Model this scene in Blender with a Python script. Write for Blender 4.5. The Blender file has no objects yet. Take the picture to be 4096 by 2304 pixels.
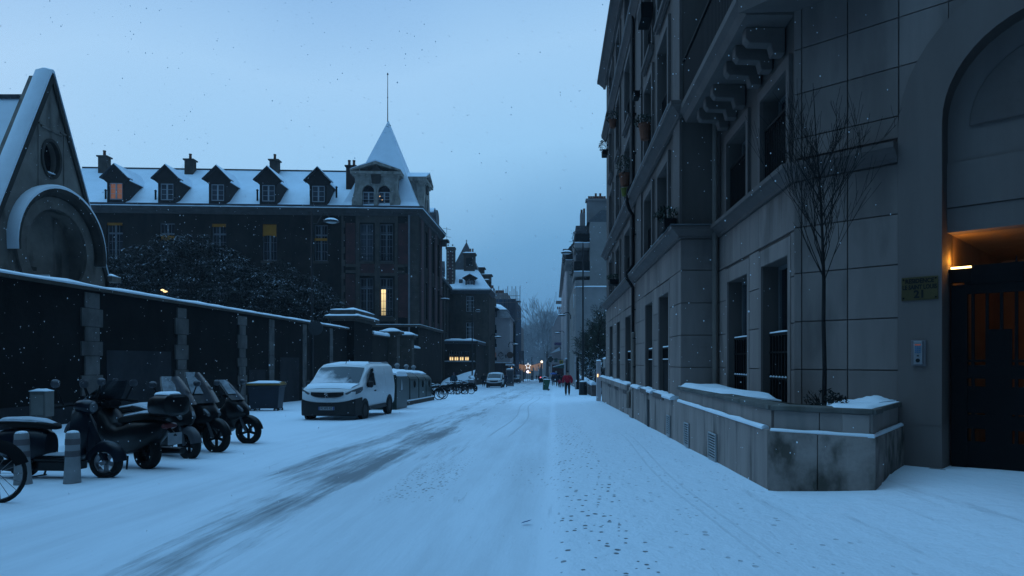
import bpy, bmesh, math, random
from mathutils import Vector, Matrix, noise
random.seed(11)
R = math.radians
S = bpy.context.scene
COL = S.collection
# ---------------------------------------------------------------- camera (level, shifted lens), at the origin
F = 2731.0                      # focal length in pixels of the 4096 wide photograph
VX, VY = 2212.0, 1445.0         # vanishing point of the street
cd = bpy.data.cameras.new('camera'); cam = bpy.data.objects.new('camera', cd); COL.objects.link(cam)
cd.sensor_width = 36.0; cd.lens = F / 4096 * 36
cd.shift_x = (2048 - VX) / 4096; cd.shift_y = (VY - 1152) / 4096
cd.clip_start = 0.05; cd.clip_end = 3000
cam.location = (0, 0, 0); cam.rotation_euler = (R(90), 0, 0)
S.camera = cam
# ---------------------------------------------------------------- dusk sky, snow clouds, brighter to the left
SUN_EL, SUN_AZ = R(14), R(-62)
W = bpy.data.worlds.new('World'); S.world = W; W.use_nodes = True
nt = W.node_tree; N = nt.nodes; L = nt.links
for n in list(N): N.remove(n)
out = N.new('ShaderNodeOutputWorld'); bg = N.new('ShaderNodeBackground'); bg.inputs[1].default_value = 0.1
sky = N.new('ShaderNodeTexSky'); sky.sky_type = 'NISHITA'; sky.sun_disc = False
sky.sun_elevation = SUN_EL; sky.sun_rotation = SUN_AZ; sky.air_density = 2.0; sky.dust_density = 4.0
tc = N.new('ShaderNodeTexCoord'); sep = N.new('ShaderNodeSeparateXYZ'); L.new(tc.outputs['Generated'], sep.inputs[0])
mz = N.new('ShaderNodeMath'); mz.operation = 'MULTIPLY_ADD'; mz.inputs[1].default_value = -0.14
L.new(sep.outputs[0], mz.inputs[0]); L.new(sep.outputs[2], mz.inputs[2])          # left of the street is brighter
nz = N.new('ShaderNodeTexNoise'); nz.inputs['Scale'].default_value = 2.2; nz.inputs['Detail'].default_value = 4
L.new(tc.outputs['Generated'], nz.inputs['Vector'])
mn = N.new('ShaderNodeMath'); mn.operation = 'MULTIPLY_ADD'; mn.inputs[1].default_value = 0.16
L.new(nz.outputs['Fac'], mn.inputs[0]); L.new(mz.outputs[0], mn.inputs[2])
mb_ = N.new('ShaderNodeMapRange'); mb_.interpolation_type = 'SMOOTHSTEP'; mb_.inputs[1].default_value = -.35; mb_.inputs[2].default_value = .72; mb_.inputs[3].default_value = -.62; mb_.inputs[4].default_value = 0.0
L.new(sep.outputs[1], mb_.inputs[0])                                               # darker behind the camera
ma = N.new('ShaderNodeMath'); L.new(mn.outputs[0], ma.inputs[0]); L.new(mb_.outputs[0], ma.inputs[1])
cr = N.new('ShaderNodeValToRGB'); L.new(ma.outputs[0], cr.inputs[0])
cols = [(0.0, (.018, .06, .15)), (.10, (.075, .25, .50)), (.23, (.13, .365, .66)), (.38, (.305, .60, .925)), (.50, (.365, .635, .95)), (.62, (.26, .50, .84)), (.78, (.10, .29, .62)), (1, (.06, .20, .48))]
e = cr.color_ramp.elements
e[0].position, e[0].color = cols[0][0], (*cols[0][1], 1); e[1].position, e[1].color = cols[-1][0], (*cols[-1][1], 1)
for p, c in cols[1:-1]:
    q = e.new(p); q.color = (*c, 1)
sc = N.new('ShaderNodeVectorMath'); sc.operation = 'SCALE'; sc.inputs['Scale'].default_value = 10.0
L.new(cr.outputs[0], sc.inputs[0])
mx = N.new('ShaderNodeMix'); mx.data_type = 'RGBA'; mx.inputs[0].default_value = 0.06
L.new(sc.outputs[0], mx.inputs[6]); L.new(sky.outputs[0], mx.inputs[7])
L.new(mx.outputs[2], bg.inputs[0]); L.new(bg.outputs[0], out.inputs[0])
sd = bpy.data.lights.new('sun', 'SUN'); sd.energy = 1.3; sd.angle = R(70); sd.color = (.24, .60, 1.0)
so = bpy.data.objects.new('sun', sd); COL.objects.link(so)
so.rotation_euler = Vector((math.sin(SUN_AZ) * math.cos(SUN_EL), math.cos(SUN_AZ) * math.cos(SUN_EL), math.sin(SUN_EL) + 2.6)).to_track_quat('Z', 'Y').to_euler()
so.location = (-30, 10, 60)
S.view_settings.view_transform = 'Standard'; S.view_settings.look = 'None'
S.view_settings.exposure = 0.0; S.view_settings.gamma = 1.0
S.render.engine = 'CYCLES'
S.cycles.max_bounces = 6; S.cycles.diffuse_bounces = 3; S.cycles.volume_bounces = 1
S.cycles.use_denoising = True

# ---------------------------------------------------------------- helpers
SL = 0.0209
def sm(a, b, x):
    t = min(1, max(0, (x - a) / (b - a))); return t * t * (3 - 2 * t)
def G(x, y):                    # ground level: the street falls away from the camera
    z = -1.45 - SL * min(max(y, -15), 230)
    z += 0.22 * sm(2.5, 4.4, x) * (1 - sm(12, 14, y))
    return z
def at(px, py):                 # photo pixel of a point on the street -> x, y
    d = 1.45 * F / (py - (VY + SL * F)); return (px - VX) * d / F, d
def X(px, d): return (px - VX) * d / F
def Z(py, d): return (VY - py) * d / F
ORG = {}
def tag(o, label=None, cat=None, group=None, kind=None):
    if label: o['label'] = label
    if cat: o['category'] = cat
    if group: o['group'] = group
    if kind: o['kind'] = kind
    return o
def thing(name, label, cat, loc, rz=0.0, group=None):
    o = bpy.data.objects.new(name, None); COL.objects.link(o); o.empty_display_size = .2
    o.location = loc; o.rotation_euler = (0, 0, rz)
    ORG[o.name] = Vector((0, 0, 0)) if rz else Vector(loc)   # turned things are built in their own coordinates
    return tag(o, label, cat, group)
def lthing(name, label, cat, loc, rz=0.0, group=None):      # built in local coordinates
    o = thing(name, label, cat, loc, rz, group); ORG[o.name] = Vector((0, 0, 0)); return o
def dup(o, parent=None, loc=None, rz=None, label=None, name=None):
    c = o.copy(); COL.objects.link(c)
    if parent is not None: c.parent = parent
    ORG[c.name] = ORG.get(o.name, Vector((0, 0, 0)))
    if loc is not None: c.location = loc
    if rz is not None: c.rotation_euler = (0, 0, rz)
    if label: c['label'] = label
    for ch in list(o.children): dup(ch, c)
    return c
class Fr:                       # a facade frame: u runs left to right seen from outside, n points outward
    def __init__(s, o, u):
        s.o = Vector((o[0], o[1])); s.u = Vector(u).normalized(); s.n = Vector((s.u.y, -s.u.x))
    def p(s, u, n, z):
        q = s.o + s.u * u + s.n * n; return (q.x, q.y, z)
class MB:
    def __init__(s): s.v = []; s.f = []; s.m = []
    def add(s, vs, fs, m=0):
        k = len(s.v); s.v += [tuple(v) for v in vs]; s.f += [[i + k for i in f] for f in fs]; s.m += [m] * len(fs); return s
    def box(s, a, b, M=None, m=0, taper=1.0):
        x0, y0, z0 = a; x1, y1, z1 = b; cx, cy = (x0 + x1) / 2, (y0 + y1) / 2
        vs = [(x0, y0, z0), (x1, y0, z0), (x1, y1, z0), (x0, y1, z0)]
        vs += [(cx + (x - cx) * taper, cy + (y - cy) * taper, z1) for x, y, z in vs]
        if M is not None: vs = [M @ Vector(v) for v in vs]
        return s.add(vs, [(3, 2, 1, 0), (4, 5, 6, 7), (0, 1, 5, 4), (1, 2, 6, 5), (2, 3, 7, 6), (3, 0, 4, 7)], m)
    def fbox(s, fr, u0, u1, n0, n1, z0, z1, m=0):
        vs = [fr.p(u, n, z) for z in (z0, z1) for u, n in ((u0, n0), (u1, n0), (u1, n1), (u0, n1))]
        return s.add(vs, [(3, 2, 1, 0), (4, 5, 6, 7), (0, 1, 5, 4), (1, 2, 6, 5), (2, 3, 7, 6), (3, 0, 4, 7)], m)
    def ring(s, rings, cap=True, m=0, closed=True):
        k = len(rings[0]); vs = [v for r in rings for v in r]; fs = []
        for i in range(len(rings) - 1):
            for j in range(k if closed else k - 1):
                a = i * k + j; b = i * k + (j + 1) % k; fs.append((a, b, b + k, a + k))
        if cap and closed: fs += [tuple(range(k - 1, -1, -1)), tuple(range((len(rings) - 1) * k, len(rings) * k))]
        return s.add(vs, fs, m)
    def tube(s, pts, r, seg=6, m=0, cap=True):
        pts = [Vector(p) for p in pts]; rr = r if isinstance(r, (list, tuple)) else [r] * len(pts); rings = []
        pv = None
        for i, p in enumerate(pts):
            d = (pts[min(i + 1, len(pts) - 1)] - pts[max(i - 1, 0)])
            d = d.normalized() if d.length > 1e-9 else Vector((0, 0, 1))
            a = pv if pv is not None else (Vector((0, 0, 1)) if abs(d.z) < .9 else Vector((1, 0, 0)))
            a = (a - d * a.dot(d)); a = a.normalized() if a.length > 1e-6 else d.orthogonal().normalized(); pv = a; b = d.cross(a)
            rings.append([p + (a * math.cos(t) + b * math.sin(t)) * rr[i] for t in [2 * math.pi * k / seg for k in range(seg)]])
        return s.ring(rings, cap, m)
    def lathe(s, c, prof, seg=16, axis='z', m=0, cap=True):
        rings = []
        for r, h in prof:
            q = []
            for k in range(seg):
                t = 2 * math.pi * k / seg; a, b = r * math.cos(t), r * math.sin(t)
                q.append({'z': (c[0] + a, c[1] + b, c[2] + h), 'y': (c[0] + a, c[1] + h, c[2] + b), 'x': (c[0] + h, c[1] + a, c[2] + b)}[axis])
            rings.append(q)
        return s.ring(rings, cap, m)
    def prism(s, poly, fn0, fn1, m=0):      # polygon swept between two mappings
        a = [fn0(*p) for p in poly]; b = [fn1(*p) for p in poly]; k = len(poly)
        return s.add(a + b, [tuple(range(k - 1, -1, -1)), tuple(range(k, 2 * k))] + [(i, (i + 1) % k, (i + 1) % k + k, i + k) for i in range(k)], m)
    def hull(s, secs, seg=12, pw=2.6, m=0, M=None):   # (x, z centre, half width, half height): superellipse sections along x
        rings = []
        for x, zc, hy, hz in secs:
            q = []
            for k in range(seg):
                t = 2 * math.pi * k / seg; c, d = math.cos(t), math.sin(t)
                y = hy * math.copysign(abs(c) ** (2 / pw), c); z = zc + hz * math.copysign(abs(d) ** (2 / pw), d)
                p = Vector((x, y, z)); q.append(M @ p if M is not None else p)
            rings.append(q)
        return s.ring(rings, True, m)
    def build(s, name, mats, parent=None, smooth=False, bevel=0.0, normals=True):
        o0 = ORG.get(parent.name, Vector((0, 0, 0))) if parent is not None else Vector((0, 0, 0))
        me = bpy.data.meshes.new(name)
        me.from_pydata([(a - o0.x, b - o0.y, c - o0.z) for a, b, c in s.v], [], s.f)
        ml = mats if isinstance(mats, (list, tuple)) else [mats]
        for q in ml: me.materials.append(q)
        if any(s.m): me.polygons.foreach_set('material_index', s.m)
        if normals:
            bm = bmesh.new(); bm.from_mesh(me); bmesh.ops.recalc_face_normals(bm, faces=bm.faces); bm.to_mesh(me); bm.free()
        if smooth:
            me.polygons.foreach_set('use_smooth', [True] * len(me.polygons))
            try: me.set_sharp_from_angle(angle=R(38))
            except Exception: pass
        me.update()
        o = bpy.data.objects.new(name, me); COL.objects.link(o)
        if parent is not None: o.parent = parent
        ORG[o.name] = o0
        if bevel:
            b = o.modifiers.new('bevel', 'BEVEL'); b.width = bevel; b.segments = 2; b.limit_method = 'ANGLE'; b.angle_limit = R(40)
        return o

# ---------------------------------------------------------------- materials
MC = {}
def mat(name, c, rough=.8, var=.25, scale=3.0, bump=.0, metal=0.0, spec=None, island=0.0, stain=None, streak=False, st=(.52, .68)):
    if name in MC: return MC[name]
    m = bpy.data.materials.new(name); m.use_nodes = True; n = m.node_tree.nodes; l = m.node_tree.links
    spec = spec if spec is not None else (.12 if rough >= .7 else .35)
    b = n['Principled BSDF']; b.inputs['Roughness'].default_value = rough; b.inputs['Metallic'].default_value = metal
    b.inputs['Specular IOR Level'].default_value = spec
    g = n.new('ShaderNodeNewGeometry')
    t = n.new('ShaderNodeTexNoise'); t.inputs['Scale'].default_value = scale; t.inputs['Detail'].default_value = 6; t.inputs['Roughness'].default_value = .65
    if streak:
        mp = n.new('ShaderNodeMapping'); mp.inputs['Scale'].default_value = (1, 1, .16); l.new(g.outputs['Position'], mp.inputs[0]); l.new(mp.outputs[0], t.inputs['Vector'])
    else: l.new(g.outputs['Position'], t.inputs['Vector'])
    mr = n.new('ShaderNodeMapRange'); mr.inputs[1].default_value = .3; mr.inputs[2].default_value = .7
    mr.inputs[3].default_value = 1 - var; mr.inputs[4].default_value = 1 + var; l.new(t.outputs['Fac'], mr.inputs[0])
    fac = mr.outputs[0]
    if island:
        ml = n.new('ShaderNodeMath'); ml.operation = 'MULTIPLY_ADD'; ml.inputs[1].default_value = island; l.new(g.outputs['Random Per Island'], ml.inputs[0]); ml.inputs[2].default_value = 1 - island / 2
        m2 = n.new('ShaderNodeMath'); m2.operation = 'MULTIPLY'; l.new(fac, m2.inputs[0]); l.new(ml.outputs[0], m2.inputs[1]); fac = m2.outputs[0]
    v = n.new('ShaderNodeVectorMath'); v.operation = 'SCALE'; v.inputs[0].default_value = c; l.new(fac, v.inputs['Scale'])
    col = v.outputs[0]
    if stain:
        t2 = n.new('ShaderNodeTexNoise'); t2.inputs['Scale'].default_value = 1.3 if st[0] > .5 else 2.3; t2.inputs['Detail'].default_value = 7
        mp2 = n.new('ShaderNodeMapping'); mp2.inputs['Scale'].default_value = (1.6, 1.6, .45 if st[0] > .5 else 1.0); l.new(g.outputs['Position'], mp2.inputs[0]); l.new(mp2.outputs[0], t2.inputs['Vector'])
        r2 = n.new('ShaderNodeMapRange'); r2.inputs[1].default_value = st[0]; r2.inputs[2].default_value = st[1]; r2.inputs[4].default_value = .75; l.new(t2.outputs['Fac'], r2.inputs[0])
        x = n.new('ShaderNodeMix'); x.data_type = 'RGBA'; l.new(r2.outputs[0], x.inputs[0]); l.new(col, x.inputs[6]); x.inputs[7].default_value = (*stain, 1); col = x.outputs[2]
    l.new(col, b.inputs['Base Color'])
    if bump:
        t3 = n.new('ShaderNodeTexNoise'); t3.inputs['Scale'].default_value = scale * 9; t3.inputs['Detail'].default_value = 4; l.new(g.outputs['Position'], t3.inputs['Vector'])
        bp = n.new('ShaderNodeBump'); bp.inputs['Strength'].default_value = bump; bp.inputs['Distance'].default_value = .02; l.new(t3.outputs['Fac'], bp.inputs['Height']); l.new(bp.outputs[0], b.inputs['Normal'])
    MC[name] = m; return m
def emit(name, c, s, c2=None):
    if name in MC: return MC[name]
    m = bpy.data.materials.new(name); m.use_nodes = True; n = m.node_tree.nodes; l = m.node_tree.links
    b = n['Principled BSDF']; b.inputs['Base Color'].default_value = (*[min(1, q * .5) for q in c], 1)
    b.inputs['Emission Color'].default_value = (*c, 1); b.inputs['Emission Strength'].default_value = s
    MC[name] = m; return m
def brickmat(name, c1, c2, mortar, w=.22, h=.075, ms=.012, axis='x', rough=.85):
    if name in MC: return MC[name]
    m = bpy.data.materials.new(name); m.use_nodes = True; n = m.node_tree.nodes; l = m.node_tree.links
    b = n['Principled BSDF']; b.inputs['Roughness'].default_value = rough
    g = n.new('ShaderNodeNewGeometry'); sp = n.new('ShaderNodeSeparateXYZ'); l.new(g.outputs['Position'], sp.inputs[0])
    ad = n.new('ShaderNodeMath'); l.new(sp.outputs[0], ad.inputs[0]); l.new(sp.outputs[1], ad.inputs[1])
    cb = n.new('ShaderNodeCombineXYZ'); l.new(ad.outputs[0], cb.inputs[0]); l.new(sp.outputs[2], cb.inputs[1])
    t = n.new('ShaderNodeTexBrick'); l.new(cb.outputs[0], t.inputs['Vector']); t.inputs['Scale'].default_value = 1
    t.inputs['Brick Width'].default_value = w; t.inputs['Row Height'].default_value = h; t.inputs['Mortar Size'].default_value = ms
    t.inputs['Color1'].default_value = (*c1, 1); t.inputs['Color2'].default_value = (*c2, 1); t.inputs['Mortar'].default_value = (*mortar, 1)
    z = n.new('ShaderNodeTexNoise'); z.inputs['Scale'].default_value = 1.1; z.inputs['Detail'].default_value = 6; l.new(g.outputs['Position'], z.inputs['Vector'])
    mr = n.new('ShaderNodeMapRange'); mr.inputs[1].default_value = .3; mr.inputs[2].default_value = .7; mr.inputs[3].default_value = .55; mr.inputs[4].default_value = 1.25; l.new(z.outputs['Fac'], mr.inputs[0])
    v = n.new('ShaderNodeVectorMath'); v.operation = 'SCALE'; l.new(t.outputs['Color'], v.inputs[0]); l.new(mr.outputs[0], v.inputs['Scale']); l.new(v.outputs[0], b.inputs['Base Color'])
    MC[name] = m; return m
SNOW = mat('snow', (.72, .81, .88), .7, .05, 1.5, .25, spec=.2)
STONE = mat('pale_stone', (.205, .168, .153), .75, .2, 1.3, .12, island=.26, stain=(.12, .10, .092), streak=True)
STONE_P = mat('plain_stone', (.165, .136, .125), .75, .2, .9, .12, streak=True)
STONE_T = mat('trim_stone', (.122, .101, .094), .75, .14, 2.2, .08)
PLINTH = mat('stained_plinth_stone', (.285, .236, .215), .8, .22, 1.8, .15, stain=(.055, .055, .05), streak=True, island=.15)
PLINTH2 = mat('mossy_plinth_stone', (.25, .208, .187), .85, .35, 2.4, .2, stain=(.022, .024, .016), island=.1, st=(.47, .64))
GAP = mat('dark_joint', (.025, .025, .028), .9, .1)
GLASS = mat('dark_glass', (.008, .009, .012), .12, .1, spec=.4)
GLASS_S = mat('curtained_glass', (.05, .055, .065), .18, .35, .8, spec=.4)
FRAME_W = mat('white_window_frame', (.34, .36, .38), .5, .1)
FRAME_G = mat('grey_window_frame', (.11, .116, .122), .5, .1)
IRON = mat('black_iron', (.008, .008, .009), .7, .15, spec=.1)
METAL_G = mat('grey_metal', (.15, .135, .14), .5, .15)
ZINC = mat('zinc', (.16, .17, .18), .5, .2)
PIPE_B = mat('brown_pipe', (.17, .14, .12), .6, .15)
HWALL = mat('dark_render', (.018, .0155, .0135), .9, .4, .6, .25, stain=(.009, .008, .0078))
HSTONE = mat('weathered_limestone', (.07, .06, .051), .85, .3, 1.4, .2, stain=(.05, .047, .045))
HSTONE_L = mat('pale_dormer_stone', (.30, .27, .235), .8, .3, 2, .15, stain=(.06, .055, .05))
BRICK = brickmat('dark_red_brick', (.085, .018, .017), (.055, .013, .013), (.03, .022, .02))
BRICK_B = brickmat('brown_brick', (.10, .06, .055), (.075, .045, .042), (.06, .055, .05))
SLATE = mat('slate', (.045, .05, .058), .6, .35, 5, .2)
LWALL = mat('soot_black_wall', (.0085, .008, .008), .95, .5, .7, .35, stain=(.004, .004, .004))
LWALL_P = mat('grey_patched_wall', (.026, .028, .032), .95, .35, 1.2, .3, stain=(.03, .03, .033))
CHAIN = mat('grey_chain_stone', (.11, .104, .10), .9, .35, 1.5, .25, island=.35, stain=(.05, .048, .048))
CHAPEL = mat('chapel_stone', (.19, .172, .152), .9, .3, .9, .2, stain=(.045, .042, .040))
CHAPEL_D = mat('chapel_dark_stone', (.05, .046, .042), .9, .35, 1.4, .2)
CREAM = mat('pale_plaster', (.42, .385, .395), .85, .12, .5, .1)
GREYPL = mat('grey_plaster', (.27, .245, .235), .85, .18, .5, .12)
BLACKP = mat('black_plastic', (.009, .009, .010), .6, .1, spec=.2)
RUBBER = mat('rubber', (.012, .012, .012), .85, .1, spec=.2)
ALLOY = mat('alloy', (.20, .20, .21), .35, .1, metal=.7)
GREEN = mat('dark_green_plastic', (.006, .017, .014), .4, .25, 2)
GREENB = mat('green_bin_plastic', (.012, .085, .05), .4, .15, 2)
TERRA = mat('terracotta', (.17, .07, .045), .8, .2, 4)
LEAF = mat('dark_leaf', (.010, .013, .012), .8, .5, 1.2, spec=.2)
LEAF2 = mat('shrub_leaf', (.013, .025, .016), .7, .45, 1.2, spec=.25)
BARK = mat('dark_bark', (.022, .02, .02), .9, .3, 6)
BRANCH = mat('far_branch', (.08, .08, .082), .9, .2, 6)

def cut(o, cutters):                # exact boolean difference, frozen
    for c in cutters:
        m = o.modifiers.new('b', 'BOOLEAN'); m.object = c; m.operation = 'DIFFERENCE'; m.solver = 'EXACT'
    dg = bpy.context.evaluated_depsgraph_get(); me = bpy.data.meshes.new_from_object(o.evaluated_get(dg)); o.modifiers.clear(); o.data = me
    for c in cutters: bpy.data.objects.remove(c)
def snowstrip(mb, A, B, w, h, side, step=.4, jit=.25, m=0):   # a rounded ridge of snow lying along A-B, spreading to 'side'
    A, B = Vector(A), Vector(B); n = max(2, int((B - A).length / step)); side = Vector(side).normalized()
    rings = []; sd0 = random.random() * 50
    for i in range(n + 1):
        p = A.lerp(B, i / n); k = 1 + jit * noise.noise((i * .55 + sd0, 0, 0)) * 1.6
        ww = w * (1 + .08 * noise.noise((i * .9, sd0, 3)))
        rings.append([p + side * (ww * a) + Vector((0, 0, h * k * b)) for a, b in ((0, -.12), (-.03, .35), (.06, .72), (.28, 1), (.6, 1), (.9, .75), (1.03, .35), (1, -.12))])
    mb.ring(rings, True, m); return mb
def snowpatch(mb, c, h, nu=8, nv=8, m=0, drift=.4, edge=.12):    # snow lying on the four sided top c
    c = [Vector(q) for q in c]; s0 = random.random() * 99; vs = []
    for j in range(nv + 1):
        for i in range(nu + 1):
            u, v = i / nu, j / nv
            p = c[0].lerp(c[1], u).lerp(c[3].lerp(c[2], u), v)
            e = min(min(u, 1 - u), min(v, 1 - v)); k = sm(0, edge, e) if edge else 1
            vs.append(p + Vector((0, 0, h * (.25 + .75 * k) * (1 + drift * noise.noise((u * 3 + s0, v * 3, 1))))))
    k = nu + 1; fs = [(j * k + i, j * k + i + 1, (j + 1) * k + i + 1, (j + 1) * k + i) for j in range(nv) for i in range(nu)]
    b = len(vs); loop = [i for i in range(k)] + [j * k + nu for j in range(1, nv + 1)] + [nv * k + i for i in range(nu - 1, -1, -1)] + [j * k for j in range(nv - 1, 0, -1)]
    for i in loop:
        u, v = (i % k) / nu, (i // k) / nv; vs.append(c[0].lerp(c[1], u).lerp(c[3].lerp(c[2], u), v))
    q = len(loop); fs += [(loop[i], loop[(i + 1) % q], b + (i + 1) % q, b + i) for i in range(q)] + [tuple(range(b + q - 1, b - 1, -1))]
    mb.add(vs, fs, m); return mb
def wall(mb, fr, us, zs, ops, n0=0.0, n1=-.3, m=0):            # wall face on a frame with rectangular openings and their reveals
    U = sorted(set([us[0], us[1]] + [o[0] for o in ops] + [o[1] for o in ops])); ZZ = sorted(set([zs[0], zs[1]] + [o[2] for o in ops] + [o[3] for o in ops]))
    for i in range(len(U) - 1):
        for j in range(len(ZZ) - 1):
            a, b = (U[i] + U[i + 1]) / 2, (ZZ[j] + ZZ[j + 1]) / 2
            if any(o[0] < a < o[1] and o[2] < b < o[3] for o in ops): continue
            mb.add([fr.p(U[i], n0, ZZ[j]), fr.p(U[i + 1], n0, ZZ[j]), fr.p(U[i + 1], n0, ZZ[j + 1]), fr.p(U[i], n0, ZZ[j + 1])], [(0, 1, 2, 3)], m)
    for u0, u1, z0, z1 in ops:
        for a, b in (((u0, z0), (u1, z0)), ((u1, z0), (u1, z1)), ((u1, z1), (u0, z1)), ((u0, z1), (u0, z0))):
            mb.add([fr.p(a[0], n0, a[1]), fr.p(b[0], n0, b[1]), fr.p(b[0], n1, b[1]), fr.p(a[0], n1, a[1])], [(0, 1, 2, 3)], m)
def panels(mb, fr, us, zs, ops, gap=.012, n0=-.02, n1=.012, m=0):   # separate stone slabs between the cuts, openings left out
    for i in range(len(us) - 1):
        for j in range(len(zs) - 1):
            u0, u1, z0, z1 = us[i], us[i + 1], zs[j], zs[j + 1]; a, b = (u0 + u1) / 2, (z0 + z1) / 2
            if any(o[0] < a < o[1] and o[2] < b < o[3] for o in ops): continue
            mb.fbox(fr, u0 + gap / 2, u1 - gap / 2, n0, n1, z0 + gap / 2, z1 - gap / 2, m)
def window(par, fr, u0, u1, z0, z1, n=-.22, nx=2, nz=3, bar=.05, thin=.022, fm=None, gm=None, transom=None, glow=None, name='window'):
    fm = fm or FRAME_G; mb = MB(); d0, d1 = n, n + .06
    mb.fbox(fr, u0, u0 + bar, d0, d1, z0, z1); mb.fbox(fr, u1 - bar, u1, d0, d1, z0, z1)
    mb.fbox(fr, u0 + bar, u1 - bar, d0, d1, z0, z0 + bar * 1.3); mb.fbox(fr, u0 + bar, u1 - bar, d0, d1, z1 - bar, z1)
    a, b = z0 + bar * 1.3, z1 - bar
    if nx:
        for leaf in range(2):
            la, lb = (u0 + bar, (u0 + u1) / 2) if leaf == 0 else ((u0 + u1) / 2, u1 - bar)
            for k in range(1, nx): mb.fbox(fr, la + (lb - la) * k / nx - thin / 2, la + (lb - la) * k / nx + thin / 2, d0 + .012, d1 - .006, a, b)
        mb.fbox(fr, (u0 + u1) / 2 - bar * .85, (u0 + u1) / 2 + bar * .85, d0 + .002, d1 + .012, a, b)
        for k in range(1, nz): mb.fbox(fr, u0 + bar, u1 - bar, d0 + .014, d1 - .008, a + (b - a) * k / nz - thin / 2, a + (b - a) * k / nz + thin / 2)
    if transom: mb.fbox(fr, u0 + bar, u1 - bar, d0 + .004, d1 + .02, transom - bar * .8, transom + bar * .8)
    w = mb.build(name, fm, par)
    g = MB(); g.fbox(fr, u0 + .01, u1 - .01, n - .02, n + .018, z0 + .01, z1 - .01); g.build('pane', gm or GLASS, w)
    return w
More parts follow.
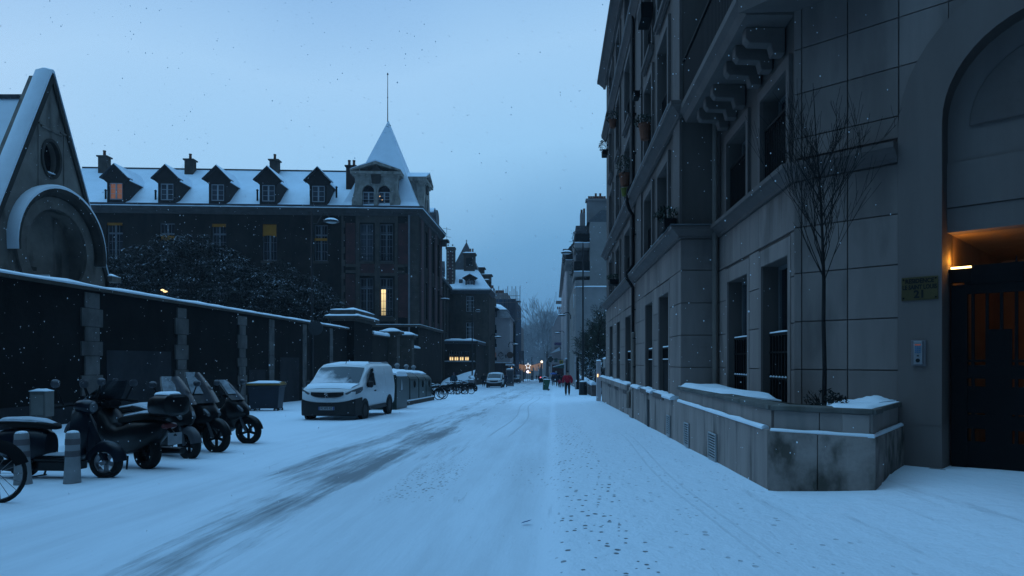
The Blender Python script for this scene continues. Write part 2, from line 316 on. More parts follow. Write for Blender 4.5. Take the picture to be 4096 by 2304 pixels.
# ---------------------------------------------------------------- ground: one large sheet, carriageway and two pavements under snow
def groundmat():
    m = bpy.data.materials.new('street_snow'); m.use_nodes = True; n = m.node_tree.nodes; l = m.node_tree.links
    b = n['Principled BSDF']; b.inputs['Roughness'].default_value = .65; b.inputs['Specular IOR Level'].default_value = .25
    g = n.new('ShaderNodeNewGeometry'); sp = n.new('ShaderNodeSeparateXYZ'); l.new(g.outputs['Position'], sp.inputs[0]); x, y = sp.outputs[0], sp.outputs[1]
    def M(op, a, c=None, d=None, clamp=False):
        q = n.new('ShaderNodeMath'); q.operation = op; q.use_clamp = clamp
        for i, v in enumerate((a, c, d)):
            if v is None: continue
            if isinstance(v, (int, float)): q.inputs[i].default_value = v
            else: l.new(v, q.inputs[i])
        return q.outputs[0]
    def noi(sx, sy, sc=1, det=5, off=0, rough=.6):
        mp = n.new('ShaderNodeMapping'); mp.inputs['Scale'].default_value = (sx, sy, 1); mp.inputs['Location'].default_value = (off, off, 0); l.new(g.outputs['Position'], mp.inputs[0])
        t = n.new('ShaderNodeTexNoise'); t.inputs['Scale'].default_value = sc; t.inputs['Detail'].default_value = det; t.inputs['Roughness'].default_value = rough; l.new(mp.outputs[0], t.inputs['Vector']); return t.outputs['Fac']
    def ss(a, lo, hi, to=1.0):
        q = n.new('ShaderNodeMapRange'); q.interpolation_type = 'SMOOTHSTEP'; q.inputs[1].default_value = lo; q.inputs[2].default_value = hi; q.inputs[4].default_value = to; l.new(a, q.inputs[0]); return q.outputs[0]
    def band(c, w, slope=0.0):   # 1 on the line x = c + slope*y
        dx = M('SUBTRACT', M('SUBTRACT', x, M('MULTIPLY', y, slope)), c); k = M('DIVIDE', dx, w); return M('POWER', 2.718, M('MULTIPLY', M('MULTIPLY', k, k), -1))
    big = noi(.25, .055, 1, 3, 7)                     # long patches
    fine = noi(5.5, .32, 1, 7, 3, .74)                 # wheel streaks
    wid = noi(1.1, .12, 1, 4, 13)
    t1 = band(-3.12, .60, .008); t1b = band(-2.98, .20, .008); t2 = band(-3.98, .46, .0); t3 = band(-1.95, .3); t4 = band(-5.3, .2)
    near = ss(y, 26, 12); notnear = ss(y, 3.5, 7.0)
    e1 = M('MULTIPLY_ADD', near, .28, M('MULTIPLY_ADD', ss(y, 110, 30), .16, .24))
    e1 = M('MULTIPLY', M('MULTIPLY', e1, M('MULTIPLY_ADD', notnear, .25, .75)), M('MULTIPLY', M('ADD', M('MULTIPLY', t1, .78), M('MULTIPLY', t1b, .26)), M('MULTIPLY_ADD', ss(noi(.5, .5, 1, 3, 61), .32, .66), .42, M('MULTIPLY_ADD', ss(y, 7, 10), .2, .66))))
    e2 = M('MULTIPLY', M('MULTIPLY', t2, M('MULTIPLY_ADD', near, .14, .40)), ss(y, 8.2, 10.5))
    e3 = M('MULTIPLY', t3, .13)
    e = M('ADD', M('ADD', e1, e2), M('ADD', e3, M('MULTIPLY', t4, .1)))
    nn = M('ADD', M('MULTIPLY', fine, .85), M('ADD', M('MULTIPLY', big, .30), M('MULTIPLY', wid, .30)))
    tr = ss(M('ADD', e, M('MULTIPLY', M('SUBTRACT', nn, .725), 1.9)), .14, .86, .78)
    # scuffed footprints: small dark ellipses along the pavement and beside the track
    def prints(cx, w, y0, y1, sx, sy, thr, off, str_):
        mp = n.new('ShaderNodeMapping'); mp.inputs['Scale'].default_value = (sx, sy, 1); mp.inputs['Location'].default_value = (off, off * .7, 0); mp.inputs['Rotation'].default_value = (0, 0, .15)
        l.new(g.outputs['Position'], mp.inputs[0])
        v = n.new('ShaderNodeTexVoronoi'); v.voronoi_dimensions = '2D'; v.inputs['Randomness'].default_value = .95; l.new(mp.outputs[0], v.inputs['Vector'])
        sr = n.new('ShaderNodeSeparateColor'); l.new(v.outputs['Color'], sr.inputs[0])
        d = M('ADD', v.outputs['Distance'], M('MULTIPLY', M('SUBTRACT', noi(13, 9, 1, 4, off), .5), .62))
        rad = M('MULTIPLY', sr.outputs[1], .22)
        blob = ss(M('SUBTRACT', d, rad), .12, .0)
        keep = M('GREATER_THAN', sr.outputs[0], thr)
        k = M('MULTIPLY', M('MULTIPLY', blob, keep), ss(band(cx, w), .25, .6))
        k = M('MULTIPLY', k, M('MULTIPLY', ss(y, y0, y0 + 1), ss(y, y1, y1 - 4)))
        return M('MULTIPLY', k, str_)
    f1 = prints(.42, .42, 3.5, 26, 2.6, 1.9, .74, 3, .82)
    f2 = prints(-1.72, .42, 7.4, 14, 3.2, 2.2, .40, 9, .75)
    f3 = prints(-.3, .5, 8.5, 14, 3.4, 2.2, .80, 17, .6)
    f4 = prints(1.7, .9, 3.5, 20, 2.4, 1.8, .88, 23, .4)
    pr = M('MAXIMUM', M('MAXIMUM', f1, f2), M('MAXIMUM', f3, f4))
    def line(c, amp, fr, ph, w, y0, y1):
        dx = M('ABSOLUTE', M('SUBTRACT', x, M('ADD', M('MULTIPLY', M('SINE', M('MULTIPLY_ADD', y, fr, ph)), amp), c)))
        k = ss(dx, w, w * .3); return M('MULTIPLY', M('MULTIPLY', k, ss(y, y0, y0 + 2)), ss(y, y1, y1 - 6))
    bl = M('MAXIMUM', line(-1.42, .12, .33, 0, .045, 15, 50), line(-1.0, .15, .30, 1.1, .045, 15, 50))
    al = M('MAXIMUM', line(1.55, .08, .5, 0, .03, 4, 20), line(1.72, .08, .5, .2, .03, 4, 20))
    mid = M('MAXIMUM', line(-1.75, .06, .6, 0, .05, 3.5, 12), line(-1.25, .05, .5, 2, .03, 3.5, 9))
    lines = M('MAXIMUM', M('MULTIPLY', bl, .28), M('MAXIMUM', M('MULTIPLY', al, .14), M('MULTIPLY', mid, .12)))
    lane = M('MULTIPLY', ss(x, -7.0, -5.5), ss(x, .0, -.3))
    grime = M('MULTIPLY', ss(M('ADD', M('MULTIPLY', noi(.55, .09, 1, 5, 31), .6), M('MULTIPLY', noi(3.0, .22, 1, 6, 33, .7), .4)), .36, .66), M('MULTIPLY_ADD', lane, .17, .05))
    msk = M('MAXIMUM', M('MAXIMUM', tr, pr), M('MAXIMUM', lines, grime))
    mix = n.new('ShaderNodeMix'); mix.data_type = 'RGBA'; l.new(msk, mix.inputs[0])
    mix.inputs[6].default_value = (.70, .80, .88, 1); mix.inputs[7].default_value = (.045, .046, .05, 1); l.new(mix.outputs[2], b.inputs['Base Color'])
    hgt = M('ADD', M('ADD', M('MULTIPLY', noi(2.2, .7, 1, 6, 41), .5), M('MULTIPLY', M('MULTIPLY', noi(5.5, 4.2, 1, 3, 51), .7), ss(x, -.2, .1))), M('SUBTRACT', M('MULTIPLY', noi(16, 12, 1, 4, 5), .12), M('MULTIPLY', msk, .55)))
    bp = n.new('ShaderNodeBump'); bp.inputs['Strength'].default_value = .8; bp.inputs['Distance'].default_value = .05; l.new(hgt, bp.inputs['Height']); l.new(bp.outputs[0], b.inputs['Normal'])
    return m
GSNOW = groundmat()
def relief(x, y):
    k = 1 - sm(18, 60, abs(y))
    return k * (.014 * noise.noise((x * 1.1, y * .35, 0)) + .006 * noise.noise((x * 3.1, y * 1.6, 5)))
def sheet(name, xs, ys, dz):
    vs = [(x, y, G(x, y) + dz(x, y) + relief(x, y)) for y in ys for x in xs]; k = len(xs)
    mb = MB(); mb.add(vs, [(j * k + i, j * k + i + 1, (j + 1) * k + i + 1, (j + 1) * k + i) for j in range(len(ys) - 1) for i in range(k - 1)])
    o = mb.build(name, GSNOW, smooth=True); return tag(o, kind='structure')
def fr_(a, b, s): return [a + (b - a) * i / max(1, round((b - a) / s)) for i in range(max(1, round((b - a) / s)) + 1)]
YS = fr_(-12, 3, 1)[:-1] + fr_(3, 16, .22)[:-1] + fr_(16, 40, .6)[:-1] + fr_(40, 240, 5)
KX = -.13
sheet('road', fr_(-9.4, KX, .28), YS, lambda x, y: .0)
sheet('pavement', fr_(KX, KX + .3, .03)[:-1] + fr_(KX + .3, 7, .25)[:-1] + fr_(7, 60, 6), YS, lambda x, y: .055 * sm(KX, KX + .26, x))
sheet('pavement', fr_(-60, -20, 6)[:-1] + fr_(-20, -9.9, .5)[:-1] + fr_(-9.9, -9.4, .1), YS, lambda x, y: .06 * sm(-9.4, -9.8, x))
mb = MB(); mb.add([(-900, -400, -9), (900, -400, -9), (900, 1500, -9), (-900, 1500, -9)], [(0, 1, 2, 3)]); tag(mb.build('ground', SNOW), kind='structure')

# ---------------------------------------------------------------- right: stone apartment building with the arched gateway
FM = Fr((2.75, 35.35), (0, -1))           # street facade, u = 35.35 - distance
FT = Fr((2.75, 14.64), (1, 0))            # short return facing the camera
FC = Fr((3.55, 14.64), (0, -1))           # set back facade
FG = Fr((3.55, 10.0), (.729, -.684))      # splayed gateway wall
D = lambda d: 35.35 - d
ab = thing('apartment_building', 'pale stone apartment building with arched gateway filling the right side of the street', 'building', (3.5, 12, G(3.5, 12)))
cols = [(16.2, 17.7), (18.8, 20.3), (24.0, 25.9), (27.9, 29.4), (31.3, 33.0)]
floors = [(-.80, 1.65), (2.95, 4.75), (5.75, 7.95), (8.75, 10.95), (12.0, 13.7)]
ops = [(D(b), D(a), z0, z1) for a, b in cols for z0, z1 in floors]
gops = [o for o in ops if o[3] < 2]
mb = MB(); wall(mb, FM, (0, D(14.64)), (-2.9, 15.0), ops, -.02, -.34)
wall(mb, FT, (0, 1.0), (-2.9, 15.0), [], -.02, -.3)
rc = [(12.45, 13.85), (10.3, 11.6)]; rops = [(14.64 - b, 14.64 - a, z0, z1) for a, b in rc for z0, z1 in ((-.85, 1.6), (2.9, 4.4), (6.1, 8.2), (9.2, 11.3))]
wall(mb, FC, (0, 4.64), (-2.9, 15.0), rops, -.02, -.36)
wa = mb.build('wall', mat('shaded_upper_wall', (.108, .089, .081), .8, .25, .7, .12, streak=True), ab, normals=False)  # wall colour darkened to carry the shade of the upper floors
# back, far end, roof of the block
mb = MB(); mb.add([(2.77, 35.33, -2.9), (14, 35.33, -2.9), (14, 35.33, 15), (2.77, 35.33, 15)], [(0, 1, 2, 3)])
mb.box((2.9, 10.3, 15.0), (14, 35.3, 15.3)); mb.build('end_wall', GREYPL, ab)
mb = MB(); mb.prism([(0, 15.0), (1.6, 17.6), (10, 17.9), (11, 15)], lambda a, z: (2.95 + a, 14.7, z), lambda a, z: (2.95 + a, 35.3, z)); mb.build('roof', SLATE, ab)
# facing slabs: ground floor
zc = [-.82, -.13, .56, 1.25, 1.95, 2.62]
mb = MB()
us = sorted([0] + [u + d for o in gops for u, d in ((o[0], -.16), (o[0], 0), (o[1], 0), (o[1], .16))] + [D(22.6), D(14.64)])
def gp(fr, us, ops, zz, jamb=.16):
    for i in range(len(us) - 1):
        a = (us[i] + us[i + 1]) / 2
        hit = [o for o in ops if o[0] < a < o[1]]
        jb = [o for o in ops if o[0] - jamb < a < o[1] + jamb and not hit]
        if hit: mb.fbox(fr, us[i] + .001, us[i + 1] - .001, -.02, .018, hit[0][3], hit[0][3] + .27)
        elif jb: mb.fbox(fr, us[i] + .006, us[i + 1] - .006, -.02, .018, zz[0], jb[0][3] + .27)
        else: panels(mb, fr, [us[i], us[i + 1]], zz, [], .016)
gp(FM, us, gops, zc)
for i in range(int(D(14.64) / .55)):
    u = i * .55; mb.fbox(FM, u + .004, u + .546, -.02, .010, 1.965, 2.62)
panels(mb, FT, [0, .8], [-.82, -.13, .56, 1.25, 1.95, 2.62], [], .016)
rg = [o for o in rops if o[3] < 2]
us = sorted([0] + [u + d for o in rg for u, d in ((o[0], -.14), (o[0], 0), (o[1], 0), (o[1], .14))] + [4.64])
gp(FC, us, rg, [-.82, -.13, .56, 1.25, 1.91], .14)
for i in range(8): mb.fbox(FC, i * .58 + .004, i * .58 + .576, -.02, .010, 1.935, 2.62)
gz = [-1.75, -.82, -.12, .575, 1.28, 1.95, 2.62]; gz2 = [2.95, 3.245, 3.895, 4.545, 5.2, 5.85, 6.5, 7.15, 7.8]
panels(mb, FG, [-.02, .10, .75, 1.41], gz, [], .016); panels(mb, FG, [-.02, .10, .75, 1.41], gz2, [], .016)
mb.build('stone_facing', STONE, ab, bevel=.004)
# upper floors: pilaster strips, window surrounds, sills
mb = MB()
for z0, z1 in ((2.9, 5.2), (5.55, 8.45), (8.5, 11.35), (11.75, 14.2)):
    for a, b in ((14.66, 15.45), (21.1, 22.2), (23.0, 23.7)): mb = MB(); mb.fbox(FM, D(b), D(a), -.02, .035, z0, z1); mb.build('pilaster', STONE_T, ab)
for o in ops:
    if o[3] < 2: continue
    u0, u1, z0, z1 = o
    mb = MB(); mb.fbox(FM, u0 - .16, u0, -.02, .05, z0 - .05, z1 + .22); mb.fbox(FM, u1, u1 + .16, -.02, .05, z0 - .05, z1 + .22); mb.fbox(FM, u0, u1, -.02, .05, z1, z1 + .22); mb.build('window_surround', STONE_T, ab)
for o in rops:
    if o[3] < 2: continue
    u0, u1, z0, z1 = o
    mb = MB(); mb.fbox(FC, u0 - .13, u0, -.02, .04, z0 - .05, z1 + .18); mb.fbox(FC, u1, u1 + .13, -.02, .04, z0 - .05, z1 + .18); mb.fbox(FC, u0, u1, -.02, .04, z1, z1 + .18); mb.build('window_surround', STONE_T, ab)
for o in ops + []:
    u0, u1, z0, z1 = o
    if z0 < 0 or 5 < z0 < 6 or z0 > 11: continue
    m2 = MB(); m2.fbox(FM, u0 - .12, u1 + .12, .0, .13, z0 - .16, z0 - .06); m2.fbox(FM, u0 - .12, u1 + .12, .0, .07, z0 - .24, z0 - .161); m2.build('window_sill', STONE_T, ab)
# cornices (profile mitred round the return)
def cornice(z0, z1, pr, far=35.45, gate=None, name='cornice', rec=True):
    prof = [(0, z0), (pr * .25, z0), (pr * .3, z0 + (z1 - z0) * .2), (pr * .75, z0 + (z1 - z0) * .62), (pr * .98, z0 + (z1 - z0) * .7), (pr, z1), (0, z1 + .012)]
    mb = MB(); path = [(2.75, far, -1, 0), (2.75, 14.64, -1, -1)] + ([(3.43, 14.64, 0, -1)] if rec else [(2.76, 14.64, 0, -1)])
    mb.ring([[(x + nx * a, y + ny * a, z) for a, z in prof] for x, y, nx, ny in path])
    if rec:
        q = .43
        path = [(3.55, 14.6, -1, 0), (3.55, 10.0, -1, -.42)] + ([(3.55 + .729 * 1.41, 10 - .684 * 1.41, -.684, -.729)] if gate else [])
        mb.ring([[(x + nx * a * .9, y + ny * a * .9, z) for a, z in prof] for x, y, nx, ny in path])
    mb.build(name, STONE_T, ab)
cornice(2.63, 2.86, .26, gate=True); cornice(5.22, 5.50, .27, rec=False); cornice(11.35, 11.66, .24, rec=False); cornice(14.2, 14.6, .45, far=35.7, rec=True)
mb = MB()                                                       # lead flashings and dark drip lines above each band
for z, p, r in ((2.872, .275, 1), (5.512, .285, 0), (11.672, .255, 0)):
    mb.fbox(FM, -.1, D(14.64) + (p if r else 0), 0, p, z, z + .02)
    if r: mb.fbox(FT, -p + .0, .68, .0, p, z + .001, z + .021)
mb.build('lead_flashing', ZINC, ab)
# windows
for k, (u0, u1, z0, z1) in enumerate(ops):
    ci = k // 5
    if z0 < 0:      # ground floor: dark railing in the lower half
        w = window(ab, FM, u0, u1, z0, z1, -.30, 1, 1, .06, gm=GLASS_S if ci in (0, 1) else GLASS)
        m2 = MB(); top = .36
        m2.fbox(FM, u0 + .02, u1 - .02, -.13, -.09, top - .05, top); m2.fbox(FM, u0 + .02, u1 - .02, -.13, -.09, top - .35, top - .31); m2.fbox(FM, u0 + .02, u1 - .02, -.12, -.10, z0, top - .36)
        nb = 10
        for q in range(nb): a = u0 + .06 + (u1 - u0 - .12) * q / (nb - 1); m2.fbox(FM, a - .01, a + .01, -.125, -.085, top - .31, top - .05)
        g = m2.build('window_railing', IRON, ab)
        s = MB(); snowstrip(s, FM.p(u0 + .03, -.09, top - .002), FM.p(u1 - .03, -.09, top - .002), .05, .03, (1, 0, 0), .25); snowstrip(s, FM.p(u0 + .03, -.085, top - .312), FM.p(u1 - .03, -.085, top - .312), .05, .02, (1, 0, 0), .25); s.build('snow', SNOW, g)
        m2 = MB(); m2.fbox(FM, u0 - .08, u1 + .08, -.1, .16, z0 - .12, z0 - .0); m2.fbox(FM, u0 - .02, u1 + .02, -.1, .10, z0 - .40, z0 - .122); sl = m2.build('window_sill', STONE_T, ab)
        s = MB(); snowpatch(s, [FM.p(u0 - .08, .15, z0 + .001), FM.p(u1 + .08, .15, z0 + .001), FM.p(u1 + .08, -.08, z0 + .001), FM.p(u0 - .08, -.08, z0 + .001)], .06, 8, 4, edge=.25); s.build('snow', SNOW, sl, smooth=True)
    else:
        window(ab, FM, u0, u1, z0, z1, -.26, 1, 1, .06, gm=GLASS_S if (k * 7) % 3 == 0 else GLASS, fm=FRAME_G)
        m2 = MB(); t = z0 + .95
        for zz in (t, z0 + .12): m2.fbox(FM, u0 + .01, u1 - .01, -.10, -.07, zz - .03, zz)
        for q in range(13): a = u0 + .04 + (u1 - u0 - .08) * q / 12; m2.fbox(FM, a - .009, a + .009, -.092, -.074, z0 + .02, t - .03)
        m2.build('window_railing', IRON, ab)
for k, (u0, u1, z0, z1) in enumerate(rops):
    window(ab, FC, u0, u1, z0, z1, -.34, 1, 1, .06, gm=GLASS_S if k == 0 else GLASS)
    if z0 < 0:
        m2 = MB()
        m2.fbox(FC, u0 + .01, u1 - .01, -.16, -.12, .42, .47); m2.fbox(FC, u0 + .01, u1 - .01, -.16, -.12, .13, .16); m2.fbox(FC, u0 + .02, u1 - .02, -.21, -.2, z0, .40); m2.fbox(FC, u0 + .01, u1 - .01, -.16, -.12, -.30, -.27)
        for q in range(9): a = u0 + .06 + (u1 - u0 - .12) * q / 8; m2.fbox(FC, a - .012, a + .012, -.15, -.12, z0, .42); m2.tube([FC.p(a, -.135, -.28), FC.p(a, -.10, -.22)], [.015, .004], 4)
        g = m2.build('window_railing', IRON, ab)
        s = MB(); snowstrip(s, FC.p(u0 + .03, -.12, .471), FC.p(u1 - .03, -.12, .471), .05, .022, (1, 0, 0), .2)
        for q in range(9): a = u0 + .06 + (u1 - u0 - .12) * q / 8 + .02; s.lathe(FC.p(a, -.125, -.27), [(.012, 0), (.024, .01), (.012, .028), (.002, .032)], 6)
        s.build('snow', SNOW, g)
        if k == 4:
            m2 = MB()
            for q in range(16): zz = .55 + q * .065; m2.add([FC.p(u0 + .62, -.30, zz), FC.p(u1 - .03, -.30, zz), FC.p(u1 - .03, -.27, zz + .045), FC.p(u0 + .62, -.27, zz + .045)], [(0, 1, 2, 3)])
            m2.build('louvre_shutter', PIPE_B, ab)
    elif z0 < 8:
        m2 = MB(); n_ = 15
        for i in range(n_ + 1):
            a = u0 + (u1 - u0) * i / n_; m2.tube([FC.p(a, -.06, z0 + 1.0), FC.p(a, -.06, z0 + .03)], .011, 4)
        for zz, nn in ((z0 + 1.0, -.06), (z0 + .04, -.06)): m2.fbox(FC, u0, u1, nn - .02, nn + .02, zz - .02, zz + .02)
        m2.fbox(FC, u0 + .01, u1 - .01, -.12, -.10, z0, z0 + .95); m2.build('window_railing', IRON, ab)
# balcony over the set back part
bz0, bz1 = 5.10, 5.42
mb = MB(); mb.ring([[(2.78, y, bz0 + .12), (2.84, y, bz0), (3.55, y, bz0), (3.55, y, bz1), (2.70, y, bz1), (2.70, y, bz0 + .2)] for y in (14.60, 10.05)])
mb.ring([[(x, y, z) for x, y in ((2.72, 10.05), (3.55, 10.0), (4.4, 9.2), (3.9, 8.75))] for z in (bz0 + .02, bz1)])
bal = mb.build('balcony', STONE_T, ab)
for g0 in (13.85, 11.7):
    for i in range(3):
        y = g0 - i * .59; m2 = MB()
        prof = [(3.545, 4.70), (3.36, 4.70), (3.32, 4.85), (3.0, 4.86), (2.94, 4.93), (2.94, 5.099), (3.545, 5.099)]
        m2.ring([[(a, yy, z) for a, z in prof] for yy in (y - .1, y + .1)]); m2.build('bracket', STONE_T, bal, bevel=.015)
m2 = MB()
for i in range(46): y = 14.5 - i * .1; m2.tube([(2.79, y, bz1), (2.79, y, bz1 + .95)], .012, 4)
m2.box((2.76, 10.0, bz1 + .95), (2.82, 14.55, bz1 + .99)); m2.box((2.77, 10.0, bz1 + .06), (2.81, 14.55, bz1 + .09)); m2.box((2.785, 10.0, bz1 + .1), (2.79, 14.5, bz1 + .9))
for i in range(9): x = 2.79 + i * .08; m2.tube([(x, 14.52, bz1), (x, 14.52, bz1 + .95)], .012, 4)
m2.build('railing', IRON, bal)
# drainpipes
def pipe(pts, mt, r=.055, name='drainpipe'): m2 = MB(); m2.tube(pts, r, 8); return m2.build(name, mt, ab, smooth=True)
px_ = 2.66; y_ = 22.7
pipe([(px_, y_, 14.2), (px_, y_, 5.95), (px_ - .16, y_, 5.7), (px_ - .2, y_, 5.3), (px_ - .12, y_, 5.05), (px_, y_, 4.85), (px_, y_, 3.2), (px_ - .2, y_, 2.95), (px_ - .2, y_, 2.75), (px_, y_, 2.45), (px_, y_, .95)], IRON)
pipe([(px_, y_, .96), (px_, y_, -.9), (px_ - .14, y_, -1.05), (px_ - .16, y_, -1.55)], PIPE_B, .075)
m2 = MB()
for zz in (1.7, .75, -.2, 4.2, 6.9, 8.2): m2.box((px_ - .02, y_ - .09, zz), (2.76, y_ + .09, zz + .03))
m2.build('pipe_bracket', IRON, ab)
pipe([(3.45, 14.53, 14), (3.45, 14.53, -.8)], PIPE_B, .06)
# plinth with ledge, vents
LZ = -.84
mb = MB()
def plin(y0, y1, x, n_):
    for i in range(n_):
        a, b = y0 + (y1 - y0) * i / n_, y0 + (y1 - y0) * (i + 1) / n_
        mb.box((x, a + .004, -2.85), (2.9, b - .004, LZ))
plin(8.35, 22.2, 2.62, 20); plin(23.2, 37.2, 2.66, 11); mb.box((2.58, 22.25, -2.8), (2.9, 23.15, LZ - .03))
mb.box((2.5, 23.3, LZ - .16), (2.9, 37.0, LZ + .02))
mb.build('plinth', PLINTH, ab, bevel=.006)
s = MB()
snowstrip(s, (2.60, 8.5, LZ), (2.60, 14.3, LZ), .09, .045, (1, 0, 0), .3); s.build('ledge_snow', SNOW, ab, smooth=True)
for a, b in ((14.8, 16.0), (17.85, 18.65), (20.5, 22.4), (26.1, 27.7), (29.6, 31.1), (33.2, 36.5)): s = MB(); snowstrip(s, (2.54, a, LZ + .01), (2.54, b, LZ + .01), .24, .08, (1, 0, 0), .2); s.build('ledge_snow', SNOW, ab, smooth=True)
s = MB()
snowstrip(s, (2.51, 23.4, LZ + .02), (2.51, 36.8, LZ + .02), .22, .05, (1, 0, 0), .3)
s.build('ledge_snow', SNOW, ab, smooth=True)
for y, w, z0, z1 in ((11.15, .52, -1.62, -1.17), (13.3, .42, -1.66, -1.2), (15.4, .40, -1.68, -1.22)):
    m2 = MB(); m2.box((2.585, y - w / 2, z0), (2.615, y + w / 2, z0 + .025)); m2.box((2.585, y - w / 2, z1 - .025), (2.615, y + w / 2, z1)); m2.box((2.585, y - w / 2, z0 + .026), (2.615, y - w / 2 + .025, z1 - .026)); m2.box((2.585, y + w / 2 - .025, z0 + .026), (2.615, y + w / 2, z1 - .026))
    nb = 9
    for q in range(nb):
        zz = z0 + .035 + (z1 - z0 - .06) * q / nb; m2.box((2.588, y - w / 2 + .02, zz), (2.606, y + w / 2 - .02, zz + .016))
    vg = m2.build('vent_grille', mat('pale_grille_paint', (.34, .35, .36), .5, .15), ab, normals=False)
    m2 = MB(); m2.box((2.612, y - w / 2, z0), (2.618, y + w / 2, z1)); m2.build('duct', BLACKP, vg)
m2 = MB(); m2.box((2.60, 18.55, -1.95), (2.617, 18.95, -1.05)); m2.build('hatch', BLACKP, ab)
# gateway: arch ring, tympanum, lintel, passage, gate
TC, RI, RO, ZS = 1.93 + 1.18, 1.18, 1.70, 3.03
def arc(r, n_=24): return [(TC - r * math.cos(math.pi * i / n_), ZS + r * math.sin(math.pi * i / n_)) for i in range(n_ + 1)]
def archband(mb, r0, r1, n0, n1, zb):
    a, b = arc(r0), arc(r1); poly = [(TC - r1, zb)] + b + [(TC + r1, zb), (TC + r0, zb)] + a[::-1] + [(TC - r0, zb)]
    k = len(poly); half = k // 2
    outer = [(TC - r1, zb)] + b + [(TC + r1, zb)]; inner = [(TC - r0, zb)] + a + [(TC + r0, zb)]
    mb.ring([[FG.p(*(lambda q: (q[0], n, q[1]))(q)) for q in (o, i) for n in (n0, n1)][0:1] + [FG.p(o[0], n1, o[1]), FG.p(i[0], n1, i[1]), FG.p(i[0], n0, i[1])] for o, i in zip(outer, inner)])
mb = MB(); archband(mb, RI, RO, -.5, .05, -.82); archband(mb, RI, RO - .02, -.5, .045, -1.75); mb.build('arch_moulding', STONE_P, ab)
mb = MB()                                                      # wall behind and above the ring
ot = arc(RO - .03)
for i in range(len(ot) - 1): mb.add([FG.p(ot[i][0], -.02, ot[i][1]), FG.p(ot[i + 1][0], -.02, ot[i + 1][1]), FG.p(ot[i + 1][0], -.02, 8.0), FG.p(ot[i][0], -.02, 8.0)], [(0, 1, 2, 3)])
mb.add([FG.p(-.03, -.022, -2), FG.p(1.45, -.022, -2), FG.p(1.45, -.022, 15), FG.p(-.03, -.022, 15)], [(0, 1, 2, 3)]); mb.add([FG.p(TC + RO - .03, -.02, -2), FG.p(9, -.02, -2), FG.p(9, -.02, 15), FG.p(TC + RO - .03, -.02, 15)], [(0, 1, 2, 3)]); mb.add([FG.p(1.4, -.02, 8), FG.p(6.5, -.02, 8), FG.p(6.5, -.02, 15), FG.p(1.4, -.02, 15)], [(0, 1, 2, 3)])
mb.build('gateway_wall', STONE_P, ab)
mb = MB()                                                      # slabs beside the arch above the cornice, cut to the ring
for i in range(len(gz2) - 1):
    z0, z1 = gz2[i] + .008, gz2[i + 1] - .008
    for u0, u1 in ((1.42, 1.99), (2.0, 2.66), (2.67, 3.33), (3.34, 4.0), (4.01, 4.67)):
        def lim(z, s): 
            h = z - ZS; w = math.sqrt(max(0, (RO + .0) ** 2 - h * h)) if h < RO else 0; return w
        pts = []
        if z1 <= ZS + RO:
            e0, e1 = TC - lim(z0, 0), TC - lim(z1, 0)
            if u0 < TC and u0 < e1: q = [(u0, z0), (min(u1, e0), z0)] + [(min(u1, TC - lim(z, 0)), z) for z in [z0 + (z1 - z0) * t / 6 for t in range(1, 7)]] + [(u0, z1)] if u0 < e0 else [(u0, z0 + (z1 - z0) * .6), (e1, z1), (u0, z1)]
            else: continue
            pts = q
        else:
            if z0 > ZS + RO: pts = [(u0, z0), (u1, z0), (u1, z1), (u0, z1)]
            elif u1 < TC - lim(z0, 0): pts = [(u0, z0), (u1, z0), (u1, z1), (u0, z1)]
            else: pts = [(u0, max(z0, ZS + math.sqrt(max(0, RO ** 2 - (u0 - TC) ** 2)))), (u1, max(z0, ZS + math.sqrt(max(0, RO ** 2 - (u1 - TC) ** 2)))), (u1, z1), (u0, z1)]
        if len(pts) > 2: mb.prism(pts, lambda u, z: FG.p(u, -.015, z), lambda u, z: FG.p(u, .012, z))
mb.build('arch_facing', STONE, ab)
mb = MB()                                                      # tympanum with a sunk half round panel, two bands, lintel
ia = arc(RI); mb.add([FG.p(u, -.22, z) for u, z in [(TC + RI, 2.2)] + ia[::-1] + [(TC - RI, 2.2)]], [tuple(range(len(ia) + 2))])
mb.fbox(FG, TC - RI, TC + RI, -.45, -.19, 1.98, 2.55); mb.fbox(FG, TC - RI, TC + RI, -.45, -.21, 1.66, 1.97)
r2 = .93; pan = [(TC - r2 * math.cos(math.pi * i / 20), 2.98 + r2 * math.sin(math.pi * i / 20)) for i in range(21)]
mb.build('tympanum', STONE_P, ab)
m2 = MB(); m2.prism(pan, lambda u, z: FG.p(u, -.218, z), lambda u, z: FG.p(u, -.185, z)); m2.build('tympanum_panel', STONE_T, ab, bevel=.012)
AMB = mat('warm_passage_plaster', (.32, .21, .11), .8, .15)
mb = MB(); u0, u1, n1 = TC - RI, TC + RI, -3.6
mb.add([FG.p(u0, -.46, -1.6), FG.p(u0, n1, -1.6), FG.p(u0, n1, 1.66), FG.p(u0, -.46, 1.66)], [(0, 1, 2, 3)]); mb.add([FG.p(u1, -.46, -1.6), FG.p(u1, n1, -1.6), FG.p(u1, n1, 1.66), FG.p(u1, -.46, 1.66)], [(0, 1, 2, 3)])
mb.add([FG.p(u0, n1, -1.6), FG.p(u1, n1, -1.6), FG.p(u1, n1, 1.66), FG.p(u0, n1, 1.66)], [(0, 1, 2, 3)]); mb.add([FG.p(u0, -.42, 1.66), FG.p(u1, -.42, 1.66), FG.p(u1, n1, 1.66), FG.p(u0, n1, 1.66)], [(0, 1, 2, 3)])
mb.add([FG.p(u0, -.2, -1.43), FG.p(u1, -.2, -1.43), FG.p(u1, n1, -1.43), FG.p(u0, n1, -1.43)], [(0, 1, 2, 3)]); mb.build('passage', AMB, ab)
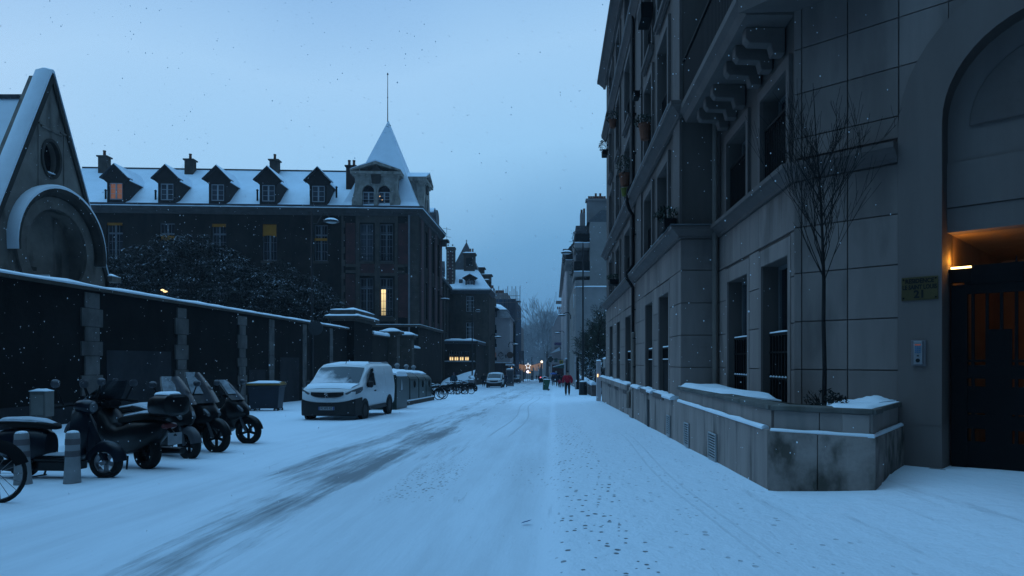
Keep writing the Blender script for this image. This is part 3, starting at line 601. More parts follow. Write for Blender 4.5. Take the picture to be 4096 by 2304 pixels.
m2 = MB(); m2.fbox(FG, TC - .35, TC + .25, n1 + .02, n1 + .06, -1.43, .75); m2.fbox(FG, TC - .28, TC + .9, n1 + .9, n1 + .93, -1.43, .55); m2.build('inner_door', BLACKP, ab)
GN = -.30
m2 = MB()
gu0, gu1 = u0 + .03, u1 - .03
m2.fbox(FG, gu0, gu0 + .18, GN - .05, GN + .03, -1.40, .98); m2.fbox(FG, gu1 - .12, gu1, GN - .05, GN + .03, -1.40, .98)
m2.fbox(FG, gu0 + .18, gu1 - .12, GN - .05, GN + .03, .86, .975); m2.fbox(FG, gu0 + .15, gu0 + .78, GN - .05, GN + .03, .98, 1.22)
gate = m2.build('entrance_gate', IRON, ab)
for za, zb in ((-1.37, -1.02), (-.86, -.68), (-.66, -.32), (-.22, -.05), (-.01, .02)): m2 = MB(); m2.fbox(FG, gu0 + .181, gu1 - .121, GN - .03, GN + .01, za, zb); m2.build('rail', IRON, gate)
m2 = MB(); m2.fbox(FG, gu0 + .40, gu0 + .66, GN - .025, GN + .005, -1.3, .40); m2.build('lock_panel', IRON, gate)
for i in range(13):
    u = gu0 + .24 + i * .155; m2 = MB(); m2.fbox(FG, u - .017, u + .017, GN - .028, GN + .008, -1.36, 1.2 if i > 2 else 1.0)
    if i > 2: m2.tube([FG.p(u, GN, 1.19), FG.p(u, GN, 1.30)], [.02, .004], 4)
    m2.build('bar', IRON, gate)
# the lamp over the gate and its light
lp = FG.p(u0 + .13, -.33, 1.22)
wl = thing('wall_lamp', 'amber uplight on the jamb above the black entrance gate', 'lamp', lp)
m2 = MB(); m2.fbox(FG, u0 + .001, u0 + .26, -.40, -.26, 1.02, 1.19); m2.build('housing', IRON, wl)
m2 = MB(); m2.fbox(FG, u0 + .03, u0 + .26, -.40, -.255, 1.192, 1.215); m2.build('lamp_glass', emit('amber_lamp', (1.0, .66, .22), 7.0), wl)
ld = bpy.data.lights.new('amber_light', 'POINT'); ld.energy = 5.0; ld.color = (1, .37, .035); ld.shadow_soft_size = .03
lo = bpy.data.objects.new('amber_light', ld); COL.objects.link(lo); lo.location = FG.p(u0 + .07, -.33, 1.32)
ld2 = bpy.data.lights.new('passage_light', 'POINT'); ld2.energy = .8; ld2.color = (1, .30, .03); ld2.shadow_soft_size = .06
lo2 = bpy.data.objects.new('passage_light', ld2); COL.objects.link(lo2); lo2.location = FG.p(TC - .3, -2.4, .95)
pl2 = thing('ceiling_lamp', 'small amber lamp glowing deep in the passage behind the gate', 'lamp', FG.p(TC - .28, -2.55, 1.0))
m2 = MB(); m2.lathe(FG.p(TC - .30, -2.4, .95), [(.0, -.03), (.05, -.02), (.05, .01), (.01, .02)], 10); m2.build('bulb', emit('amber_bulb', (1, .5, .12), 3.0), pl2)
m2 = MB(); m2.tube([FG.p(TC - .30, -2.4, .97), FG.p(TC - .30, -2.4, 1.66)], .01, 5); m2.build('cord', IRON, pl2)
# name plate and intercom on the gate pillar
def text(s, size, fr, u, n, z, mt, par, name='lettering', bold=.0, al='CENTER', up=None, scx=1.0):
    c = bpy.data.curves.new(name, 'FONT'); c.body = s; c.size = size; c.align_x = al; c.align_y = 'CENTER'; c.extrude = .002; c.offset = bold; c.resolution_u = 3
    o = bpy.data.objects.new('t', c); COL.objects.link(o); dg = bpy.context.evaluated_depsgraph_get(); me = bpy.data.meshes.new_from_object(o.evaluated_get(dg)); bpy.data.objects.remove(o)
    mb = MB(); mb.add([fr.p(u + v.co.x * scx, n + v.co.z, z + v.co.y) for v in me.vertices], [tuple(p.vertices) for p in me.polygons]); r = mb.build(name, mt, par, normals=False); bpy.data.meshes.remove(me); return r
BRASS = mat('tarnished_brass', (.085, .066, .026), .45, .2, 4, metal=.2); INK = mat('black_ink', (.006, .006, .006), .6, .05)
sg = thing('name_plate', 'brass plate reading RESIDENCE LE SAINT LOUIS 21 on the gate pillar', 'sign', FG.p(1.67, .055, .95))
su = 1.675; m2 = MB(); m2.fbox(FG, su - .215, su + .215, .052, .068, .79, 1.09); m2.build('plate', BRASS, sg, bevel=.004)
text('RESIDENCE', .078, FG, su, .069, 1.035, INK, sg, bold=.003, scx=.86); text('LE SAINT LOUIS', .078, FG, su, .069, .955, INK, sg, bold=.003, scx=.74); text('21', .135, FG, su, .069, .862, INK, sg, bold=.005)
for a, b in ((-.19, .82), (.19, .82), (-.19, 1.06), (.19, 1.06)): m2 = MB(); m2.lathe(FG.p(su + a, .072, b), [(.012, -.004), (.012, .004)], 8, 'y'); m2.build('screw', INK, sg)
ic = thing('intercom', 'grey metal door intercom with keypad on the gate pillar', 'intercom', FG.p(1.67, .06, .1)); iu = 1.665
m2 = MB(); m2.fbox(FG, iu - .088, iu + .088, .052, .075, -.06, .275); m2.build('back_plate', METAL_G, ic, bevel=.006)
m2 = MB(); m2.fbox(FG, iu - .052, iu + .052, .0755, .10, -.04, .262); m2.build('panel', mat('brushed_panel', (.30, .30, .31), .35, .1, metal=.4), ic, bevel=.006)
m2 = MB(); m2.fbox(FG, iu - .035, iu + .035, .1005, .103, .205, .218); m2.build('display', emit('red_display', (.55, .12, .06), .22), ic)
for r_ in range(4):
    for c_ in range(3): m2 = MB(); m2.fbox(FG, iu - .034 + c_ * .024, iu - .016 + c_ * .024, .1005, .106, .178 - r_ * .024, .196 - r_ * .024); m2.build('key', mat('blue_keys', (.07, .16, .26), .5), ic)
m2 = MB(); q = FG.p(iu, .103, .01)
m2.prism([(math.cos(t) * .026, math.sin(t) * .026) for t in [k * math.pi / 8 for k in range(16)]], lambda a, b: FG.p(iu + a, .1005, .01 + b), lambda a, b: FG.p(iu + a, .104, .01 + b)); m2.build('speaker', INK, ic)
m2 = MB(); m2.fbox(FG, iu - .012, iu + .012, .1005, .104, .062, .078); m2.build('lens', INK, ic)
b0 = FG.p(1.86, .14, 0); ds = thing('door_stop', 'small grey metal door stop at the foot of the gate pillar', 'door stop', (b0[0], b0[1], G(b0[0], b0[1])))
m2 = MB(); m2.fbox(FG, 1.79, 1.93, .06, .2, G(b0[0], b0[1]) - .03, G(b0[0], b0[1]) + .05); m2.build('block', METAL_G, ds, bevel=.012)
m2 = MB(); m2.tube([FG.p(1.93, .13, G(b0[0], b0[1]) + .02), FG.p(1.99, .13, G(b0[0], b0[1]) + .02)], .035, 8); m2.build('buffer', RUBBER, ds)

# ---------------------------------------------------------------- planter terrace in front of the set back part
pt = thing('planter', 'stepped stone planter with snowy coping in front of the gateway building', 'planter', (3.2, 8.9, G(3.2, 8.9)))
A = (2.60, 8.28); B = (3.56, 7.53); C = (4.63, 8.98)
vAB = Vector((B[0] - A[0], B[1] - A[1])).normalized(); vBC = Vector((C[0] - B[0], C[1] - B[1])).normalized()
FA, FB = Fr(A, vAB), Fr(B, vBC); LA, LB = (Vector(B) - Vector(A)).length, (Vector(C) - Vector(B)).length
mb = MB()
for a, b in ((0, LA * .485), (LA * .485, LA)): mb.fbox(FA, a + .004, b - .004, -.3, 0, -2.0, -.845)
for a, b in ((0, LB * .5), (LB * .5, LB)): mb.fbox(FB, a + .004, b - .004, -.3, 0, -2.0, -.846)
mb.build('lower_wall', PLINTH2, pt, bevel=.006)
mb = MB()
for i in range(8): y0 = 8.42 + i * (14.6 - 8.42) / 8; mb.box((2.69, y0 + .003, -.9), (2.95, y0 + (14.6 - 8.42) / 8 - .003, -.60))
for a, b in ((.05, LA * .485), (LA * .485, LA - .045)): mb.fbox(FA, a + .004, b - .004, -.36, -.075, -.9, -.60)
mb.fbox(FB, .05, LB, -.36, -.075, -.9, -.60); mb.build('upper_wall', mat('planter_stone', (.27, .226, .205), .75, .2, 1.3, .12, island=.2, stain=(.16, .15, .14), streak=True), pt, bevel=.005)
mb = MB(); mb.box((2.645, 8.40, -.598), (2.95, 14.62, -.535)); mb.fbox(FA, .02, LA - .0, -.36, -.035, -.597, -.534); mb.fbox(FB, .02, LB + .03, -.36, -.035, -.596, -.533); mb.build('coping', mat('dark_wet_coping', (.12, .115, .105), .7, .4, 1.5, .15, stain=(.03, .035, .025)), pt, bevel=.012)
mb = MB(); pts = [(2.9, 8.6), (3.5, 8.05), (4.4, 9.1), (3.9, 9.7), (3.54, 10.2), (3.54, 11.2), (2.9, 11.2)]; mb.add([(a, b, -.62) for a, b in pts], [tuple(range(7))]); mb.build('soil', mat('dark_soil', (.02, .018, .015), .95, .4, 8, .3), pt)
s = MB()
snowpatch(s, [(2.78, 11.3, -.56), (3.53, 10.55, -.62), (3.53, 14.6, -.56), (2.68, 14.6, -.545)], .085, 8, 16, edge=.06)
s.build('terrace_snow', SNOW, pt, smooth=True)
s = MB(); q0, q1, q2, q3 = FA.p(LA * .62, -.08, -.54), FA.p(LA - .06, -.06, -.54), FB.p(LB - .02, -.06, -.54), (3.72, 9.62, -.60)
snowpatch(s, [q0, q1, q2, q3], .035, 10, 10, edge=.1); snowpatch(s, [FB.p(LB * .55, -.16, -.53), FB.p(LB - .02, -.10, -.53), (4.42, 9.16, -.55), (4.0, 9.5, -.55)], .085, 8, 8, edge=.5)
s.build('corner_snow', SNOW, pt, smooth=True)
s = MB(); snowstrip(s, FA.p(.03, -.012, -.846), FA.p(LA - .02, -.012, -.846), .07, .035, (vAB.y * -1, vAB.x, 0), .12); s.build('ledge_snow', SNOW, pt, smooth=True); s = MB(); snowstrip(s, FB.p(.0, -.012, -.847), FB.p(LB, -.012, -.847), .07, .035, (-vBC.y, vBC.x, 0), .12)
s.build('ledge_snow', SNOW, pt, smooth=True)
# snow drifted against the foot of the planter
s = MB()
for fr, ln, nn in ((FA, LA, (vAB.y, -vAB.x)), (FB, LB, (vBC.y, -vBC.x))):
    a, b = fr.p(0, .0, 0), fr.p(ln, .0, 0)
    ra = [];
    for i in range(17):
        t = i / 16; p = Vector(a).lerp(Vector(b), t); h = .03 + .05 * abs(noise.noise((p.x * 3, p.y * 3, 2))) * 2
        ra.append([(p.x + nn[0] * k, p.y + nn[1] * k, G(p.x, p.y) + zz) for k, zz in ((-.03, h), (.07, h * .75), (.2, h * .25 + .01), (.36, -.02))])
    s.ring(ra, False, closed=False)
s.build('drifted_snow', SNOW, pt, smooth=True)
# ---------------------------------------------------------------- left: long boundary wall with stone chains
bw = thing('boundary_wall', 'long soot black boundary wall with pale stone chains and a snowy coping', 'wall', (-14.2, 30, G(-14, 30)))
WX, WT = -14.0, 2.28
FW = Fr((WX, 0), (0, 1))
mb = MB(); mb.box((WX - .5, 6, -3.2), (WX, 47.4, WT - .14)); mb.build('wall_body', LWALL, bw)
mb = MB()
for a, b, z in ((21.4, 25.0, .35), (31.4, 33.2, -.4), (35, 37.6, .2), (6, 19.9, -1.2)): mb.fbox(FW, a, b, -.1, .02, -3.2, z)
mb.build('patched_render', LWALL_P, bw)
for d, w in ((20.7, .95), (25.7, .9), (30.7, .9), (33.9, .62), (38.4, .6), (43.0, .6), (15.7, .95)):
    mb = MB(); z = -2.5; k = 0
    while z < WT - .35:
        h = random.uniform(.36, .62) if w > .7 else .7; ww = w * (1.0 if k % 2 else .68) if w > .7 else w
        mb.fbox(FW, d - ww / 2, d + ww / 2, -.1, .045 + .01 * random.random(), z + .006, min(z + h, WT - .2) - .006); z += h; k += 1
    mb.build('stone_chain', CHAIN, bw, bevel=.01)
mb = MB(); mb.box((WX - .62, 6, WT - .14), (WX + .14, 47.4, WT - .05)); mb.build('coping', HSTONE, bw)
s = MB(); snowstrip(s, (WX + .13, 6, WT - .05), (WX + .13, 47.3, WT - .05), .74, .13, (-1, 0, 0), .8, .3); s.build('coping_snow', SNOW, bw, smooth=True)
uc = thing('utility_cabinet', 'pale square utility cabinet with a snow cap standing at the foot of the dark wall', 'cabinet', (-13.0, 16.9, G(-13, 16.9)))
d0 = 16.4; xa, xb = X(117, d0), X(181, d0); zt = Z(1566, d0)
mb = MB(); mb.box((xa, d0, Z(1668, d0)), (xb, d0 + .3, zt)); mb.build('box', mat('grey_cabinet_paint', (.13, .126, .115), .6, .15, 3), uc, bevel=.015)
mb = MB(); mb.box((xa + .04, d0 + .02, G(-13, d0) - .05), (xb - .04, d0 + .28, Z(1668, d0))); mb.build('pedestal', HSTONE, uc)
mb = MB(); mb.box((xa + .05, d0 - .012, Z(1660, d0)), (xb - .05, d0 - .001, zt - .08)); mb.build('door', mat('cabinet_door_paint', (.19, .185, .17), .6, .15, 3), uc)
s = MB(); snowpatch(s, [(xa, d0 - .02, zt), (xb, d0 - .02, zt), (xb, d0 + .3, zt), (xa, d0 + .3, zt)], .06, 6, 4, edge=.3); s.build('snow', SNOW, uc, smooth=True)
# massive gate pier at the end of the wall, second wall, two domed piers
def pier(label, x0, x1, y0, y1, zb, zt, capo, kind, attic=0):
    t = thing('gate_pier', label, 'gate pier', ((x0 + x1) / 2, (y0 + y1) / 2, G(x1, y0)), group='gate piers of the hospital entrance')
    mb = MB(); z = zb
    while z < zt - .01:
        h = min(.55, zt - z); mb.box((x0, y0, z + .006), (x1, y1, z + h - .006)); z += h
    mb.box((x0 + .03, y0 + .03, zb), (x1 - .03, y1 - .03, zt)); mb.build('shaft', kind, t, bevel=.012)
    mb = MB(); mb.box((x0 - capo * .5, y0 - capo * .5, zt), (x1 + capo * .5, y1 + capo * .5, zt + .16)); mb.box((x0 - capo, y0 - capo, zt + .161), (x1 + capo, y1 + capo, zt + .32)); mb.build('cornice', HSTONE, t, bevel=.02)
    s = MB(); c = [(x0 - capo, y0 - capo, zt + .321), (x1 + capo, y0 - capo, zt + .321), (x1 + capo, y1 + capo, zt + .321), (x0 - capo, y1 + capo, zt + .321)]
    if attic:
        a = capo * .3; mb = MB(); mb.box((x0 - a, y0 - a, zt + .321), (x1 + a, y1 + a, zt + .32 + attic)); mb.build('attic', HSTONE, t, bevel=.02)
        snowpatch(s, [(x0 - a, y0 - a, zt + .321 + attic), (x1 + a, y0 - a, zt + .321 + attic), (x1 + a, y1 + a, zt + .321 + attic), (x0 - a, y1 + a, zt + .321 + attic)], .2, 8, 10, edge=.2)
        snowpatch(s, c, .16, 12, 14, edge=.08)
    else: snowpatch(s, c, .32, 10, 10, edge=.42, drift=.1)
    s.build('snow_cap', SNOW, t, smooth=True); return t
pier('massive dark gate pier with a stepped snowy cap at the end of the boundary wall', -15.0, -13.55, 46.5, 51.2, -3.3, 2.75, .42, LWALL, .42)
bw2 = thing('boundary_wall', 'short stretch of dark boundary wall with a snowy coping between the gate piers', 'wall', (-13.8, 54, G(-13.8, 54)))
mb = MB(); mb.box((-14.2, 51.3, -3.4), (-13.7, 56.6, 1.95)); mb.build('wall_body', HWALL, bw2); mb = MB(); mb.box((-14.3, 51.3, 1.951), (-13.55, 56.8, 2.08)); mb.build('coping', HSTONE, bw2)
s = MB(); snowstrip(s, (-13.55, 51.7, 2.08), (-13.55, 56.7, 2.08), .72, .26, (-1, 0, 0), .5, .2); s.build('coping_snow', SNOW, bw2, smooth=True)
p1 = pier('gate pier with a domed snow cap just behind the short wall', -14.1, -13.0, 56.9, 58.0, -3.4, 2.15, .3, HSTONE)
p2 = pier('slim pale gate pier with a domed snow cap nearest the corner pavilion', -13.3, -12.3, 59.4, 60.5, -3.4, 1.95, .28, HSTONE)
bw3 = thing('boundary_wall', 'low end of the boundary wall running up to the corner pavilion', 'wall', (-13, 63, G(-13, 63)))
mb = MB(); mb.box((-13.3, 60.9, -3.4), (-12.9, 66.2, 1.25)); mb.build('wall_body', HWALL, bw3); s = MB(); snowstrip(s, (-12.86, 60.9, 1.25), (-12.86, 66.2, 1.25), .46, .2, (-1, 0, 0), .5); s.build('coping_snow', SNOW, bw3, smooth=True)

# ---------------------------------------------------------------- chapel gable behind the wall
ch = thing('chapel', 'stone chapel with a steep snow edged gable and an oval window behind the boundary wall', 'chapel', (-20, 24.5, G(-18, 24.5)))
CX, CY, CZ = -18.0, 24.5, 10.25
FH = Fr((CX, CY), (0, 1))
hw, ez = 2.95, 3.55
sl = (CZ - ez) / hw
ov = [(-.02 + .40 * math.cos(t), 7.25 + .62 * math.sin(t)) for t in [2 * math.pi * k / 28 for k in range(28)]]
AC, AZ, AR = .22, 3.98, 1.95
mb = MB(); mb.prism([(-hw, -3), (hw, -3), (hw, ez), (0, CZ), (-hw, ez)], lambda u, z: FH.p(u, -.8, z), lambda u, z: FH.p(u, 0, z)); gw = mb.build('wall', CHAPEL, ch)
k1 = MB(); k1.prism(ov, lambda u, z: FH.p(u, -.36, z), lambda u, z: FH.p(u, .2, z)); k1 = k1.build('k', CHAPEL, ch)
nich = [(AC + 1.46, -2.5), (AC + 1.46, AZ)] + [(AC + 1.46 * math.cos(math.pi * i / 24), AZ + 1.46 * math.sin(math.pi * i / 24)) for i in range(1, 24)] + [(AC - 1.46, AZ), (AC - 1.46, -2.5)]
k2 = MB(); k2.prism(nich, lambda u, z: FH.p(u, -.55, z), lambda u, z: FH.p(u, .2, z)); k2 = k2.build('k', CHAPEL, ch)
cut(gw, [k1, k2])
mb = MB()
for sg_ in (-1, 1): mb.fbox(FH, *sorted((hw * sg_, (hw - .5) * sg_)), -9, -.81, -3, ez - .3)
mb.build('side_wall', CHAPEL, ch)
mb = MB(); mb.prism(ov, lambda u, z: FH.p(u, -.34, z), lambda u, z: FH.p(u, -.30, z)); oc = mb.build('oculus', GLASS, ch)
mb = MB(); ring = lambda k, n: [FH.p(-.02 + (.40 + k) * math.cos(t), n, 7.25 + (.62 + k) * math.sin(t)) for t in [2 * math.pi * q / 28 for q in range(29)]]
a, b, c, d = ring(-.005, -.1), ring(-.005, .05), ring(.1, .05), ring(.1, -.01)
mb.ring([[a[i], b[i], c[i], d[i]] for i in range(29)], False); mb.build('oculus_frame', CHAPEL_D, oc)
s = MB(); snowstrip(s, FH.p(-.22, .0, 6.74), FH.p(.2, .0, 6.74), .3, .06, (-1, 0, 0), .08); s.build('sill_snow', SNOW, oc, smooth=True)
mb = MB()
for a, b, z in ((-.62, -.38, 8.38), (.42, .7, 8.38), (-.5, .5, 8.30), (-.66, -.42, 6.2), (.46, .70, 6.2), (-.5, .5, 6.12)): mb.fbox(FH, a, b, -.05, .045, z - .06, z)
for a in (-.64, .60): mb.fbox(FH, a, a + .05, -.05, .02, 6.2, 8.32)
mb.build('panel_moulding', CHAPEL, ch)
# raking parapets
def rake(z0, z1, n0, n1, mt, nm, sgn):
    m2 = MB(); m2.ring([[FH.p(u * sgn, n, z) for n, z in ((n1, zz + z0), (n0, zz + z0), (n0, zz + z1), (n1, zz + z1))] for u, zz in ((hw + .12, ez - .12 * sl), (0.0, CZ))]); return m2.build(nm, mt, ch)
for sg_ in (-1, 1): rake(-.28, .10, .07, -.50, CHAPEL_D, 'parapet', sg_)
s = MB()
for sg_ in (-1, 1):
    r = []
    for i in range(15):
        t = i / 14; u = (hw + .1) * (1 - t) * sg_; z = ez - .1 * sl + (CZ + .06 - ez + .1 * sl) * t
        th = (.13 if sg_ < 0 else .05) + .02 * noise.noise((t * 5, sg_, 0))
        nx_, nz_ = (sg_ * sl / math.hypot(1, sl), 1 / math.hypot(1, sl))
        r.append([FH.p(u + nx_ * (.05 + th * k), n, z + nz_ * (.10 + th * k) + .02) for n, k in ((.08, 0), (.08, .55), (-.03, .95), (-.22, 1.05), (-.42, .95), (-.51, .5), (-.51, 0))])
    s.ring(r)
s.tube([FH.p(0, .05, CZ + .10), FH.p(0, -.22, CZ + .14), FH.p(0, -.5, CZ + .10)], [.12, .15, .12], 8)
s.build('parapet_snow', SNOW, ch, smooth=True)
mb = MB()
for sg_ in (-1, 1): mb.add([FH.p(0, -.5, CZ - .78), FH.p((hw + .1) * sg_, -.5, ez - .6), FH.p((hw + .1) * sg_, -10, ez - .6), FH.p(0, -10, CZ - .78)], [(0, 1, 2, 3)])
mb.build('roof', SNOW, ch); mb = MB(); mb.fbox(FH, -.09, .09, -10, -.5, CZ - .84, CZ - .70); mb.build('ridge', SLATE, ch)
# hood mould over the entrance niche
def arcp(r, n_=26, a0=-.12, a1=math.pi + .12, z=AZ): return [(AC - r * math.cos(a0 + (a1 - a0) * i / n_), z + r * math.sin(a0 + (a1 - a0) * i / n_)) for i in range(n_ + 1)]
A0, A1 = arcp(AR), arcp(AR + .26)
mb = MB(); mb.ring([[FH.p(a[0], -.02, a[1]), FH.p(a[0], .20, a[1]), FH.p((a[0] + b[0]) / 2, .36, (a[1] + b[1]) / 2), FH.p(b[0], .38, b[1]), FH.p(b[0], -.02, b[1])] for a, b in zip(A0, A1)]); hood = mb.build('hood_mould', CHAPEL_D, ch)
s = MB(); rr = []
for i, (b, q) in enumerate(zip(A1, arcp(1))):
    k = max(0, (q[1] - AZ)); th = .02 + .12 * k ** .6; dx, dz = q[0] - AC, q[1] - AZ
    rr.append([FH.p(b[0] + dx * t_, n, b[1] + dz * t_) for n, t_ in ((.39, 0), (.38, th * .6), (.3, th), (.15, th), (-.02, th * .8), (-.02, 0))])
s.ring(rr); s.build('snow', SNOW, hood, smooth=True)
mb = MB(); mb.ring([[FH.p(a[0], .0, a[1]), FH.p(a[0], .10, a[1]), FH.p(b[0], .10, b[1]), FH.p(b[0], .0, b[1])] for a, b in zip(arcp(1.50, 26, -.9, math.pi + .9), arcp(AR - .02, 26, -.9, math.pi + .9))]); mb.build('arch_stones', mat('arch_ashlar', (.15, .135, .12), .9, .3, 2), ch)
mb = MB(); q = [(-.85 + .33 * math.cos(t), 3.35 + .42 * math.sin(t)) for t in [math.pi * k / 12 for k in range(13)]]; mb.prism(q, lambda u, z: FH.p(u, -.56, z), lambda u, z: FH.p(u, -.52, z)); nw = mb.build('niche_window', GLASS, ch)
mb = MB(); mb.fbox(FH, -1.2, -.3, -.54, -.30, 3.2, 3.33); mb.build('sill', HSTONE, nw)
mb = MB(); mb.prism([(-1.3, 1.6), (-1.3, 1.75), (-.35, 3.0), (.75, 1.75), (.75, 1.6), (-.35, 2.85)], lambda u, z: FH.p(u, -.54, z), lambda u, z: FH.p(u, .25, z)); po = mb.build('porch_gable', HSTONE, ch)
s = MB(); s.prism([(-1.3, 1.76), (-1.28, 1.84), (-.38, 3.06), (-.35, 3.01)], lambda u, z: FH.p(u, -.5, z), lambda u, z: FH.p(u, .22, z)); s.build('snow', SNOW, po)
mb = MB(); mb.fbox(FH, .62, 1.05, -.56, -.52, 1.6, 2.2); mb.build('grille', INK, ch)
mb = MB(); mb.tube([FH.p(-2.55, -.9, 5.2), FH.p(-2.55, -.9, 6.75)], .15, 10); mb.lathe(FH.p(-2.55, -.9, 6.75), [(.15, 0), (.26, .06), (.28, .14), (.18, .24), (.02, .28)], 10); mb.build('flue_pipe', SLATE, ch, smooth=True)
mb = MB(); mb.fbox(FH, 2.98, 3.25, -1.2, -.1, -3, 3.2); mb.fbox(FH, 2.98, 3.55, -1.3, .25, 3.21, 3.42); bt = mb.build('buttress', CHAPEL, ch); s = MB(); snowpatch(s, [FH.p(2.98, .25, 3.421), FH.p(3.55, .25, 3.421), FH.p(3.55, -1.3, 3.421), FH.p(2.98, -1.3, 3.421)], .12, 4, 6); s.build('snow', SNOW, bt, smooth=True)

# ---------------------------------------------------------------- hospital: long wing and corner pavilion with a pyramid roof
hb = thing('hospital_building', 'dark stone hospital wing with snowy dormered roof and a corner pavilion under a pointed spire', 'building', (-20, 69, G(-13, 67)))
FL = Fr((-48.0, 65.1), (34.8, 1.9)); LU = math.hypot(34.8, 1.9); FS = Fr((-13.2, 67.0), (0, 1))
EV = 14.75
def uL(px, dd=66.5): return (X(px, dd) + 48.0) / (34.8 / LU)
wins = []
r1 = (9.75, 13.45); r2_ = (4.35, 8.15)
for a, b in ((443, 505), (645, 705), (848, 905), (1046, 1103), (1250, 1303)): wins.append((uL(a, 66), uL(b, 66), 9.75, 13.3)); wins.append((uL(a, 66), uL(b, 66), 4.35, 7.6))
for a, b in ((1441, 1494), (1519, 1572)): wins.append((uL(a, 66.9), uL(b, 66.9), *r1)); wins.append((uL(a, 66.9), uL(b, 66.9), *r2_))
swins = [(3.6, 4.9, *r1), (3.6, 4.9, *r2_), (7.6, 8.9, *r1), (7.6, 8.9, *r2_), (11, 12.2, *r1), (11, 12.2, *r2_)]
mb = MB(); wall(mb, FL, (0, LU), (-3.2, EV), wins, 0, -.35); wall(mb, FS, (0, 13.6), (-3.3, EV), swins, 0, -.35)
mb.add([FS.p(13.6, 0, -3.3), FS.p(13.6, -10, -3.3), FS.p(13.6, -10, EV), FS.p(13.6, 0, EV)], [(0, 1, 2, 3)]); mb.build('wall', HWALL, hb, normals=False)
TU = uL(1370, 66.9)
mb = MB()                                                     # stone quoins and brick fields of the pavilion
def fld(m_, a, b, z0, z1, n): m_.fbox(FL, a, b, -.05, n, z0, z1)
st = MB()
for a, b in ((uL(1421), uL(1437)), (uL(1497), uL(1516)), (uL(1576), uL(1588))): fld(st, a, b, 3.6, 14.3, .05)
for z0, z1 in ((8.35, 9.05), (13.55, 14.3), (3.9, 4.25)): fld(st, uL(1421) + .01, uL(1588) - .01, z0, z1, .055)
for k in range(17):
    z = 3.6 + k * .63
    fld(st, LU - 1.05 - (.25 if k % 2 else 0), LU + .0, z + .01, z + .62, .06); fld(st, TU, TU + (.35 if k % 2 else .2), z + .01, z + .62, .06)
for z in (9.2, 8.6): fld(st, TU + .4, LU - 1.35, z, z + .28, .058)
st.build('stone_dressing', HSTONE, hb)
for a, b, z0, z1 in ((uL(1382), uL(1419), 9.5, 13.5), (uL(1382), uL(1419), 4.3, 8.5), (uL(1590), uL(1629), 9.5, 13.5), (uL(1590), uL(1629), 4.3, 8.5), (uL(1440), uL(1495), 8.62, 9.5), (uL(1518), uL(1573), 8.62, 9.5), (uL(1440), uL(1495), 3.5, 3.85)):
    mb = MB(); fld(mb, a, b, z0, z1, .075); mb.build('brick_panel', BRICK, hb)
for u in (1.2, 5.4, 9.3, 12.6): mb = MB(); mb.fbox(FS, u, u + 1.4, -.05, .05, 3.7, 14.3); mb.build('brick_panel', BRICK, hb)
mb = MB(); mb.fbox(FL, TU, LU, 0, .25, 3.35, 3.58); mb.fbox(FS, -.25, 13.7, 0, .26, 3.349, 3.579); bc = mb.build('string_course', HSTONE, hb)
s = MB(); snowstrip(s, FL.p(TU, .25, 3.58), FL.p(LU + .2, .25, 3.58), .25, .05, (0, 1, 0)); snowstrip(s, FS.p(-.2, .26, 3.58), FS.p(13.6, .26, 3.58), .25, .05, (-1, 0, 0)); s.build('snow', SNOW, bc)
mb = MB(); prof = [(0, EV - .55), (.12, EV - .5), (.18, EV - .3), (.42, EV - .1), (.5, EV + .08), (.5, EV + .2), (0, EV + .22)]
mb.ring([[FL.p(-1, n, z) for n, z in prof], [FL.p(LU + n - .02, n, z) if False else ((-13.2 + n), 67.0 - n, z) for n, z in prof], [FS.p(13.7, n, z) for n, z in prof]]); mb.build('cornice', mat('dark_cornice_stone', (.06, .056, .054), .9, .3, 2), hb)
mb = MB(); mb.fbox(FL, -1, LU + .5, .3, .56, EV + .201, EV + .36); mb.fbox(FS, -.5, 13.7, .3, .57, EV + .202, EV + .359); mb.build('gutter', SLATE, hb)
s = MB(); snowstrip(s, FL.p(-1, .58, EV + .1), FL.p(LU + .5, .58, EV + .1), .1, .07, (0, 1, 0)); snowstrip(s, FS.p(-.5, .58, EV + .1), FS.p(13.7, .58, EV + .1), .1, .07, (-1, 0, 0)); s.build('gutter_snow', SNOW, hb)
MR = mat('roof_snow', (.70, .80, .88), .75, .06, .8, .3, spec=.15)
RZ, RD = 20.3, 6.6
mb = MB(); zz = [(0.35, EV + .30), (-.9, EV + .9), (-2.2, EV + 2.0), (-RD, RZ), (-2 * RD, EV + .3)]
mb.ring([[FL.p(u, n, z) for n, z in zz] for u in (-1, LU - 4.5)], False, closed=False); mb.build('roof', MR, hb, smooth=True)
mb = MB(); mb.ring([[FL.p(u, n, z) for n, z in ((-RD - .1, RZ - .05), (-RD - .1, RZ + .09), (-RD + .1, RZ + .09), (-RD + .1, RZ - .05))] for u in (-1, LU - 5)]); mb.build('ridge', SLATE, hb)
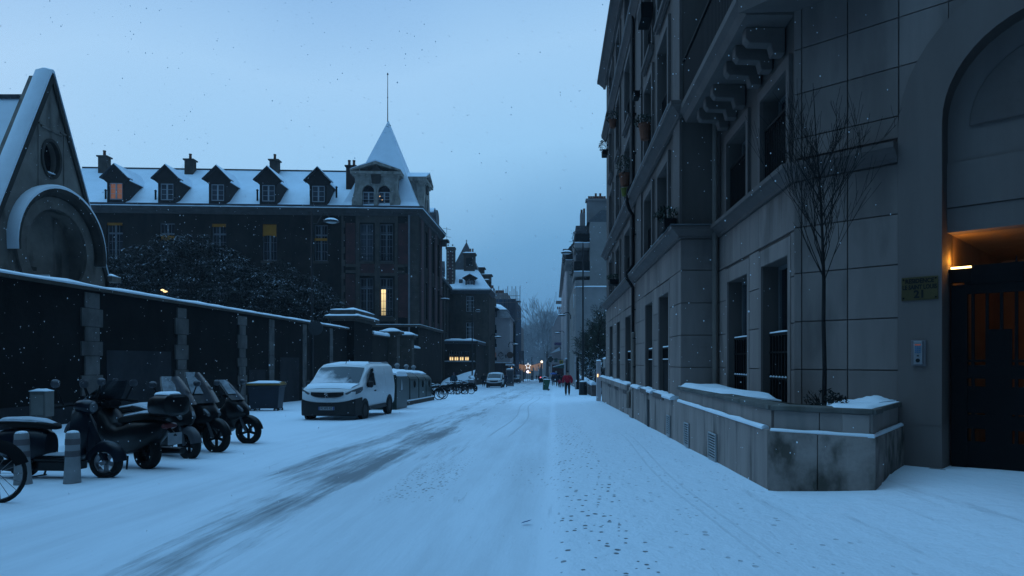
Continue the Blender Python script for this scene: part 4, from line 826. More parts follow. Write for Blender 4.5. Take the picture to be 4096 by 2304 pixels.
# pavilion roof: pyramid with a flared foot
cx, cy, tw = -17.05, 70.75, 4.0
mb = MB(); rg_ = []
for w, z in ((tw + .15, EV + .3), (tw - .45, EV + .95), (tw - .95, EV + 2.1), (tw - 1.5, EV + 3.55), (.03, 24.9)): rg_.append([(cx - w, cy - w, z), (cx + w, cy - w, z), (cx + w, cy + w, z), (cx - w, cy + w, z)])
mb.ring(rg_); sp = mb.build('spire_roof', MR, hb)
mb = MB()
for i in range(34):                                            # bare slates where the snow has slid off near the tip
    t = random.uniform(0, 1) ** 1.6; z = 24.6 - 2.6 * t if i < 24 else random.uniform(18.5, 22); w = (24.9 - z) * .36; u = random.uniform(-.8, .8) * w
    mb.box((cx + u, cy - w * 1.0 - .03, z), (cx + u + random.uniform(.1, .35), cy - w + .06, z + random.uniform(.03, .07)))
mb.build('bare_slates', SLATE, sp)
mb = MB(); mb.tube([(cx - .08, cy, 24.5), (cx - .08, cy, 29.7)], [.05, .028], 6); mb.lathe((cx - .08, cy, 29.65), [(.02, 0), (.09, .06), (.07, .14), (.01, .26)], 8); mb.lathe((cx - .08, cy, 27.3), [(.03, 0), (.07, .04), (.03, .1)], 8); mb.build('finial_rod', IRON, hb)
# wing dormers
def dormer(fr, uc, w, lit=None, par=hb, zb=EV + .75, h=1.65, n0=.02):
    t0 = zb + h; pk = t0 + h * .98; ow = w / 2 + .50
    mb = MB()
    for sg in (-1, 1): a, b = sorted((uc + sg * w / 2, uc + sg * (w / 2 - .2))); mb.fbox(fr, a, b, n0 - 3.4, n0, zb - .3, t0 + .35)
    mb.fbox(fr, uc - w / 2 + .2, uc + w / 2 - .2, n0 - .2, n0 - .02, zb - .3, zb)
    mb.prism([(uc - w / 2, t0 - .05), (uc + w / 2, t0 - .05), (uc + ow - .06, t0 + .34), (uc + .05, pk - .1), (uc - .05, pk - .1), (uc - ow + .06, t0 + .34)], lambda u, z: fr.p(u, n0 - .2, z), lambda u, z: fr.p(u, n0 + .06, z))
    d = mb.build('dormer', mat('dormer_timber', (.03, .026, .025), .85, .3, 4), par)
    window(d, fr, uc - w / 2 + .2, uc + w / 2 - .2, zb, t0 - .05, n0 - .14, 1, 3, .08, .035, fm=FRAME_W, gm=lit or GLASS_S)
    mb = MB(); s = MB()
    for sg in (-1, 1):      # hood over the front, then the plain roof running back into the slope
        a = [(uc + sg * ow, t0 + .30), (uc, pk)]
        mb.ring([[fr.p(u, n, z + dz) for n, dz in ((n0 + .42, 0), (n0 + .42, .09), (n0 - .5, .09), (n0 - .5, 0))] for u, z in a])
        b = [(uc + sg * (w / 2 + .10), t0 + .25), (uc + sg * w * .25, t0 + .25 + (pk - t0 - .25) * .56), (uc, pk)]
        mb.ring([[fr.p(u, n, z + dz) for n, dz in ((n0 - .51, 0), (n0 - .51, .08), (n0 - 4.2, .08), (n0 - 4.2, 0))] for u, z in b])
        s.ring([[fr.p(u, n, z + dz) for n, dz in ((n0 + .38, .091), (n0 + .30, .17), (n0 - .5, .18), (n0 - .5, .091))] for u, z in a])
        s.ring([[fr.p(u, n, z + dz) for n, dz in ((n0 - .505, .081), (n0 - .52, .17), (n0 - 4.2, .19), (n0 - 4.2, .081))] for u, z in b])
    mb.build('dormer_roof', SLATE, d); s.build('dormer_snow', MR, d); return d
LIT_OR = emit('orange_curtain', (.85, .30, .14), .13)
for i, px in enumerate((484, 682, 880, 1079, 1276)): dormer(FL, uL(px, 66.2 + i * .12), 1.62, LIT_OR if i == 0 else None)
def chim(fr, u, n, z0, z1, w, d, par=hb, pots=1, mt=HSTONE, top=.14):
    mb = MB(); mb.fbox(fr, u - w / 2, u + w / 2, n - d / 2, n + d / 2, z0, z1); mb.fbox(fr, u - w / 2 - .12, u + w / 2 + .12, n - d / 2 - .12, n + d / 2 + .12, z1, z1 + top); c = mb.build('chimney', mt, par)
    for k in range(pots): p = fr.p(u - w / 2 + w * (k + .5) / pots, n, z1 + top); m2 = MB(); m2.lathe(p, [(.15, 0), (.13, .5), (.16, .52), (.15, .62)], 8); m2.build('chimney_pot', TERRA, c)
    return c
for px, b in ((451, 21.2), (781, 21.0), (1110, 21.1)): chim(FL, uL(px, 72), -RD + .6, 18.6, b, .85, .8)
chim(FL, uL(1412, 70), -3.6, 16.5, 19.9, .95, .8, pots=2, mt=mat('soot_brick', (.045, .03, .028), .9, .3))
for px, z in ((440, 16.0), (632, 16.0), (1028, 16.2), (1237, 16.7), (1340, 16.6)):
    p = FL.p(uL(px, 67), -1.1, z - .4); mb = MB(); mb.tube([p, (p[0], p[1], z + .6)], .09, 7); mb.lathe((p[0], p[1], z + .6), [(.09, 0), (.15, .04), (.02, .16)], 7); mb.build('vent_pipe', IRON, hb)
# window joinery, blinds
BL = mat('ochre_blind', (.34, .135, .018), .8, .15)
for k, o in enumerate(wins):
    tw_ = (k >= 10); gl = GLASS
    if k == 10: gl = GLASS_S
    w = window(hb, FL, o[0], o[1], o[2], o[3], -.28, 2, 5 if tw_ else 4, .10, .035, fm=FRAME_G, gm=gl, transom=o[3] - 1.0)
    mb = MB(); mb.fbox(FL, o[0] - .12, o[1] + .12, -.02, .1, o[2] - .22, o[2]); mb.build('window_sill', HSTONE, hb)
    if tw_: mb = MB(); mb.fbox(FL, o[0], o[1], .02, .06, o[2] + .5, o[2] + .55); mb.fbox(FL, o[0], o[1], .02, .06, o[2] + .1, o[2] + .14); mb.build('window_rail', IRON, hb)
for px0, px1, z0, z1 in ((447, 505, 13.05, 13.3), (649, 705, 11.6, 12.1), (850, 905, 13.0, 13.3), (1046, 1103, 12.1, 13.35), (1251, 1303, 11.75, 12.0)):
    mb = MB(); a, b = uL(px0, 66.2), uL(px1, 66.2); kk = 9
    mb.ring([[FL.p(a + (b - a) * i / kk, n, z) for n, z in ((-.16, z1), (-.13, z1), (-.10 , z0 + .12 * math.sin(math.pi * i / kk) * (z1 > 13.3)), (-.13, z0 + .12 * math.sin(math.pi * i / kk) * (z1 > 13.3)))] for i in range(kk + 1)]); mb.build('blind', BL, hb)
o = wins[13]; lit = emit('lit_window', (1.0, .74, .34), .75); lm = lit.node_tree
g_ = lm.nodes.new('ShaderNodeNewGeometry'); s_ = lm.nodes.new('ShaderNodeSeparateXYZ'); lm.links.new(g_.outputs['Position'], s_.inputs[0])
mr = lm.nodes.new('ShaderNodeMapRange'); mr.inputs[1].default_value = 4.4; mr.inputs[2].default_value = 7.1; mr.inputs[3].default_value = .32; mr.inputs[4].default_value = 1.5; lm.links.new(s_.outputs[2], mr.inputs[0]); lm.links.new(mr.outputs[0], lm.nodes['Principled BSDF'].inputs['Emission Strength'])
mb = MB(); mb.fbox(FL, o[0] + .13, (o[0] + o[1]) / 2 - .09, -.262, -.255, o[2] + .14, o[3] - 1.1); mb.build('lit_blind', lit, hb)
for o in swins: window(hb, FS, o[0], o[1], o[2], o[3], -.28, 2, 5, .1, .035, transom=o[3] - 1.0)
# great stone dormer on the front, one on the side, a round topped one further on
def bigdormer(fr, uc, w, n0, depth, par=hb):
    zb, zc_, = EV + .3, 18.1
    mb = MB(); ws = [(uc - w / 2 + .82, uc - .2), (uc + .2, uc + w / 2 - .82)]
    for a, b in ((uc - w / 2 + .12, ws[0][0]), (ws[0][1], ws[1][0]), (ws[1][1], uc + w / 2 - .12)): mb.fbox(fr, a, b, n0 - depth, n0, zb, 17.3) if b - a > .5 else mb.fbox(fr, a, b, n0 - .4, n0, zb, 17.3)
    for a, b in ws:                                             # round arches
        c_, r_ = (a + b) / 2, (b - a) / 2; pts = [(a, 17.3 - .6)]
        poly = [(c_ - r_ * math.cos(math.pi * i / 12), 16.65 + r_ * math.sin(math.pi * i / 12)) for i in range(13)]
        for i in range(12): q = [poly[i], poly[i + 1], (poly[i + 1][0], 17.302), (poly[i][0], 17.302)]; mb.prism(q, lambda u, z: fr.p(u, n0 - .35, z), lambda u, z: fr.p(u, n0 - .005, z))
    mb.fbox(fr, uc - w / 2 + .12, uc + w / 2 - .12, n0 - depth, n0, 17.303, zc_)
    for sgn in (-1, 1):                                         # flared foot
        e_ = uc + sgn * (w / 2 - .12); mb.prism([(e_, zb), (e_ + sgn * .32, zb), (e_ + sgn * .3, zb + .7), (e_ + sgn * .08, zb + 1.5), (e_, zb + 2.2)], lambda u, z: fr.p(u, n0 - .6, z), lambda u, z: fr.p(u, n0 + .01, z))
    d = mb.build('stone_dormer', HSTONE_L, par)
    mb = MB(); mb.fbox(fr, uc - w / 2 - .05, uc + w / 2 + .05, n0 - depth, n0 + .12, zc_, zc_ + .16); mb.fbox(fr, uc - w / 2 - .28, uc + w / 2 + .28, n0 - depth, n0 + .35, zc_ + .161, zc_ + .40)
    a, pk = w / 2 + .3, zc_ + 1.38
    mb.prism([(uc - a, zc_ + .401), (uc - a, zc_ + .56), (uc, pk), (uc + a, zc_ + .56), (uc + a, zc_ + .401), (uc, pk - .28)], lambda u, z: fr.p(u, n0 - depth, z), lambda u, z: fr.p(u, n0 + .36, z)); mb.build('pediment', HSTONE_L, d)
    mb = MB(); mb.prism([(uc - .55, zc_ + .41), (uc - .35, zc_ - .75), (uc + .35, zc_ - .75), (uc + .55, zc_ + .41), (uc, pk - .3)], lambda u, z: fr.p(u, n0 - .1, z), lambda u, z: fr.p(u, n0 + .13, z)); mb.build('keystone', HSTONE, d)
    s = MB(); s.prism([(uc - a, zc_ + .57), (uc - a + .1, zc_ + .66), (uc, pk + .14), (uc + a - .1, zc_ + .66), (uc + a, zc_ + .57), (uc, pk + .01)], lambda u, z: fr.p(u, n0 - depth, z), lambda u, z: fr.p(u, n0 + .34, z)); s.build('snow', MR, d)
    for a, b in ws:
        window(d, fr, a, b, zb + .05, 16.6, n0 - .3, 1, 4, .08, .035, fm=FRAME_W, gm=GLASS_S)
        mb = MB(); c_, r_ = (a + b) / 2, (b - a) / 2; mb.prism([(c_ - r_ * math.cos(math.pi * i / 12), 16.61 + r_ * math.sin(math.pi * i / 12)) for i in range(13)], lambda u, z: fr.p(u, n0 - .34, z), lambda u, z: fr.p(u, n0 - .26, z)); mb.build('fanlight', GLASS, d)
    mb = MB(); mb.fbox(fr, uc - w / 2 + .82, uc + w / 2 - .82, n0 - .1, n0 - .06, zb + .62, zb + .67); mb.build('railing', IRON, d)
    return d
bd = bigdormer(FL, uL(1506, 66.9), 4.3, .06, 3.4)
mb = MB(); p = FL.p(uL(1519, 66.9), -.22, Z(784, 66.9)); mb.lathe(p, [(.0, -.06), (.06, 0), (.0, .06)], 8); p = FL.p(uL(1528, 66.9), -.22, Z(798, 66.9)); mb.lathe(p, [(.0, -.05), (.05, 0), (.0, .05)], 8); mb.build('lit_bulb', emit('window_bulb', (1, .6, .25), 1.6), bd)
bigdormer(FS, 4.0, 3.4, .06, 2.8)
mb = MB(); cpt = [(9.6 - 1.15 * math.cos(math.pi * i / 12), 15.95 + 1.0 * math.sin(math.pi * i / 12)) for i in range(13)]; mb.prism([(9.6 - 1.0, EV)] + cpt + [(9.6 + 1.0, EV)], lambda u, z: FS.p(u, -3, z), lambda u, z: FS.p(u, .25, z)); rd = mb.build('round_dormer', SLATE, hb)
s = MB(); c2 = [(9.6 - 1.2 * math.cos(math.pi * i / 12), 15.95 + 1.06 * math.sin(math.pi * i / 12)) for i in range(2, 11)]; c3 = [(9.6 - 1.3 * math.cos(math.pi * i / 12), 15.98 + 1.2 * math.sin(math.pi * i / 12)) for i in range(2, 11)]
s.prism(c2 + c3[::-1], lambda u, z: FS.p(u, -3, z), lambda u, z: FS.p(u, .0, z)); s.build('snow', MR, rd)
mb = MB(); mb.fbox(FS, 13.0, 14.2, -1, .9, 14.0, 14.3); mb.fbox(FS, 13.1, 14.1, -1, .6, 13.6, 13.99); mb.build('end_cornice', HSTONE, hb)
mb = MB(); mb.add([FS.p(8, .3, EV + .3), FS.p(13.6, .3, EV + .3), FS.p(13.6, -5, EV + 3.2), FS.p(8, -5, EV + 3.2)], [(0, 1, 2, 3)]); mb.build('side_roof', MR, hb)
mb = MB(); q = FL.p(uL(1633), .12, 3); mb.tube([(q[0], q[1], 14.3), (q[0], q[1], .6)], .09, 7); mb.build('drainpipe', ZINC, hb)
# ---------------------------------------------------------------- recessed side wing, second pavilion with brick chimney, low annex
sw = thing('hospital_wing', 'narrow dark recessed hospital wing between the two tall pavilions', 'building', (-16, 100, G(-15, 100)))
FV = Fr((-14.9, 80.7), (-2.0, 31.5)); 
mb = MB(); mb.fbox(FV, -1, 32, -6, 0, -4.6, 11.6); mb.build('wall', HWALL, sw); mb = MB(); mb.fbox(FV, -1, 32, -6.2, .4, 11.601, 12.0); mb.build('cornice', SLATE, sw)
mb = MB(); mb.prism([(0.3, 12.0), (-5, 15.4), (-9, 12)], lambda n, z: FV.p(0, n, z), lambda n, z: FV.p(32, n, z)); mb.build('roof', MR, sw)
for u in (4, 9, 14, 19, 24): mb = MB(); mb.fbox(FV, u, u + .9, -.05, .25, -3.6, 11.5); mb.build('pilaster', HSTONE, sw)
for u in (7, 13, 19): mb = MB(); mb.prism([(u - .7, 12.4), (u + .7, 12.4), (u + .7, 13.6), (u, 14.6), (u - .7, 13.6)], lambda a, z: FV.p(a, -2.5, z), lambda a, z: FV.p(a, .3, z)); mb.build('dormer', SLATE, sw)
pv2 = thing('hospital_pavilion', 'brown stone hospital pavilion with a tall brick chimney, snowy roof and single dormer', 'building', (-14, 114, G(-12, 112)))
FP = Fr((-17.6, 112), (1, 0)); FPS = Fr((-10.6, 112), (0, 1)); EP = 11.55
def uP(px, d=112): return X(px, d) + 17.6
pw = [(uP(1865), uP(1894), Z(1247, 112), Z(1184, 112)), (uP(1865), uP(1894), Z(1358, 112), Z(1290, 112))]
mb = MB(); wall(mb, FP, (0, 7.0), (-4.5, EP), pw, 0, -.3); wall(mb, FPS, (0, 16), (-4.5, EP), [], 0, -.3); mb.build('wall', mat('brown_render', (.06, .05, .042), .9, .3, .7, .2, stain=(.03, .027, .025)), pv2, normals=False)
for o in pw: window(pv2, FP, *o, -.25, 2, 4, .09, .04, fm=FRAME_W, transom=o[3] - .75)
for z0, z1 in ((Z(1270, 112), Z(1254, 112)), (Z(1287, 112), Z(1280, 112))): mb = MB(); mb.fbox(FP, uP(1863), uP(1896), -.02, .06, z0, z1); mb.build('stone_panel', HSTONE, pv2)
mb = MB(); mb.fbox(FP, 6.2, 7.0, -.02, .09, -4.4, EP - .3); mb.fbox(FPS, 0.09, .8, -.02, .08, -4.4, EP - .3); mb.build('quoin', HSTONE, pv2)
prof = [(0, EP - .5), (.15, EP - .45), (.5, EP), (.5, EP + .25), (0, EP + .27)]
mb = MB(); mb.ring([[FP.p(-.5, n, z) for n, z in prof], [(-10.6 + n, 112 - n, z) for n, z in prof], [FPS.p(8, n, z) for n, z in prof]]); mb.build('cornice', SLATE, pv2)
s = MB(); snowstrip(s, FP.p(-.4, .52, EP + .1), FP.p(7.4, .52, EP + .1), .12, .09, (0, 1, 0)); s.build('gutter_snow', SNOW, pv2)
mb = MB(); mb.ring([[(-18.0, 111.6, EP + .3), (-10.2, 111.6, EP + .3), (-10.2, 124, EP + .3), (-18.0, 124, EP + .3)], [(-17.2, 112.8, EP + 1.4), (-11, 112.8, EP + 1.4), (-11, 123, EP + 1.4), (-17.2, 123, EP + 1.4)], [(-16.6, 116.5, 16.1), (-13.2, 116.5, 16.1), (-13.2, 119.5, 16.1), (-16.6, 119.5, 16.1)]]); mb.build('roof', MR, pv2)
cp = MB(); d_ = 112.6; cp.box((X(1785, d_), d_, EP - .5), (X(1818, d_), d_ + 1.2, 18.5)); cp.box((X(1784, d_) - .06, d_ - .1, 18.5), (X(1818, d_) + .08, d_ + 1.3, 18.85)); cp.box((X(1785, d_) - .05, d_ - .1, EP + .2), (X(1818, d_) + .05, d_ + 1.3, EP + 1.1)); cp_ = cp.build('chimney', HSTONE, pv2)
mb = MB(); mb.box((X(1793, d_), d_ - .06, EP + 1.12), (X(1810, d_), d_ + .2, 18.2)); mb.build('brick_face', BRICK, cp_)
mb = MB(); 
for k in range(12): z = EP + 1.3 + k * .56; mb.box((X(1790, d_), d_ - .08, z), (X(1795, d_), d_ + .1, z + .26)); mb.box((X(1808, d_), d_ - .08, z), (X(1813, d_), d_ + .1, z + .26))
mb.build('quoin_stones', HSTONE_L, cp_)
d_ = 118; c_ = X(1866, d_); mb = MB(); mb.ring([[(c_ - w, d_ - w, z), (c_ + w, d_ - w, z), (c_ + w, d_ + w, z), (c_ - w, d_ + w, z)] for w, z in ((2.3, 15.2), (1.6, 17), (.03, 20.6))]); mb.build('spire_roof', SLATE, pv2); mb = MB(); mb.tube([(c_, d_, 20.4), (c_, d_, 21.0)], .05, 5); mb.box((c_ - .16, d_ - .04, 20.75), (c_ + .16, d_ + .04, 20.83)); mb.build('finial', IRON, pv2)
mb = MB(); a, b = X(1855, 115.5), X(1899, 115.5); mb.box((a, 115.5, 15.2), (b, 117, 18.0)); mb.box((a - .15, 115.3, 18.0), (b + .15, 117.2, 18.3)); lc = mb.build('stone_lucarne', HSTONE, pv2); mb = MB(); mb.box((a + .4, 115.44, 16.1), (b - .4, 115.5, 17.5)); mb.build('louvre', BLACKP, lc); s = MB(); snowpatch(s, [(a - .15, 115.3, 18.301), (b + .15, 115.3, 18.301), (b + .15, 117.2, 18.301), (a - .15, 117.2, 18.301)], .2, 5, 5); s.build('snow', SNOW, lc)
for px in (1882, 1891): p = (X(px, 116.2), 116.2, 18.4); mb = MB(); mb.lathe(p, [(.15, 0), (.13, .7), (.15, .75)], 7); mb.build('chimney_pot', TERRA, pv2)
FP2 = Fr((-17.6, 112.4), (1, 0)); dormer(FP2, X(1880, 112.4) + 17.6, 1.5, None, pv2, EP + .75, 1.0)
mb = MB(); mb.box((X(1836, 112.8), 112.75, Z(1137, 112.8)), (X(1850, 112.8), 113.3, Z(1117, 112.8))); mb.build('skylight', SLATE, pv2)
for px0, px1, y0, y1, d_ in ((1912, 1934, 1095, 1074, 120), (1924, 1962, 1150, 1102, 116), (1934, 1953, 1145, 1124, 114)):
    a, b = X(px0, d_), X(px1, d_); z0, z1 = Z(y0, d_) - 1, Z(y1, d_); mb = MB(); mb.box((a, d_, z0), (b, d_ + 2, z1)); mb.box((a - .1, d_ - .1, z1), (b + .25, d_ + 2.1, z1 + .2)); sd_ = mb.build('side_dormer', HSTONE, pv2); s = MB(); snowpatch(s, [(a - .1, d_ - .1, z1 + .201), (b + .2, d_ - .1, z1 + .201), (b + .2, d_ + 2.1, z1 + .201), (a - .1, d_ + 2.1, z1 + .201)], .18, 4, 4); s.build('snow', SNOW, sd_)
an = thing('annex', 'low dark annex with four lit windows under a flat snowy roof', 'building', (-13.5, 103, G(-12, 100)))
FA1 = Fr((-16.4, 100), (1, 0)); FA2 = Fr((-11.3, 100), (0, 1)); ao = [(X(px, 100) + 16.4, X(px + 16.5, 100) + 16.4, Z(1443, 100), Z(1405, 100)) for px in (1797, 1817, 1838, 1859)]
mb = MB(); wall(mb, FA1, (0, 5.1), (-4, 2.9), ao, 0, -.25); wall(mb, FA2, (0, 12), (-4, 2.9), [], 0, -.2); mb.build('wall', mat('annex_brick_render', (.035, .027, .024), .9, .3, .8, .2), an, normals=False)
for i, o in enumerate(ao):
    w = window(an, FA1, *o, -.2, 1, 3, .05, .03, gm=GLASS); m2 = MB(); m2.fbox(FA1, o[0] + .05, o[1] - .05, -.165, -.16, o[2] + .04, o[2] + .55); m2.build('lit_pane', emit('lit_annex', (1.0, .70, .32), 1.15), w)
mb = MB(); mb.fbox(FA1, -.3, 5.4, -.02, .3, 2.55, 2.95); mb.fbox(FA2, -.3, 12, -.02, .31, 2.551, 2.949); mb.fbox(FA1, 0, 5.1, 0, .15, -.2, -.02); mb.build('cornice', SLATE, an)
s = MB(); snowpatch(s, [(-16.7, 99.7, 2.951), (-11.0, 99.7, 2.951), (-11.0, 111.9, 2.951), (-16.7, 111.9, 2.951)], .5, 8, 8, edge=.3); snowstrip(s, (-16.4, 99.84, -.02), (-11.4, 99.84, -.02), .15, .08, (0, 1, 0)); s.build('snow', MR, an, smooth=True)
# television aerial on the far roof
ae = thing('aerial', 'thin television aerial standing on the far chimney', 'aerial', (X(1786, 113), 113.0, 18.8))
mb = MB(); x0 = X(1787, 113); mb.tube([(x0, 113, 18.8), (x0, 113, 22.2)], .03, 4); mb.build('mast', IRON, ae)
for z, w in ((21.9, .65), (20.6, .7)): mb = MB(); mb.tube([(x0 - w * .9, 113, z + .1), (x0 + w, 113, z - .1)], .025, 4); [mb.tube([(x0 + k * w, 112.8, z - .1 * k), (x0 + k * w, 113.2, z - .1 * k)], .02, 4) for k in (-.8, -.3, .3, .9)]; mb.build('antenna_boom', IRON, ae)
# ---------------------------------------------------------------- two unseen blocks added out of view to darken the near street
def plainblock(name, label, fr, ln, z0, z1, dep, mt):
    t = thing(name, label, 'building', fr.p(ln / 2, -1, z0 + 1.5)); os_ = [(1.2 + k * 3.1, 2.5 + k * 3.1, z0 + 2.2 + f * 3.2, z0 + 4.2 + f * 3.2) for k in range(int(ln / 3.1)) for f in range(int((z1 - z0 - 2) / 3.2))]
    mb = MB(); wall(mb, fr, (0, ln), (z0, z1), os_, 0, -.25); mb.build('wall', mt, t, normals=False); mb = MB(); mb.fbox(fr, 0.01, ln - .01, -dep, -.26, z0, z1 - .02); mb.build('core', mt, t); mb = MB(); mb.fbox(fr, -.2, ln + .2, -dep, .35, z1, z1 + .35); mb.build('cornice', SLATE, t)
    for o in os_: mb = MB(); mb.fbox(fr, o[0], o[1], -.24, -.20, o[2], o[3]); mb.build('window', GLASS, t)
plainblock('sky_blocker_right', 'unseen plain block added behind the viewer on the right to darken the near street', Fr((4.6, 3.2), (0, -1)), 34, -1.7, 15.5, 9, STONE_P)
plainblock('sky_blocker_left', 'unseen dark block added out of view on the left to darken the near street', Fr((-14.6, -26), (0, 1)), 36, -2.0, 14.5, 9, HWALL)
# ---------------------------------------------------------------- right, beyond the apartment building: garden wall, next buildings, street line
def gz_(px, py): x, y = at(px, py); return x, y, G(x, y)
gp_ = thing('gate_post', 'white rendered gate post with a small lit lamp beyond the stone building', 'gate post', (2.5, 37.3, G(2.5, 37.3)))
mb = MB(); mb.box((2.38, 37.3, -2.6), (2.62, 37.62, .02)); mb.build('post', CREAM, gp_, bevel=.02); s = MB(); snowpatch(s, [(2.36, 37.28, .021), (2.64, 37.28, .021), (2.64, 37.64, .021), (2.36, 37.64, .021)], .06, 4, 4, edge=.3); s.build('snow_cap', SNOW, gp_, smooth=True)
mb = MB(); mb.lathe((2.44, 37.27, -.78), [(.0, -.09), (.028, -.06), (.03, .06), (.0, .09)], 8); mb.build('lamp', emit('post_lamp', (1, .62, .28), 2.2), gp_)
lw = thing('garden_wall', 'scribbled pale garden wall stub closing the gap behind the white gate post', 'wall', (3, 36.6, G(3, 36.6)))
mb = MB(); mb.box((2.72, 35.5, -2.6), (2.95, 37.2, .12)); mb.build('wall_body', GREYPL, lw); s = MB(); snowstrip(s, (2.70, 35.5, .12), (2.70, 37.2, .12), .28, .09, (1, 0, 0)); s.build('coping_snow', SNOW, lw)
mb = MB()
for i in range(9): y = 35.7 + i * .14; mb.tube([(2.712, y, -.35 - .1 * (i % 3)), (2.712, y + .08, -.55 + .12 * (i % 2)), (2.712, y + .02, -.8)], .018, 4)
mb.build('graffiti', INK, lw)
bk = thing('brick_wall', 'low dark brick wall with snow on top in front of the shrubs', 'wall', (2.7, 56, G(2.7, 56)))
mb = MB(); mb.box((2.62, 46.2, -4), (2.95, 66.5, -1.62)); mb.build('wall_body', BRICK_B, bk); s = MB(); snowstrip(s, (2.58, 46.3, -1.62), (2.58, 66.4, -1.62), .4, .22, (1, 0, 0), .7, .3); s.build('coping_snow', SNOW, bk, smooth=True)
pp = thing('gate_post', 'tall pale rendered pier with an iron gate leaf behind the brick wall', 'gate post', (2.7, 68, G(2.7, 68)))
mb = MB(); mb.box((2.62, 67.2, -4), (3.2, 68.3, .75)); mb.build('post', GREYPL, pp); mb = MB(); mb.box((2.2, 68.6, -4), (2.34, 69.0, .5)); mb.build('slim_post', CREAM, pp); mb = MB(); mb.box((2.34, 68.7, -3.0), (2.62, 68.8, .4)); mb.build('gate_leaf', IRON, pp); s = MB(); snowpatch(s, [(2.6, 67.1, .751), (3.22, 67.1, .751), (3.22, 68.4, .751), (2.6, 68.4, .751)], .12, 4, 4); s.build('snow_cap', SNOW, pp)
# second right building with roof terraces
rb = thing('terraced_building', 'grey rendered block with planted balconies and a slate mansard behind the shrubs', 'building', (6, 84, G(6, 84)))
mb = MB(); mb.box((4.32, 80, -4.5), (16, 100, Z(888, 80))); mb.build('gable_wall', mat('warm_grey_plaster', (.25, .225, .21), .85, .15, .5, .1), rb)
mb = MB(); mb.box((2.6, 78.5, -4.5), (16, 80, Z(1150, 79))); mb.box((2.6, 80.01, -4.5), (4.31, 108, Z(1120, 80))); mb.build('lower_wall', GREYPL, rb)
s = MB(); snowpatch(s, [(2.5, 78.4, Z(1150, 79)), (16, 78.4, Z(1150, 79)), (16, 80, Z(1150, 79)), (2.5, 80, Z(1150, 79))], .18, 8, 4); s.build('ledge_snow', SNOW, rb)
mb = MB(); mb.prism([(0, Z(888, 80)), (1.7, Z(836, 80)), (14, Z(836, 80)), (14, Z(888, 80))], lambda a, z: (4.0 + a - 1.5 * 0, 80.0 + (.0 if z < 17 else .6), z), lambda a, z: (4.0 + a, 100, z)); mb.build('mansard', SLATE, rb)
mb = MB(); mb.box((X(2348, 83), 83, 15), (15, 84.2, Z(803, 83))); mb.box((X(2346, 83) - .1, 82.9, Z(803, 83)), (15, 84.3, Z(803, 83) + .25)); c_ = mb.build('chimney_stack', GREYPL, rb)
for i in range(8): mb = MB(); mb.lathe((X(2357 + i * 9, 83), 83.5, Z(803, 83) + .25), [(.16, 0), (.13, .35 + .35 * (i in (3, 5))), (.16, .4 + .35 * (i in (3, 5)))], 7); mb.build('chimney_pot', TERRA, c_)
mb = MB(); mb.box((X(2321, 90), 90, 12), (X(2341, 90), 91.5, Z(852, 90))); c_ = mb.build('chimney_stack', GREYPL, rb)
for px in (2327, 2337): mb = MB(); mb.lathe((X(px, 90), 90.6, Z(852, 90)), [(.16, 0), (.14, .5 + .15 * (px > 2330)), (.16, .55 + .15 * (px > 2330))], 7); mb.build('chimney_pot', TERRA, c_)
def balc(zb, h, y0, y1, x0, x1, planted):
    mb = MB(); mb.box((x0, y0, zb - .55), (x1, y1, zb)); b = mb.build('balcony', GREYPL, rb)
    mb = MB(); mb.box((x0 + .02, y0 + .02, zb + .05), (x0 + .06, y1, zb + h)); mb.box((x0 + .061, y0 + .021, zb + .05), (x1, y0 + .06, zb + h)); mb.build('railing', IRON, b)
    s = MB(); snowstrip(s, (x0, y0 - .02, zb), (x1, y0 - .02, zb), .3, .12, (0, 1, 0)); s.build('snow', SNOW, b)
    if planted:
        mb = MB()
        for i in range(260):
            p = Vector((random.uniform(x0 - .3, x1), random.uniform(y0 - .2, y1), zb + abs(random.gauss(0, .75)) + .1)); d1 = Vector((random.gauss(0, 1), random.gauss(0, 1), random.gauss(.6, 1))).normalized() * random.uniform(.15, .4); d2 = d1.orthogonal().normalized() * .06
            mb.add([p, p + d1 * .5 + d2, p + d1, p + d1 * .5 - d2], [(0, 1, 2, 3)])
        mb.build('balcony_plants', LEAF, b)
balc(Z(970, 80), 1.1, 80.2, 86, 2.55, 4.32, True); balc(Z(1086, 80), 1.2, 80.1, 88, 2.45, 4.32, True); balc(Z(1040, 95), 1.2, 95, 103, 1.75, 2.9, True)
mb = MB(); mb.box((2.75, 82.4, Z(1150, 80)), (4.3, 100, Z(900, 82))); mb.build('recessed_wall', mat('shaded_plaster', (.13, .125, .13), .85, .2), rb)
for zz in (1200, 1290): mb = MB(); mb.box((2.58, 83.5, Z(zz + 30, 83)), (2.65, 85.6, Z(zz - 30, 83))); mb.build('window', GLASS, rb)
